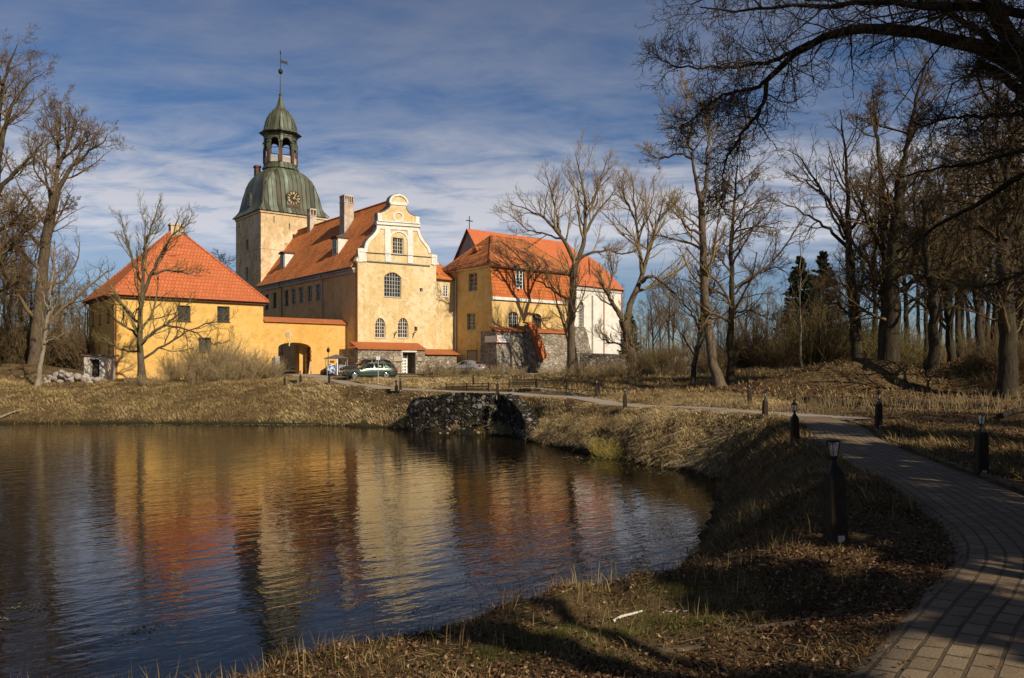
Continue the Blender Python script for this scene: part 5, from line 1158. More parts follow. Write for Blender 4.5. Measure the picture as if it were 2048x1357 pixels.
m = MB(); m.loft([[(a[0] + .82 * 1.25 * math.cos(q), a[1] + yy, -2.45 + .82 * math.sin(q) * 1.15) for q in np.linspace(0, math.pi, 13)] for yy in (.0, .02)]); m.build('culvert', MAT['void_shade'], bridge)
m = MB(); q0, q1 = at(978, 788, 45.0), at(1012, 789, 44.6); m.box(q0[0] - P0.x, q1[0] - P0.x, 44.2 - P0.y, 45.3 - P0.y, -1.6, -.45); rough(m, 'footing', MAT['bridge_stone'], bridge, .1, 3, 5)
def railing(label, pa, pb, h, posts, bars, name='iron_railing', ornate=True):
    a, b_ = Vector(pa), Vector(pb); o = thing(name, label, 'railing', (a.x, a.y, a.z)); d = b_ - a; L = Vector((d.x, d.y)).length
    def q(t, z): return (d.x * t, d.y * t, d.z * t + z)
    m = MB()
    for z in (.12, h - .03) + ((h - .22,) if ornate else ()): m.tube([q(0, z), q(1, z)], .022, 6)
    m.build('rails', MAT['iron'], o)
    for k in range(posts): t = k / (posts - 1); MB().tube([q(t, -.25), q(t, h + .06)], .035, 6).build('post', MAT['iron'], o)
    if bars:
        m = MB()
        for k in range(bars):
            t = (k + .5) / bars; m.tube([q(t, .12), q(t, h - .03)], .013, 5)
            if ornate: m.tube([q(t - .3 / bars, .3), q(t, .42), q(t + .3 / bars, .3)], .014, 5); m.tube([q(t - .25 / bars, h - .38), q(t, h - .26), q(t + .25 / bars, h - .38)], .012, 5)
        m.build('bars', MAT['iron'], o)
    return o
railing('black iron railing panels behind the dark stone bridge', at(892, 784.5, 50.8), at(977, 784, 48.4), .55, 3, 34)
railing('thin two-bar rail across the gap between the railings', at(978, 784, 48.4), at(1018, 784.5, 48.0), .52, 2, 0, ornate=False)
railing('black iron railing panels standing on the low stone kerb', at(1018, 778, 51), at(1072, 778, 50.4), .62, 2, 20)
railing('rusty faded railing sloping down along the pale kerb stones', at(1073, 778, 50.4), at(1198, 787, 46.5), .62, 3, 44, ornate=False)
q = [at(p, 790, d) for p, d in ((1018, 50.6), (1045, 50.2), (1066, 49.8))]
stone_wall('stone_kerb', 'dark low stone kerb under the right iron railing', [v[:2] for v in q], [EYE + (CY - 778.5) / FPX * v[1] for v in q], .5, 'bridge_stone', .06, 'wall', -.4)
q = [at(p, 790, d) for p, d in ((1067, 49.7), (1110, 48.6), (1150, 47.4), (1186, 46.4))]
stone_wall('stone_kerb', 'pale crumbling stone kerb beside the lane left of a lamp', [v[:2] for v in q], [.06 + EYE + (CY - p) / FPX * v[1] for v, p in zip(q, (779, 784, 788, 791))], .5, 'plinth_stone', .09, 'wall', -.4)
q = [at(p, 798, d) for p, d in ((1198, 46), (1232, 45), (1266, 44))]
stone_wall('stone_kerb', 'short dark stone kerb behind the lamp over the grassy bank', [v[:2] for v in q], [EYE + (CY - p) / FPX * v[1] for v, p in zip(q, (789, 790, 793))], .5, 'bridge_stone', .06, 'wall', -.5)
for nm, E in (('left', EDGING[0]), ('right', EDGING[1])):
    a = E[0]; za = hz(*a); o = thing('path_edging', 'low concrete edging along the %s side of the paved path' % nm, 'edging', (a[0], a[1], za)); m = MB(); T = np.gradient(E, axis=0); T /= np.linalg.norm(T, axis=1)[:, None]; rg = []
    for q, t in zip(E, T):
        zz = float(height(q[:1], q[1:], False)[0]) - za + .035; nx_, ny_ = t[1] * .035, -t[0] * .035; dz_ = .012 * float(vnoise(q[:1] * 3, q[1:] * 3, 4)[0]); x_, y_ = q[0] - a[0], q[1] - a[1]
        rg.append([(x_ - nx_, y_ - ny_, zz - .12), (x_ - nx_, y_ - ny_, zz + .008 + dz_), (x_ + nx_, y_ + ny_, zz + .008 + dz_), (x_ + nx_, y_ + ny_, zz - .12)])
    m.loft(rg); m.build('edging', MAT['old_concrete'], o)
E = [hit(px, py) for px, py in ((1085, 1352), (1180, 1332), (1290, 1308), (1400, 1290), (1500, 1268), (1600, 1245), (1680, 1222))]; a = E[0]
o = thing('buried_kerb', 'half buried line of old kerb crossing the near bank diagonally', 'kerb', a); m = MB(); m.loft([[(p[0] - a[0] + dx * .8, p[1] - a[1] + dx * -.5, p[2] - a[2] + dz) for dx, dz in ((-.035, -.1), (-.035, .006), (.035, .010), (.035, -.1))] for p in E]); m.build('kerb', MAT['old_concrete'], o)
# ------------------------------------------------------------------ cellar portal, boulders, sticks, stump
x, y, z = hit(193, 766, 40); y = 67.0; x = (192 - CX) / FPX * y; z = hz(x, y)
c = thing('cellar_portal', 'whitish concrete cellar portal with a dark doorway left of the yellow house', 'portal', (x, y, z), R(8)); s_ = y / FPX
MB().box(-20 * s_, -9 * s_, -.3, 2.2, -.3, 44 * s_).box(9 * s_, 19 * s_, -.3, 2.2, -.3, 44 * s_).box(-20 * s_, 19 * s_, -.302, 2.2, 44 * s_, 50 * s_).build('frame', MAT['concrete'], c); MB().box(-9 * s_, 9 * s_, .25, .32, -.2, 44 * s_).build('door', MAT['dark_door'], c); MB().box(-24 * s_, 24 * s_, -.45, 2.6, 50 * s_ + .003, 53 * s_).build('roof_slab', MAT['old_wood'], c)
BM = []
for k in range(6):
    import bmesh
    bm = bmesh.new(); bmesh.ops.create_icosphere(bm, subdivisions=3, radius=1)
    rr = np.random.RandomState(100 + k); dirs = rr.normal(size=(9, 3)); dirs /= np.linalg.norm(dirs, axis=1)[:, None]; cut = rr.uniform(.62, .95, 9); sc3 = rr.uniform(.75, 1.2, 3)
    for v in bm.verts:
        p = np.array(v.co); f_ = 1.0
        for d_, c_ in zip(dirs, cut): f_ = min(f_, c_ / max(1e-3, p @ d_)) if p @ d_ > c_ else f_
        p = p * f_ * sc3; p = p + .05 * np.array([vnoise(np.array([p[0] * 4 + p[2]]), np.array([p[1] * 4 + k]), 40)[0]] * 3); v.co = p
    me = bpy.data.meshes.new('boulder'); bm.to_mesh(me); bm.free(); me.materials.append(MAT['boulder']); me.polygons.foreach_set('use_smooth', [True] * len(me.polygons)); me.set_sharp_from_angle(angle=R(35)); BM.append(me)
def rock(x, y, z, r, label, group, name='boulder'):
    o = link(name, BM[random.randrange(6)]); o.location = (x, y, z); o.scale = (r, r * random.uniform(.8, 1.1), r * random.uniform(.65, .9)); o.rotation_euler = (random.random(), random.random(), random.random() * 6); return tag(o, label, 'boulder', group)
for k in range(58):
    px = random.triangular(84, 208, 130); h = 1.0 if px < 165 else .55; y = 64.6 + random.uniform(-.6, 1.0); x = (px - CX) / FPX * y
    env = max(.1, 1 - abs(px - 125) / 60) * .95 if px < 160 else .35
    rock(x, y, hz(x, y) + .1 + random.random() * env * .9, random.uniform(.18, .36), 'whitish boulder heaped in the pile before the cellar portal', 'boulders heaped by the cellar portal')
for px, py, r_ in ((1012, 756, .42), (1026, 755, .40), (1056, 757, .34), (1074, 756.5, .32), (1105, 753, .36), (1158, 753.5, .34), (1146, 754, .28), (1020, 758, .25)):
    x, y, z = hit(px, py); rock(x, y, z + .02, r_ * .62, 'white stone along the edge of the castle road', 'white stones edging the castle road', 'edge_stone')
PEB = BM[2].copy(); PEB.materials.clear(); PEB.materials.append(MAT['old_wood'])
for k in range(9):
    px = random.uniform(880, 958); py = random.uniform(852, 868); y = 44.0 - (py - 852) * .10; x = (px - CX) / FPX * y; rock(x, y, EYE + (CY - py) / FPX * y, random.uniform(.05, .11), 'small pale stone at the water below the bridge', 'small stones at the foot of the bridge', 'pebble_stone').data = PEB
y = 78.8; x = (653 - CX) / FPX * y; o = rock(x, y, hz(x, y) + .3, .75, 'large brown boulder at the foot of the orange wall', None); o.data = o.data.copy(); o.data.materials.clear(); o.data.materials.append(MAT['rust'])
x, y, z = hit(1618, 812); c = thing('tree_stump', 'dark sawn tree stump in the pale grass beyond the paving', 'stump', (x, y, z)); m = MB(); m.lathe([(.42, -.1), (.36, .08), (.32, .3), (.31, .40), (.02, .41)], 16); rough(m, 'stump', MAT['bark_dark'], c, .05, 1, 2)
def stick(px0, py0, px1, py1, r, label, mat='birch_bark'):
    a, b_ = Vector(hit(px0, py0)), Vector(hit(px1, py1)); o = thing('fallen_branch', label, 'branch', a); d = b_ - a
    MB().tube([(0, 0, r), d * .3 + Vector((0, .02, r * 1.6)), d * .65 + Vector((0, -.02, r * 1.9)), d + Vector((0, 0, r))], r, 8, 0, r * .6).build('stick', MAT[mat], o, 50)
stick(1226, 1240, 1284, 1228, .014, 'white birch stick lying on the near bank grass'); stick(1352, 1224, 1376, 1221, .007, 'small pale stick right of the white birch stick'); stick(1326, 1226, 1346, 1223, .006, 'short pale twig between two birch sticks')
stick(1004, 872, 1012, 842, .04, 'bare stick leaning out of the water at the bridge', 'plank')
stick(0, 838, 48, 826, .09, 'driftwood branch on the far left shore', 'bark_pale')
stick(2000, 838, 2060, 830, .12, 'dark fallen log in the grass at the right edge', 'bark_dark')
y = 92; x = (1376 - CX) / FPX * y; c = thing('white_post', 'white post behind the churchyard wall', 'post', (x, y, hz(x, y))); MB().tube([(0, 0, -.1), (0, 0, 3.6)], .14, 8).lathe([(.14, 3.6), (.16, 3.62), (.02, 3.75)], 8).build('post', MAT['paint_white'], c)
# ------------------------------------------------------------------ bare trees, spruces, bushes
def norm(v): return v / np.maximum(np.linalg.norm(v, axis=-1, keepdims=True), 1e-9)
def tube_arrays(P, Rd, k):
    N, n, _ = P.shape; T = norm(np.gradient(P, axis=1)); ref = np.zeros_like(T); ref[..., 2] = 1.0; flat = np.abs(T[:, :1, 2:3]) > .88
    ref = np.where(flat, np.array([1.0, 0, 0]), ref); A = norm(np.cross(T, ref)); B = np.cross(T, A)
    a = np.arange(k) * 2 * np.pi / k
    V_ = P[:, :, None, :] + Rd[:, :, None, None] * (A[:, :, None, :] * np.cos(a)[:, None] + B[:, :, None, :] * np.sin(a)[:, None])
    I = np.arange(N * n * k).reshape(N, n, k); J = np.roll(I, -1, axis=2)
    return V_.reshape(-1, 3), np.stack([I[:, :-1], J[:, :-1], J[:, 1:], I[:, 1:]], -1).reshape(-1, 4)
def tubes_mesh(name, sets, mat, smooth=True):
    vs, fs, off = [], [], 0
    for P, Rd, k in sets:
        v, f = tube_arrays(P, Rd, k); vs.append(v); fs.append(f + off); off += len(v)
    return fast_mesh(name, np.concatenate(vs), [np.concatenate(fs)], mat, smooth)
def resample(pts, n=16, rng=None, wob=0.0):
    P = np.array(pts, float); d = np.r_[0, np.cumsum(np.linalg.norm(np.diff(P, axis=0), axis=1))]; q = np.linspace(0, d[-1], n)
    O = np.stack([np.interp(q, d, P[:, i]) for i in range(3)], -1)
    for _ in range(2): O[1:-1] = .25 * O[:-2] + .5 * O[1:-1] + .25 * O[2:]
    if rng is not None and wob: O[1:-1] += rng.normal(size=(n - 2, 3)) * wob
    return O
def sprout(rng, P, Rd, m, t0, t1, ang, lf, n, up=.05, wob=.12, rr=.55, rmin=.008, tip=.3, lmin=.0, lmax=1e9, flat=0.0, rl=.020):
    N, n0, _ = P.shape; idx = np.repeat(np.arange(N), m); M = N * m
    t = t0 + (t1 - t0) * ((np.tile(np.arange(m), N) + rng.rand(M)) / m); f = t * (n0 - 1); i = np.minimum(f.astype(int), n0 - 2); w = (f - i)[:, None]
    base = P[idx, i] * (1 - w) + P[idx, i + 1] * w; T = norm(P[idx, i + 1] - P[idx, i]); rb = Rd[idx, i] * (1 - w[:, 0]) + Rd[idx, i + 1] * w[:, 0]
    Ln = np.linalg.norm(np.diff(P, axis=1), axis=2).sum(1)[idx]
    q = rng.normal(size=(M, 3)); q[:, 2] *= (1 - flat); q = norm(q - (q * T).sum(1, keepdims=True) * T)
    a = np.radians(rng.uniform(*ang, M))[:, None]; d = norm(np.cos(a) * T + np.sin(a) * q)
    L = np.clip(Ln * rng.uniform(*lf, M) * (1.2 - .72 * t), lmin, lmax)
    r0 = np.maximum(np.minimum(rb * rr, rl * L + rmin), rmin); out = np.empty((M, n, 3)); out[:, 0] = base
    for k in range(1, n):
        d = norm(d + rng.normal(size=(M, 3)) * wob + np.array([0, 0, up])); out[:, k] = out[:, k - 1] + d * (L / (n - 1))[:, None]
    return out, r0[:, None] * np.linspace(1, tip, n)[None, :]
def limb_sets(rng, limbs, n=16, wob=.0):
    P = np.stack([resample(p, n, rng, wob) for p, _, _ in limbs]); Rd = np.stack([np.linspace(a, b_, n) for _, a, b_ in limbs]); return P, Rd
def tree_meshes(rng, limbs, lev, bark_m, twig_m, rmin=.012, n=16, wob=.04, flare=1.35, ends=True):
    P, Rd = limb_sets(rng, limbs, n, wob); Rd[0, 0] *= flare; Rd[0, 1] *= 1 + (flare - 1) * .35
    tk = [(P, Rd, 9)]; cr = []; src = (P, Rd)
    for li, L in enumerate(lev):
        kw = dict(L); k = kw.pop('k'); big = kw.pop('trunk', False); sel = kw.pop('sel', None)
        p, r = src if sel is None else (src[0][sel], src[1][sel])
        c = sprout(rng, p, r, rmin=rmin if li else rmin * 1.6, **kw); (tk if big else cr).append((*c, k)); src = c
    return tubes_mesh('trunk', tk, MAT[bark_m]), tubes_mesh('crown', cr, MAT[twig_m])
def place_tree(label, meshes, loc, rz=0.0, s=1.0, group=None, cat='tree', name='bare_tree'):
    o = thing(name, label, cat, loc, rz, group); o.scale = (s, s, s) if not isinstance(s, tuple) else s
    link('trunk', meshes[0], o); link('crown', meshes[1], o); return o
def hero(label, px, py, d, limbs_px, lev, bark_m, twig_m, seed, rmin=.012, z=None, wob=.05, name='bare_tree', group=None, dz=.9):
    "limbs given by photograph points at about distance d, spread in depth so the tree is round"
    rng = np.random.RandomState(seed); x = (px - CX) / FPX * d; zb = (hz(x, d) if z is None else z) - .15; limbs = []
    for pts, r0, r1 in limbs_px:
        q = []; dep = rng.uniform(-1, 1) * dz
        for i, pt in enumerate(pts):
            dd = pt[2] if len(pt) > 2 else d + dep * i * .6
            w = at(pt[0], pt[1], dd); q.append((w[0] - x, w[1] - d, w[2] - zb))
        if len(limbs) == 0: q[0] = (q[0][0], q[0][1], 0)
        limbs.append((q, r0, r1))
    return place_tree(label, tree_meshes(rng, limbs, lev, bark_m, twig_m, rmin, 16, wob), (x, d, zb), name=name, group=group)
ASH = [dict(m=10, t0=.22, t1=.99, ang=(25, 58), lf=(.32, .62), n=9, up=.09, wob=.12, rr=.6, k=5), dict(m=8, t0=.15, t1=1, ang=(25, 60), lf=(.36, .62), n=7, up=.12, wob=.13, k=4), dict(m=7, t0=.15, t1=1, ang=(20, 55), lf=(.34, .6), n=5, up=.16, wob=.14, k=3)]
ASHF = [dict(q) for q in ASH]; ASHF[0].update(m=11); ASHF[1].update(m=8); ASHF[2].update(m=7)
# ash in front of the block
hero('tall bare tree with forked trunk before the corner block, shadow on its wall', 1141, 757, 84.5, [
    ([(1141, 757), (1143, 690), (1144, 620), (1146, 570), (1150, 530)], .46, .36), ([(1150, 530), (1141, 505), (1120, 470), (1090, 435), (1062, 422), (1040, 412), (1022, 408)], .26, .03), ([(1150, 532), (1165, 505), (1168, 470), (1172, 420), (1168, 380), (1158, 340), (1150, 305)], .30, .03),
    ([(1168, 470), (1190, 430), (1215, 400), (1240, 370)], .18, .03), ([(1155, 520), (1180, 505), (1220, 500), (1250, 512), (1275, 500)], .18, .03), ([(1120, 470), (1112, 430), (1105, 390), (1090, 345)], .16, .03), ([(1144, 605), (1120, 590), (1090, 570), (1065, 560), (1055, 540)], .16, .03),
    ([(1172, 420), (1195, 385), (1205, 345), (1215, 320)], .13, .02), ([(1130, 480), (1100, 470), (1060, 462), (1030, 440), (1005, 420)], .12, .02)], ASHF, 'bark_brown', 'twig_tan', 11)
hero('leaning bare tree with wide crooked fork right of the white apse', 1266, 738, 74, [
    ([(1268, 738), (1262, 705), (1252, 660), (1246, 640)], .52, .42), ([(1248, 645), (1262, 605), (1280, 565), (1292, 530), (1300, 490), (1318, 440), (1330, 390)], .34, .04), ([(1246, 642), (1230, 615), (1218, 590), (1205, 570), (1196, 540)], .28, .04), ([(1285, 550), (1278, 500), (1272, 440), (1268, 390), (1262, 345)], .2, .03),
    ([(1283, 565), (1295, 552), (1310, 553), (1330, 570), (1350, 590)], .2, .04), ([(1318, 440), (1345, 410), (1360, 390)], .14, .03), ([(1262, 705), (1240, 690), (1205, 680), (1192, 660)], .12, .03), ([(1272, 440), (1250, 400), (1240, 360)], .14, .03), ([(1216, 590), (1225, 550), (1218, 500)], .12, .03)], ASHF, 'bark_brown', 'twig_tan', 12)
TALL = [dict(m=13, t0=.35, t1=.98, ang=(30, 65), lf=(.26, .50), n=9, up=.08, wob=.14, rr=.55, k=5), dict(m=8, t0=.15, t1=1, ang=(25, 60), lf=(.32, .55), n=7, up=.10, wob=.16, k=4), dict(m=7, t0=.15, t1=1, ang=(25, 60), lf=(.3, .55), n=5, up=.10, wob=.15, k=3), dict(m=2, t0=.3, t1=1, ang=(20, 50), lf=(.3, .55), n=4, up=.1, wob=.12, k=3)]
hero('very tall slim bare tree with pale forked top behind the lane', 1438, 795, 51, [
    ([(1440, 797), (1428, 740), (1418, 680), (1412, 620), (1408, 550), (1405, 470), (1402, 400)], .34, .21), ([(1403, 405), (1392, 370), (1387, 320), (1378, 285), (1360, 260), (1345, 215)], .14, .02), ([(1403, 405), (1412, 370), (1416, 320), (1418, 260), (1414, 210)], .15, .02), ([(1387, 320), (1360, 305), (1330, 320), (1300, 312), (1290, 295)], .09, .02), ([(1416, 310), (1440, 290), (1470, 280), (1500, 250)], .08, .02),
    ([(1405, 465), (1385, 462), (1370, 450), (1345, 420), (1330, 405)], .11, .02), ([(1378, 285), (1385, 240), (1370, 190), (1360, 160)], .08, .02), ([(1404, 420), (1440, 395), (1460, 370)], .09, .02)], [dict(TALL[0], t0=.45)] + TALL[1:], 'bark_brown', 'twig_tan', 13, rmin=.009)
hero('bare tree with fanned horizontal branches, right of the very tall slim one', 1463, 790, 53, [
    ([(1465, 792), (1460, 720), (1462, 640), (1464, 560), (1462, 480), (1470, 400), (1475, 330)], .27, .05), ([(1464, 590), (1490, 570), (1520, 545), (1555, 530), (1585, 560)], .09, .02), ([(1463, 510), (1490, 470), (1530, 450), (1555, 460)], .08, .02), ([(1462, 480), (1490, 430), (1520, 400), (1545, 395)], .08, .02), ([(1466, 440), (1440, 410), (1425, 380)], .07, .02), ([(1463, 540), (1440, 520), (1420, 500)], .07, .02), ([(1470, 400), (1500, 370), (1520, 340)], .07, .02), ([(1463, 630), (1500, 620), (1540, 640)], .07, .02)],
    [dict(m=16, t0=.25, t1=1, ang=(35, 75), lf=(.30, .52), n=8, up=.02, wob=.12, rr=.55, k=5, flat=.5), dict(TALL[1], up=.03), dict(TALL[2], up=.04), TALL[3]], 'bark_dark', 'twig_brown', 14, rmin=.009)
hero('small leaning bare tree left of the very tall slim one', 1384, 780, 55, [([(1383, 782), (1388, 735), (1398, 690), (1405, 640), (1402, 590)], .22, .07), ([(1400, 660), (1380, 620), (1350, 590), (1330, 570)], .1, .02), ([(1403, 620), (1425, 580), (1440, 540)], .08, .02)], ASH, 'bark_dark', 'twig_brown', 15, rmin=.009)
hero('thin pale trunked sapling in front of the dark spruces', 1601, 745, 62, [([(1602, 752), (1601, 680), (1600, 600), (1601, 520), (1600, 455)], .10, .015)], [dict(m=16, t0=.3, t1=.98, ang=(25, 45), lf=(.12, .28), n=7, up=.06, wob=.06, rr=.5, k=4), dict(m=5, t0=.2, t1=1, ang=(25, 50), lf=(.25, .45), n=5, up=.06, wob=.1, k=3)], 'bark_pale', 'twig_grey', 16, rmin=.008)
# left side
hero('bare lichen-covered tree standing before the yellow house', 285, 778, 62.5, [
    ([(285, 780), (281, 720), (280, 660), (284, 590), (287, 520), (289, 480), (291, 440)], .30, .03), ([(281, 690), (300, 670), (330, 650), (360, 625), (385, 600)], .16, .02), ([(284, 590), (300, 550), (325, 505), (345, 470), (360, 430)], .16, .02), ([(281, 650), (260, 625), (235, 600), (200, 585)], .13, .02), ([(285, 570), (265, 520), (250, 470), (240, 430)], .12, .02), ([(282, 680), (250, 650), (225, 640), (195, 600)], .11, .02),
    ([(300, 550), (340, 540), (380, 548), (410, 540)], .11, .02), ([(283, 720), (330, 690), (370, 665), (420, 645), (460, 640)], .11, .02), ([(287, 500), (305, 450), (320, 400)], .1, .02), ([(345, 470), (375, 450), (385, 430)], .08, .02), ([(282, 705), (240, 700), (205, 680), (190, 690)], .09, .02), ([(330, 650), (380, 660), (430, 690), (460, 680)], .09, .02)],
    [dict(m=10, t0=.15, t1=1, ang=(25, 60), lf=(.25, .5), n=8, up=.10, wob=.14, rr=.6, k=5), dict(m=7, t0=.15, t1=1, ang=(25, 60), lf=(.35, .6), n=6, up=.12, wob=.14, k=4), dict(m=6, t0=.2, t1=1, ang=(20, 55), lf=(.35, .6), n=4, up=.14, wob=.13, k=3)], 'bark_brown', 'twig_olive', 17, rmin=.010)
hero('pale smooth trunked young tree on the left bank', 74, 790, 61, [([(74, 792), (80, 735), (90, 670), (98, 620), (104, 560), (108, 490)], .20, .03), ([(92, 655), (110, 640), (128, 625)], .05, .015), ([(88, 685), (120, 672), (140, 660)], .05, .015), ([(98, 615), (112, 560), (135, 510)], .08, .015), ([(97, 620), (80, 570), (75, 530)], .06, .015)], [dict(ASH[0], lf=(.14, .26), m=9), dict(ASH[1], lf=(.3, .5)), ASH[2]], 'bark_pale', 'twig_grey', 18, rmin=.010)
BIG = [dict(m=11, t0=.2, t1=.99, ang=(25, 60), lf=(.34, .64), n=9, up=.06, wob=.15, rr=.55, k=5), dict(m=9, t0=.15, t1=1, ang=(30, 65), lf=(.32, .55), n=7, up=.05, wob=.18, k=4), dict(m=8, t0=.15, t1=1, ang=(25, 65), lf=(.3, .55), n=5, up=.05, wob=.18, k=3), dict(m=3, t0=.3, t1=1, ang=(20, 55), lf=(.3, .55), n=4, up=.06, wob=.14, k=3)]
hero('tall dark bare tree leaning right with a broom-shaped top at the left edge', 74, 728, 78, [
    ([(68, 735), (76, 640), (84, 560), (92, 480), (104, 420), (112, 385)], .62, .42), ([(112, 388), (114, 340), (118, 300), (120, 250), (122, 205)], .24, .03), ([(112, 388), (132, 350), (150, 325), (180, 300), (205, 290), (215, 268)], .26, .03), ([(118, 330), (140, 280), (155, 240), (150, 215)], .18, .03), ([(105, 410), (92, 360), (92, 310), (96, 270)], .16, .03), ([(150, 325), (175, 275), (195, 262)], .13, .02), ([(100, 430), (130, 420), (150, 400)], .12, .02), ([(120, 290), (108, 240), (110, 215)], .12, .02)], BIG, 'bark_brown', 'twig_brown', 19)
hero('great bare tree cut by the left edge of the picture, reaching highest there', -14, 735, 72, [
    ([(-20, 740), (-22, 600), (-20, 480), (-14, 400), (-8, 330)], .75, .45), ([(-8, 330), (8, 260), (28, 200), (60, 160), (85, 150)], .28, .03), ([(-8, 330), (-5, 250), (5, 170), (25, 110), (35, 88)], .30, .03), ([(-14, 400), (15, 360), (45, 330), (75, 300), (90, 270)], .25, .03), ([(-18, 470), (10, 455), (40, 430), (65, 395)], .22, .03), ([(-20, 540), (15, 500), (45, 470), (80, 440)], .2, .03), ([(-20, 590), (10, 580), (40, 560), (70, 590)], .18, .03), ([(5, 170), (-20, 120), (-30, 90)], .18, .03), ([(-20, 520), (5, 540), (30, 520), (60, 520)], .16, .02)], BIG, 'bark_dark', 'twig_brown', 20)
# ------------------------------------------------------------------ generic trees shared by the woods
def generic(seed, H=22, r=.34, m=11, first=.32, ang=(25, 60), lf=(.28, .45), bark_m='bark_dark', twig_m='twig_brown', rmin=.014, up=.08, lean=.04, l2=9, l3=8):
    rng = np.random.RandomState(seed); pts = [(0, 0, 0)]; dx, dy = rng.uniform(-lean, lean, 2)
    for k in range(1, 7): pts.append((pts[-1][0] + (dx + rng.normal() * .035) * H / 6, pts[-1][1] + (dy + rng.normal() * .035) * H / 6, H * k / 6))
    lev = [dict(m=m, t0=first, t1=.96, ang=ang, lf=lf, n=10, up=up, wob=.11, rr=.62, k=6, trunk=True), dict(m=l2, t0=.2, t1=.98, ang=(25, 60), lf=(.32, .58), n=8, up=up * .8, wob=.15, k=4), dict(m=l3, t0=.15, t1=1, ang=(25, 60), lf=(.34, .58), n=6, up=.06, wob=.17, k=3), dict(m=5, t0=.2, t1=1, ang=(25, 60), lf=(.32, .55), n=4, up=.06, wob=.16, k=3)]
    return tree_meshes(rng, [(pts, r, .04)], lev, bark_m, twig_m, rmin, 18, .05)
GEN = [generic(31), generic(32, 20, .28, 9, .42, bark_m='bark_brown'), generic(33, 24, .42, 12, .28, (30, 70), (.3, .5)), generic(34, 17, .22, 10, .25, twig_m='twig_grey', bark_m='bark_brown'), generic(35, 22, .30, 10, .45, (20, 45), (.2, .34), twig_m='twig_dark')]
def wood(label, group, spots, kinds, hs=(.8, 1.15), seed=1):
    rr = random.Random(seed)
    for px, d, s in spots:
        x = (px - CX) / FPX * d; place_tree(label if isinstance(label, str) else label(px), GEN[rr.choice(kinds)], (x, d, hz(x, d) - .2), rr.uniform(0, 6.28), s * rr.uniform(.92, 1.08), group)
wood('bare tree in the tangled wood left of the yellow house', 'bare trees in the left wood', [(-120, 88, 1.0), (-60, 96, .95), (5, 92, .8), (32, 104, .75), (60, 98, .62), (95, 108, .62), (128, 100, .52), (150, 116, .62), (170, 106, .5), (25, 84, .55), (190, 122, .6), (-30, 80, .8), (110, 90, .42), (215, 130, .6), (-160, 70, 1.0), (48, 118, .9), (140, 92, .38), (15, 120, .8), (75, 84, .45), (118, 118, .7), (158, 94, .4), (-10, 100, .9), (38, 90, .5), (180, 110, .45), (-45, 86, 1.15), (-90, 78, 1.2), (12, 96, 1.05), (-25, 108, 1.25), (40, 112, 1.0)], [0, 1, 3, 4])
wood('bare tree rising behind the roofs beside the tower', 'bare trees behind the castle roofs', [(425, 128, .92), (450, 136, .95), (405, 140, .85), (868, 150, .85), (890, 158, .85), (905, 150, .75), (640, 165, 1.0), (1050, 175, .85), (1215, 128, .72), (1238, 136, .8), (575, 118, .36), (590, 128, .45), (560, 124, .4), (606, 140, .5)], [1, 3], seed=2)
wood('slender bare tree in the far thicket right of the church', 'bare trees in the thicket beyond the wall', [(1300, 96, .45), (1345, 90, .42), (1420, 88, .48), (1450, 76, .42), (1490, 84, .45), (1530, 92, .5), (1565, 80, .38), (1625, 72, .42), (1680, 88, .62), (1725, 84, .7), (1395, 110, .55), (1470, 120, .6), (1320, 80, .3), (1365, 84, .34), (1440, 92, .4), (1505, 76, .3), (1550, 88, .36), (1585, 104, .5), (1660, 78, .4), (1640, 96, .5), (1700, 76, .45), (1285, 88, .33), (1308, 78, .36), (1338, 82, .45), (1368, 75, .38), (1322, 100, .5), (1350, 104, .55), (1290, 98, .42)], [1, 3, 0], seed=3)
wood('dark bare tree deep in the wood at the right', 'bare trees deep in the right wood', [(1790, 74, .8), (1835, 80, .85), (1880, 68, .72), (1925, 78, .9), (1970, 70, .85), (2030, 66, .9), (2080, 60, .95), (1745, 92, .9), (1815, 98, .95), (1900, 100, 1.0), (1990, 92, 1.0), (2060, 86, 1.0), (2120, 74, 1.0), (1860, 88, .9), (1850, 58, .7), (1920, 62, .8), (1985, 56, .75), (2045, 54, .85), (2100, 50, .9), (1895, 54, .45), (1975, 62, .6), (2020, 72, .9), (1940, 90, 1.0)], [0, 1, 2, 4], seed=4)
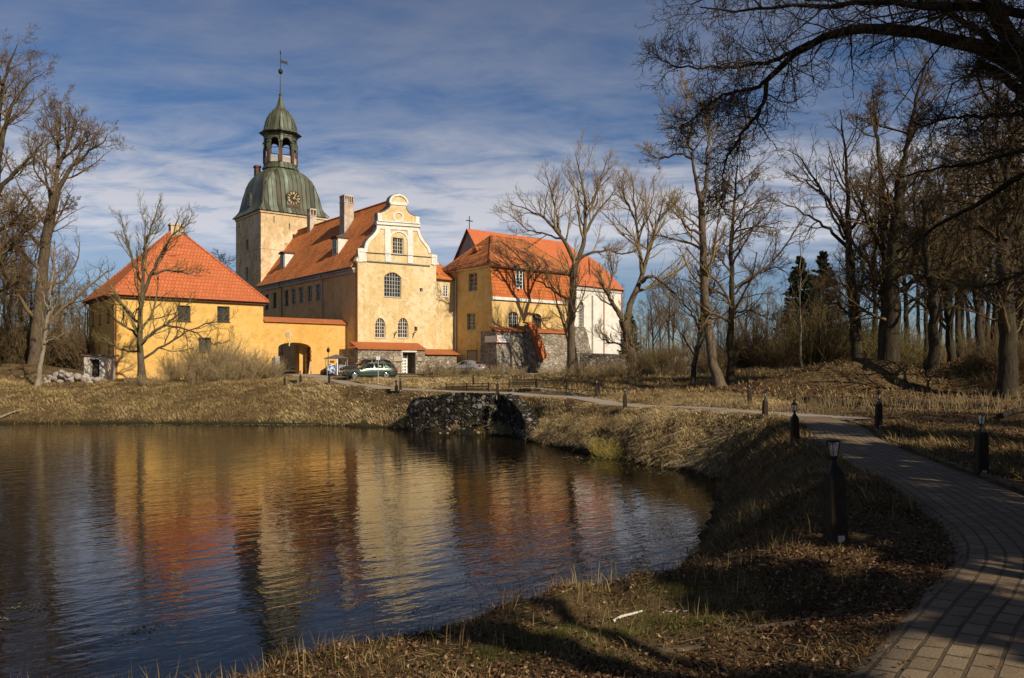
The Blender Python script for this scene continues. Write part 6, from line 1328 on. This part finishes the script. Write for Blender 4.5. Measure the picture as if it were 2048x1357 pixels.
# named trees on the mound
RT = [dict(m=14, t0=.25, t1=.99, ang=(30, 65), lf=(.32, .60), n=9, up=.05, wob=.15, rr=.55, k=5), dict(m=9, t0=.15, t1=1, ang=(30, 65), lf=(.32, .55), n=7, up=.04, wob=.18, k=4), dict(m=8, t0=.15, t1=1, ang=(25, 65), lf=(.3, .55), n=5, up=.05, wob=.18, k=3), dict(m=3, t0=.3, t1=1, ang=(20, 55), lf=(.3, .55), n=4, up=.06, wob=.14, k=3)]
hero('bare tree with long dead branches reaching left before the right wood', 1712, 735, 53, [
    ([(1714, 740), (1710, 660), (1704, 580), (1699, 500)], .40, .28), ([(1700, 500), (1670, 470), (1630, 440), (1590, 415), (1555, 400)], .14, .02), ([(1699, 495), (1680, 440), (1650, 390), (1625, 350), (1600, 315), (1575, 300)], .16, .02), ([(1699, 500), (1697, 440), (1694, 370), (1690, 290), (1680, 220)], .2, .03), ([(1650, 390), (1620, 370), (1590, 355), (1565, 340)], .09, .02), ([(1698, 470), (1725, 420), (1740, 360), (1745, 300)], .14, .02), ([(1690, 480), (1660, 420), (1640, 380), (1630, 330)], .1, .02), ([(1708, 640), (1680, 610), (1650, 600)], .1, .02)],
    [dict(RT[0], t0=.35, m=8), dict(RT[1], m=7), dict(RT[2], m=6)], 'bark_dark', 'twig_brown', 41, rmin=.010)
hero('thickest double-trunked bare tree on top of the grassy mound', 1775, 735, 49.5, [
    ([(1778, 742), (1780, 670), (1784, 600), (1788, 520), (1794, 440), (1800, 360)], .62, .28), ([(1764, 738), (1768, 660), (1772, 590), (1768, 500), (1766, 420), (1760, 330)], .36, .16), ([(1786, 560), (1820, 520), (1850, 470), (1890, 440)], .2, .03), ([(1784, 590), (1815, 570), (1850, 550), (1900, 555), (1940, 560)], .18, .03), ([(1770, 590), (1745, 570), (1715, 575)], .16, .03), ([(1768, 500), (1740, 450), (1720, 400), (1700, 360)], .16, .03), ([(1800, 360), (1815, 280), (1830, 200), (1850, 130)], .2, .03), ([(1760, 330), (1750, 250), (1745, 180)], .14, .03), ([(1794, 440), (1830, 390), (1860, 330), (1880, 290)], .16, .03), ([(1768, 460), (1790, 400), (1800, 330)], .12, .02)], RT, 'bark_dark', 'twig_dark', 42, rmin=.012)
hero('dark leaning bare tree in the hollow between the two mounds', 1868, 742, 47, [([(1862, 748), (1869, 690), (1866, 630), (1858, 560), (1850, 480), (1845, 400)], .34, .12), ([(1864, 600), (1890, 560), (1910, 520)], .12, .02), ([(1856, 540), (1830, 500), (1815, 450)], .12, .02), ([(1850, 480), (1870, 420), (1880, 350)], .12, .02)], RT, 'bark_dark', 'twig_dark', 43)
hero('bare tree forking low, right of the hollow between the mounds', 1905, 738, 50, [([(1906, 742), (1900, 680), (1895, 620), (1890, 540), (1885, 450)], .28, .12), ([(1897, 650), (1915, 600), (1925, 560), (1930, 480)], .16, .03), ([(1890, 560), (1870, 520), (1860, 470)], .1, .02)], RT, 'bark_dark', 'twig_dark', 44)
hero('slim dark bare tree leaning left at the foot of the right mound', 1958, 730, 48, [([(1962, 732), (1958, 660), (1950, 590), (1944, 500), (1940, 400), (1938, 300)], .24, .08), ([(1950, 600), (1975, 560), (1990, 520)], .1, .02), ([(1944, 520), (1920, 480), (1905, 430)], .1, .02)], RT, 'bark_dark', 'twig_dark', 45)
hero('broad dark bare tree near the right edge with upswept limbs', 2012, 715, 41, [([(2014, 722), (2012, 640), (2010, 560), (2008, 490), (2004, 430)], .48, .32), ([(2006, 440), (1990, 380), (1975, 320), (1965, 250)], .18, .03), ([(2008, 480), (2040, 420), (2070, 370)], .2, .03), ([(2010, 560), (2040, 520), (2075, 490)], .16, .03), ([(2005, 430), (2015, 350), (2020, 270), (2015, 180)], .2, .03), ([(2008, 500), (1985, 470), (1960, 460), (1930, 430)], .13, .02)], RT, 'bark_dark', 'twig_dark', 46)
# ------------------------------------------------------------------ the near tree whose limbs hang into the picture
def near_tree():
    rng = np.random.RandomState(77); D = 10.0
    bx_, by_ = 8.9, 9.3; zb = hz(bx_, by_) - .2
    def q(pts): return [tuple(np.array(at(px, py, dd)) - np.array((bx_, by_, zb))) for px, py, dd in pts]
    L = [([(0, 0, 0), (-.1, .1, 2.2), (-.35, .1, 4.4), (-.5, .0, 6.2), (-.4, -.1, 8.5), (-.2, -.1, 11)], .42, .20),
        (q([(2330, 330, 9.4), (2200, 235, 9.4), (2048, 136, 9.6), (1970, 100, 9.8), (1871, 74, 10), (1792, 56, 10.1), (1694, 58, 10.3), (1634, 76, 10.4), (1603, 96, 10.4), (1567, 126, 10.5), (1532, 162, 10.5)]), .14, .036),
        (q([(1532, 162, 10.5), (1516, 174, 10.5), (1476, 184, 10.6), (1437, 193, 10.7), (1413, 213, 10.8), (1386, 241, 10.8), (1350, 262, 10.9)]), .030, .006), (q([(1532, 165, 10.5), (1530, 205, 10.4), (1512, 233, 10.4), (1477, 276, 10.3), (1460, 305, 10.2), (1449, 327, 10.2), (1447, 360, 10.2), (1440, 400, 10.2)]), .030, .006),
        (q([(1620, 86, 10.4), (1563, 114, 10.3), (1516, 132, 10.2), (1457, 136, 10.1), (1400, 137, 10.0), (1358, 140, 10.0), (1330, 125, 9.9), (1311, 108, 9.9)]), .034, .006),
        (q([(2390, 380, 9.3), (2280, 330, 9.3), (2120, 240, 9.2), (2048, 188, 9.2), (2000, 150, 9.3), (1955, 124, 9.5)]), .085, .045), (q([(2300, 420, 9.4), (2140, 260, 9.0), (2052, 150, 8.8), (2012, 60, 8.7), (1974, -10, 8.7), (1930, -90, 8.7)]), .13, .08),
        (q([(2350, 420, 9.4), (2200, 340, 9.8), (2048, 340, 10.3), (1985, 395, 10.6), (1900, 436, 10.9), (1835, 475, 11.2), (1790, 530, 11.3)]), .07, .012), (q([(2300, 300, 9.4), (2160, 270, 10.2), (2048, 300, 10.8), (1960, 325, 11.2), (1880, 335, 11.6), (1800, 355, 12)]), .06, .010),
        (q([(2280, 100, 9), (2100, 30, 8.8), (1960, 12, 8.8), (1860, 20, 9), (1760, -4, 9.2), (1650, 14, 9.4), (1560, 10, 9.6), (1450, 30, 9.8), (1400, 15, 9.8)]), .07, .008), (q([(2200, -100, 9), (2000, -120, 9), (1850, -90, 9.4), (1700, -60, 9.8), (1560, -45, 10), (1440, -20, 10.2), (1380, 10, 10.3)]), .07, .008),
        (q([(2052, 150, 8.8), (1960, 60, 9.2), (1900, 30, 9.5), (1840, -20, 9.7)]), .06, .015), (q([(2380, 560, 9.3), (2220, 520, 9.6), (2048, 545, 10.4), (1960, 580, 11), (1890, 560, 11.4)]), .05, .010), (q([(2100, 230, 9.4), (2000, 230, 9.8), (1900, 235, 10.2), (1830, 260, 10.5)]), .04, .008)]
    lev = [dict(m=36, t0=.10, t1=1, ang=(30, 80), lf=(.16, .40), n=11, up=-.02, wob=.19, rr=.45, k=5, lmax=1.7, rl=.006, sel=slice(1, None)), dict(m=9, t0=.1, t1=1, ang=(25, 70), lf=(.3, .6), n=8, up=.015, wob=.20, k=4, lmin=.25, lmax=1.0, rl=.006), dict(m=6, t0=.15, t1=1, ang=(25, 65), lf=(.25, .55), n=5, up=.05, wob=.18, k=3, lmin=.08, lmax=.45, rl=.006)]
    ms = tree_meshes(rng, L, lev, 'bark_dark', 'twig_dark', .0034, 24, .012)
    o = place_tree('dark arching limbs of the nearest tree hanging into the upper right corner', ms, (bx_, by_, zb), name='overhanging_tree')
    l2 = L[6:10]; P, Rd = limb_sets(rng, [(p, a * .3, b_ * .3) for p, a, b_ in l2], 20, .02)
    p1 = sprout(rng, P, Rd, 5, .2, 1, (40, 80), (.15, .35), 9, -.12, .16, .5, .006, .4, lmax=1.5); p2 = sprout(rng, *p1, 3, .2, 1, (30, 70), (.2, .4), 6, -.05, .18, .5, .004, .4)
    link('lichen_sprays', tubes_mesh('lichen_sprays', [(*p1, 4), (*p2, 3)], MAT['lichen_twig']), o)
near_tree()
# trees just outside the right edge and behind the camera: their shadows lie over the path and field
for x, y, k, s, rz in ((12.5, 1.5, 2, .72, .5), (16.5, -3.5, 0, .9, 2), (20, 7.5, 2, .8, 1), (29, 9, 0, .85, 3), (29, 22, 2, .9, 4), (30, 4, 1, 1.0, .3), (38, 14, 2, 1.0, 2.2), (9.5, -5.5, 1, .8, 1.4), (3.5, -7.5, 4, .8, 2.7), (24, -6, 2, 1, .9), (8.6, 1.2, 0, .6, .2), (11.5, 5.2, 2, .62, 2.4), (14.5, 8.2, 0, .7, 4.2), (7.2, -2.5, 2, .62, 3.3), (14, -1, 0, .85, 5.1)):
    place_tree('bare tree standing outside the right edge of the picture', GEN[k], (x, y, hz(x, y) - .2), rz, s, 'trees outside the right edge')
# ------------------------------------------------------------------ spruces
def spruce(seed, H):
    rng = np.random.RandomState(seed); P, Rd = limb_sets(rng, [([(0, 0, 0), (0, 0, H * .5), (.05, 0, H)], .22, .02)], 24, .0)
    M = 210; t = np.linspace(.06, .985, M) ** .95; az = rng.uniform(0, 6.28, M); L = (1 - t) ** .82 * H * .30 * rng.uniform(.65, 1.12, M) + .15; n = 7; out = np.empty((M, n, 3)); out[:, 0] = np.stack([0 * t, 0 * t, t * H], -1); d = np.stack([np.cos(az), np.sin(az), np.full(M, .05)], -1)
    for k in range(1, n): d = norm(d + np.array([0, 0, -.12 + .05 * k])); out[:, k] = out[:, k - 1] + d * (L / (n - 1))[:, None]
    tr = tubes_mesh('trunk', [(P, Rd, 7), (out, np.linspace(.03, .008, n)[None, :].repeat(M, 0), 3)], MAT['bark_dark'])
    K = 17000; bi = rng.randint(0, M, K); u = rng.uniform(.12, 1, K); f = u * (n - 1); i = np.minimum(f.astype(int), n - 2); w = (f - i)[:, None]; p = out[bi, i] * (1 - w) + out[bi, i + 1] * w
    T = norm(out[bi, i + 1] - out[bi, i]); dirv = norm(T * .6 + rng.normal(size=(K, 3)) * .55 + np.array([0, 0, -.35])); ln = rng.uniform(.25, .5, K)[:, None] * (1.2 - .5 * t[bi][:, None]); sd = norm(np.cross(dirv, rng.normal(size=(K, 3)))) * rng.uniform(.06, .12, K)[:, None]
    v = np.stack([p - sd, p + sd, p + dirv * ln * .7 + sd * .6, p + dirv * ln, p + dirv * ln * .7 - sd * .6], 1).reshape(-1, 3)
    return tr, fast_mesh('crown', v, [np.arange(K * 5).reshape(K, 5)], MAT['needles'])
SP = [spruce(51, 14.2), spruce(52, 15.0)]
for k, (x, y, s) in enumerate(((11.5, 1.4, 1.0), (14.2, 6.6, 1.0), (17.2, 12.0, .9), (9.5, -1.8, .55))): place_tree('added dark spruce, unseen outside the right edge, for dense shade', SP[k % 2], (x, y, hz(x, y) - .2), k * 1.1, s, 'spruces added for shade outside the right edge', name='spruce_tree')  # unseen spruces added to throw dense shade over path and bank
for k, (px, d, s, lb) in enumerate(((1600, 97, 1.0, 'dark green spruce, the left of the two pointed ones over the thicket'), (1646, 99, 1.02, 'dark green spruce, the taller right one of the two pointed over the thicket'), (1262, 104, .55, 'small dark spruce half hidden behind the leaning forked tree'))):
    x = (px - CX) / FPX * d; place_tree(lb, SP[k % 2], (x, d, hz(x, d) - .2), k * 1.3, s, name='spruce_tree')
# ------------------------------------------------------------------ bushes
def bush(seed, H, Rb, n, mat, spread=.5, rmin=.008, l=(6, 5), up=.10):
    rng = np.random.RandomState(seed); P = np.empty((n, 8, 3)); a = rng.uniform(0, 6.28, n); r = Rb * np.sqrt(rng.rand(n)) * .45; P[:, 0] = np.stack([r * np.cos(a), r * np.sin(a), 0 * r - .1], -1); d = norm(np.stack([np.cos(a) * spread * rng.uniform(.2, 1.4, n), np.sin(a) * spread * rng.uniform(.2, 1.4, n), np.ones(n)], -1)); L = H * rng.uniform(.65, 1.1, n)
    for k in range(1, 8): d = norm(d + rng.normal(size=(n, 3)) * .09 + np.array([0, 0, .02])); P[:, k] = P[:, k - 1] + d * (L / 7)[:, None]
    Rd = np.linspace(rmin * 2.4, rmin, 8)[None, :].repeat(n, 0)
    c1 = sprout(rng, P, Rd, l[0], .15, 1, (20, 55), (.25, .5), 6, up, .12, .7, rmin); c2 = sprout(rng, *c1, l[1], .15, 1, (20, 55), (.3, .55), 4, up, .14, .8, rmin * .85)
    return tubes_mesh('bush', [(P, Rd, 4), (*c1, 3), (*c2, 3)], MAT[mat])
BU = {'straw': [bush(61, 3.0, 1.6, 70, 'twig_straw', .6), bush(62, 2.4, 1.5, 60, 'twig_straw', .7)], 'olive': [bush(63, 3.6, 1.8, 60, 'twig_olive', .6, .011), bush(64, 4.4, 2.0, 60, 'twig_brown', .6, .011), bush(68, 3.4, 2.0, 50, 'twig_tan', .8, .010), bush(70, 4.8, 1.6, 34, 'twig_brown', .45, .013, (7, 5))], 'low': [bush(65, 1.5, 1.1, 40, 'twig_tan', .8, .007), bush(66, 1.2, .9, 36, 'twig_straw', .9, .007)], 'dark': [bush(67, 3.2, 1.8, 70, 'twig_dark', .7, .010), bush(69, 3.6, 1.6, 60, 'twig_brown', .6, .011)]}
def put_bush(label, kind, px, d, s=1.0, group=None, rz=None, sz=1.0, py=None, name='bush'):
    x = (px - CX) / FPX * d; o = link(name, random.choice(BU[kind])); o.location = (x, d, hz(x, d) - .05); o.rotation_euler = (0, 0, random.random() * 6.28); o.scale = (s, s, s * sz); return tag(o, label, 'bush', group)
for px, d, s in ((360, 65, .9), (395, 63.5, 1.0), (430, 65.5, 1.25), (468, 66.5, 1.3), (500, 67.5, 1.15), (530, 69, .85), (340, 64, .6), (450, 63, .8), (415, 67.5, 1.3), (485, 64, .85), (548, 68, .6)): put_bush('tan twiggy bush in the thicket before the yellow house front', 'straw', px, d, s, 'tan bushes before the yellow house')
for px, d, s in ((265, 62, .6), (300, 61.5, .7), (320, 63, .6)): put_bush('low tan bush at the foot of the lichen-covered tree', 'low', px, d, s * 1.3, 'low bushes under the house tree')
for px, d, s in ((868, 72.5, 1.5), (900, 71.5, 1.7), (920, 73, 1.6), (955, 72, 1.4), (985, 77, 1.4), (1010, 73, 1.5), (1035, 72, 1.5), (1092, 74, 1.4), (1170, 72, 1.6), (1195, 74, 1.7), (1225, 71, 1.8), (1250, 70, 1.9), (1290, 72, 1.8), (1325, 70, 1.7), (1360, 71, 1.8), (845, 74, 1.1), (1120, 75, 1.2), (965, 68, .9), (890, 66, 1.0)): put_bush('low bare bush on the slope below the castle road', 'low', px, d, s * .68, 'low bushes on the castle slope')
for k in range(46):
    px = 1280 + k * 10.6 + random.uniform(-8, 8); put_bush('tangled olive-brown bush in the thicket right of the church', random.choice(('olive', 'olive', 'olive', 'dark')), px, random.uniform(70, 98), random.choice((.45, .55, .65, .8, 1.0, 1.35)) * (1.25 if px > 1470 else .8), 'thicket bushes beyond the lane')
for k in range(16):
    px = 1760 + k * 20 + random.uniform(-8, 8); put_bush('brown bush in the undergrowth of the right wood', 'olive', px, random.uniform(56, 80), random.uniform(.7, 1.2), 'undergrowth of the right wood')
for k in range(30):
    px = -60 + k * 9 + random.uniform(-8, 8); put_bush('brown bush in the undergrowth left of the yellow house', random.choice(('olive', 'dark')), px, random.uniform(80, 92), random.uniform(.9, 1.9), 'undergrowth of the left wood')
for px, d, s in ((1985, 44.5, .9), (2015, 43.5, 1.0), (2045, 43, 1.1), (2005, 42, .7), (1955, 45, .6)): put_bush('dark brushwood on the right mound', 'dark', px, d, s * .7, 'brushwood on the right mound')
for px, d, s in ((1222, 34.2, .55), (1238, 33.6, .5)):
    o = put_bush('straw-yellow reed tuft at the water below the grassy bank', 'low', px, d, s, 'reed tufts at the waterline', name='reed_tuft')
# ------------------------------------------------------------------ grass, leaves, floating weed
def scatter(n, xr, yr, seed, dens=None):
    r = np.random.RandomState(seed); x = r.uniform(*xr, n); y = r.uniform(*yr, n); keep = np.abs(x) < y * .72 + 1.5
    x, y = x[keep], y[keep]; d = pond_d(x, y); op = on_path(x, y); k = (d > .05) & ~((x > -5) & (x < 7.5) & (y > np.interp(x, LN[::-1, 0], LN[::-1, 1]) + .5) & (op < 2.6) & (y > 43)) & (op > -.02 - .10 * r.rand(len(x)))
    return x[k], y[k], d[k], r
def blades(name, label, mat, n, xr, yr, seed, hgt, wid, lean=(.2, .9), dirn=None, clump=1.5, tuft=.5, green=.03, dmax=None, base=0.0, dirw=.0):
    x, y, d, r = scatter(n, xr, yr, seed)
    c = vnoise(x * clump, y * clump, seed + 3) + .5 * vnoise(x * clump * 3, y * clump * 3, seed + 4); k = (c + .5 > tuft * r.rand(len(x)) * 1.6)
    if dmax is not None: k &= d < dmax
    hm = sum(hz_ * np.exp(-((x - hx) / sx) ** 2 - ((y - hy) / sy) ** 2) for hx, hy, hz_, sx, sy in HUMPS[:4]); k &= ~((hm > .35) & (r.rand(len(x)) < .8))
    x, y, c = x[k], y[k], c[k]; N = len(x); z = height(x, y) - .02
    h = r.uniform(*hgt, N) * (.18 + .82 * smooth(.0, 1.5, dist_line(x, y, LN[::3]) - .95)) * (.75 + .9 * np.clip(c + .3, 0, 1)); w = r.uniform(*wid, N); a = r.uniform(0, 6.283, N); le = r.uniform(*lean, N)
    if dirn is not None: ad = np.arctan2(dirn[1], dirn[0]) + 1.3 * vnoise(x * .8, y * .8, seed + 8) + 1.0 * vnoise(x * 2, y * 2, seed + 9); a = ad + r.normal(size=N) * dirw
    dx, dy = np.cos(a), np.sin(a); sa = r.uniform(0, 6.283, N); sx, sy = np.cos(sa) * w, np.sin(sa) * w
    p0 = np.stack([x, y, z], -1); side = np.stack([sx, sy, 0 * sx], -1); D = np.stack([dx, dy, 0 * dx], -1); up = np.array([0, 0, 1.0])
    p1 = p0 + D * (h * le * .35)[:, None] + up * (h * .6 * np.sqrt(np.clip(1 - le * .5, .05, 1)))[:, None]; p2 = p1 + D * (h * le * .65)[:, None] + up * (h * np.clip(.55 - le * .55, -.25, .5))[:, None]
    v = np.stack([p0 - side, p0 + side, p1 + side * .75, p1 - side * .75, p2], 1).reshape(-1, 3); I = np.arange(N * 5).reshape(N, 5)
    tint = np.clip(.48 + .40 * c + .34 * vnoise(x * .22, y * .22, 77) + r.normal(size=N) * .2, 0, .94); tint = np.where(r.rand(N) < green, 1.0, tint)
    o = link(name, fast_mesh(name, v, [I[:, [0, 1, 2, 3]], I[:, [3, 2, 4]]], MAT[mat], False, {'tint': np.repeat(tint, 5)})); return tag(o, label, 'grass', None, 'stuff')
blades('near_grass', 'short straw-coloured grass on the near bank', 'near_straw', 190000, (-4.5, 6.5), (3.0, 12.5), 201, (.05, .14), (.0015, .0034), (.4, 1.5), clump=2.2, tuft=.8, green=.10)
blades('edge_grass', 'taller pale grass tips along the near lip of the pond', 'near_straw', 26000, (-5, 3.5), (3.4, 12), 202, (.08, .24), (.0016, .0034), (.05, .5), clump=2.6, tuft=1.0, dmax=3.4, green=.06)
blades('bank_grass', 'matted dry grass on the shaded right bank', 'near_straw', 70000, (2, 12), (9, 27), 203, (.08, .26), (.003, .008), (.4, 1.3), (-.8, .1), 1.6, .6, .05, dirw=.8)
blades('combed_grass', 'long combed straw grass hanging down the pond bank', 'straw', 150000, (-1, 12), (26, 45), 204, (.25, .62), (.006, .014), (.7, 1.5), (-.35, -.9), .9, .35, .02, dirw=.45)
blades('left_bank_grass', 'dry brown grass on the far bank before the houses', 'straw_dark', 230000, (-46, 0), (43, 70), 205, (.10, .30), (.006, .014), (.4, 1.3), (-.2, -1), .7, .25, .04, dirw=.9)
blades('far_bank_straw', 'pale straw grass between the lane and the pond left of the bridge', 'straw', 60000, (-17, 0), (46, 66), 206, (.18, .42), (.010, .020), (.6, 1.4), (-.3, -.9), .9, .4, .03, dirw=.6)
blades('field_grass', 'dry grass of the field right of the path', 'near_straw', 150000, (5, 34), (8, 44), 207, (.04, .15), (.004, .011), (.3, 1.1), None, 1.1, .75, .10)
blades('slope_grass', 'rough brown grass on the slopes below the castle and on the mounds', 'straw_dark', 110000, (-4, 44), (42, 80), 208, (.12, .40), (.012, .026), (.4, 1.2), (-.3, -.9), .6, .6, .06, dirw=.9)
def dead_stems():
    x, y, d, r = scatter(900, (9, 24), (27, 40), 221); N = len(x); z = height(x, y); P = np.empty((N, 4, 3)); P[:, 0] = np.stack([x, y, z], -1); dv = norm(np.stack([r.normal(size=N) * .25, r.normal(size=N) * .25, np.ones(N)], -1)); L = r.uniform(.25, .75, N)
    for k in range(1, 4): dv = norm(dv + r.normal(size=(N, 3)) * .1); P[:, k] = P[:, k - 1] + dv * (L / 3)[:, None]
    tag(link('dead_stems', tubes_mesh('dead_stems', [(P, np.linspace(.008, .004, 4)[None].repeat(N, 0), 3)], MAT['twig_straw'])), 'pale dead weed stems standing beyond the paving', 'weeds', None, 'stuff')
dead_stems()
def leaves(name, label, n, xr, yr, seed, size, mat='leaf_litter', tuft=.9, clump=1.2):
    x, y, d, r = scatter(n, xr, yr, seed); c = vnoise(x * clump, y * clump, seed); k = (c + .5 > tuft * r.rand(len(x))); x, y = x[k], y[k]; N = len(x); z = height(x, y) + r.uniform(.0, .035, N)
    s = r.uniform(*size, N)[:, None]; a = r.uniform(0, 6.28, N); t = norm(np.stack([np.cos(a), np.sin(a), r.normal(size=N) * .45], -1)); q = norm(np.stack([-np.sin(a), np.cos(a), r.normal(size=N) * .45], -1)); p = np.stack([x, y, z], -1); nn = np.cross(t, q); cu = r.uniform(-.5, .7, N)[:, None]
    v = np.stack([p - t * s, p - t * s * .2 + q * s * .55 + nn * s * cu, p + t * s, p - t * s * .2 - q * s * .55 + nn * s * cu], 1).reshape(-1, 3); I = np.arange(N * 4).reshape(N, 4)
    tag(link(name, fast_mesh(name, v, [I[:, [0, 1, 2]], I[:, [0, 2, 3]]], MAT[mat], False, {'tint': np.repeat(r.rand(N), 4)})), label, 'leaves', None, 'stuff')
leaves('fallen_leaves', 'brown fallen leaves on the near ground beside the path', 170000, (-3, 7), (2.8, 13), 231, (.007, .026), tuft=.7)
leaves('field_leaves', 'fallen leaves scattered over the right field', 70000, (6, 30), (12, 44), 232, (.03, .06))
leaves('mound_leaves', 'brown leaf cover on the mounds at the right', 60000, (12, 44), (40, 56), 233, (.04, .09), tuft=.6, clump=.5)
def path_leaves():
    r = np.random.RandomState(281); n = 2600; i = np.minimum((r.rand(n) ** 1.6 * 100).astype(int), 108); e = np.where(r.rand(n) < .6, np.sign(r.normal(size=n)) * (.95 - np.abs(r.normal(size=n)) * .16), r.uniform(-.9, .9, n)); T = np.gradient(PN, axis=0); T /= np.linalg.norm(T, axis=1)[:, None]; q = PN[i] + np.stack([T[i, 1], -T[i, 0]], -1) * e[:, None] + T[i] * r.uniform(-.15, .15, n)[:, None]
    s = r.uniform(.007, .024, n)[:, None]; a = r.uniform(0, 6.28, n); t = np.stack([np.cos(a), np.sin(a), r.normal(size=n) * .15], -1); w = np.stack([-np.sin(a), np.cos(a), r.normal(size=n) * .15], -1); p = np.stack([q[:, 0], q[:, 1], height(q[:, 0], q[:, 1], False) + .046], -1)
    v = np.stack([p - t * s, p + w * s * .5, p + t * s, p - w * s * .5], 1).reshape(-1, 3); tag(link('path_leaves', fast_mesh('path_leaves', v, [np.arange(n * 4).reshape(n, 4)], MAT['leaf_litter'], False, {'tint': np.repeat(r.rand(n), 4)})), 'dry leaves drifted onto the paved path', 'leaves', None, 'stuff')
path_leaves()
def moss_patches():
    r = np.random.RandomState(241); vs = []; N0 = 0
    cs = [hit(px, py) for px, py in ((1330, 1245), (1240, 1262), (1360, 1190), (1110, 1275), (1050, 1300), (980, 1318), (1420, 1250), (1200, 1330))]
    xs, ys = [], []
    for c in cs: k = 2600; rr = np.abs(r.normal(size=k)) * .16; a = r.uniform(0, 6.28, k); xs.append(c[0] + rr * np.cos(a) * 1.7); ys.append(c[1] + rr * np.sin(a))
    x, y = np.concatenate(xs), np.concatenate(ys); N = len(x); z = height(x, y); h = r.uniform(.015, .05, N); w = .0016; a = r.uniform(0, 6.28, N); le = r.uniform(0, .8, N)
    p = np.stack([x, y, z - .01], -1); s = np.stack([np.cos(a) * w, np.sin(a) * w, 0 * a], -1); t = p + np.stack([np.cos(a + 1) * h * le, np.sin(a + 1) * h * le, h + .01], -1); v = np.stack([p - s, p + s, t], 1).reshape(-1, 3)
    tag(link('green_grass', fast_mesh('green_grass', v, [np.arange(N * 3).reshape(N, 3)], MAT['turf'], False, {'tint': np.repeat(r.rand(N), 3)})), 'fresh green grass patches on the near bank', 'grass', None, 'stuff')
moss_patches()
def twig_litter():
    x, y, d, r = scatter(2600, (-3, 7), (2.8, 13), 271); N = len(x); z = height(x, y); P = np.empty((N, 4, 3)); P[:, 0] = np.stack([x, y, z + .012], -1); a = r.uniform(0, 6.28, N); dv = np.stack([np.cos(a), np.sin(a), r.normal(size=N) * .12], -1); L = r.uniform(.04, .22, N)
    for k in range(1, 4): dv = norm(dv + r.normal(size=(N, 3)) * np.array([.2, .2, .06])); P[:, k] = P[:, k - 1] + dv * (L / 3)[:, None]
    tag(link('twig_litter', tubes_mesh('twig_litter', [(P, np.linspace(.0028, .0014, 4)[None].repeat(N, 0), 4)], MAT['twig_tan'])), 'small broken twigs lying among the fallen leaves', 'twigs', None, 'stuff')
twig_litter()
def floating():
    r = np.random.RandomState(251); vs = []
    def patch(px, py, n, sx, sy, size): 
        d = 3.8 * FPX / (py - CY); x0 = (px - CX) / FPX * d; x = x0 + r.normal(size=n) * sx; y = d + r.normal(size=n) * sy; k = vnoise(x * 1.3, y * 3, 5) > -.12; vs.append((x[k], y[k], np.full(k.sum(), size)))
    patch(350, 850, 500, 3.0, .35, .07); patch(560, 851, 900, 2.6, .3, .08); patch(450, 852, 500, 4, .3, .06); patch(1200, 918, 420, 1.0, .5, .05); patch(1180, 928, 300, 1.4, .4, .04); patch(1320, 945, 260, .7, .6, .04); patch(1290, 985, 240, 1.0, .7, .035)
    patch(1150, 1190, 1500, 1.5, .9, .017); patch(1250, 1120, 900, .9, .7, .017); patch(1000, 1215, 800, 1.0, .5, .015); patch(270, 1270, 160, .12, .2, .022); patch(25, 1225, 200, .25, .3, .025); patch(1350, 1060, 700, .5, 1.0, .02)
    x = np.concatenate([v[0] for v in vs]); y = np.concatenate([v[1] for v in vs]); s = np.concatenate([v[2] for v in vs])[:, None] * r.uniform(.4, 1.5, (len(x), 1)); k = pond_d(x, y) < -.05; x, y, s = x[k], y[k], s[k]; N = len(x); a = r.uniform(0, 6.28, N); t = np.stack([np.cos(a), np.sin(a), r.normal(size=N) * .1], -1); q = np.stack([-np.sin(a) * .6, np.cos(a) * .6, 0 * a], -1); p = np.stack([x, y, WATER + .006 + .01 * r.rand(N)], -1)
    v = np.stack([p - t * s, p + q * s, p + t * s * 1.2, p - q * s * .8], 1).reshape(-1, 3)
    tag(link('floating_weed', fast_mesh('floating_weed', v, [np.arange(N * 4).reshape(N, 4)], MAT['scum'], False, {'tint': np.repeat(r.rand(N) ** 1.5, 4)})), 'floating water weed and scum on the pond', 'water weed', None, 'stuff')
floating()
def reeds():
    r = np.random.RandomState(261); cs = [hit(1225, 905), hit(1240, 908), hit(1210, 900), hit(1232, 902)]; N = 420; ci = r.randint(0, 4, N); c = np.array(cs)[ci]; P = np.empty((N, 5, 3)); P[:, 0] = c + np.stack([r.normal(size=N) * .28, r.normal(size=N) * .15, np.full(N, -.2)], -1); a = r.uniform(0, 6.28, N); dv = norm(np.stack([np.cos(a) * .5 - .25, np.sin(a) * .4 - .2, np.ones(N)], -1)); L = r.uniform(.5, 1.0, N)
    for k in range(1, 5): dv = norm(dv + np.array([0, 0, -.10]) + r.normal(size=(N, 3)) * .05); P[:, k] = P[:, k - 1] + dv * (L / 4)[:, None]
    tag(link('sedge_tuft', tubes_mesh('sedge_tuft', [(P, np.linspace(.009, .003, 5)[None].repeat(N, 0), 3)], MAT['lichen_twig'])), 'yellowish sedge tuft hanging over the water from the grassy bank', 'sedge')
reeds()
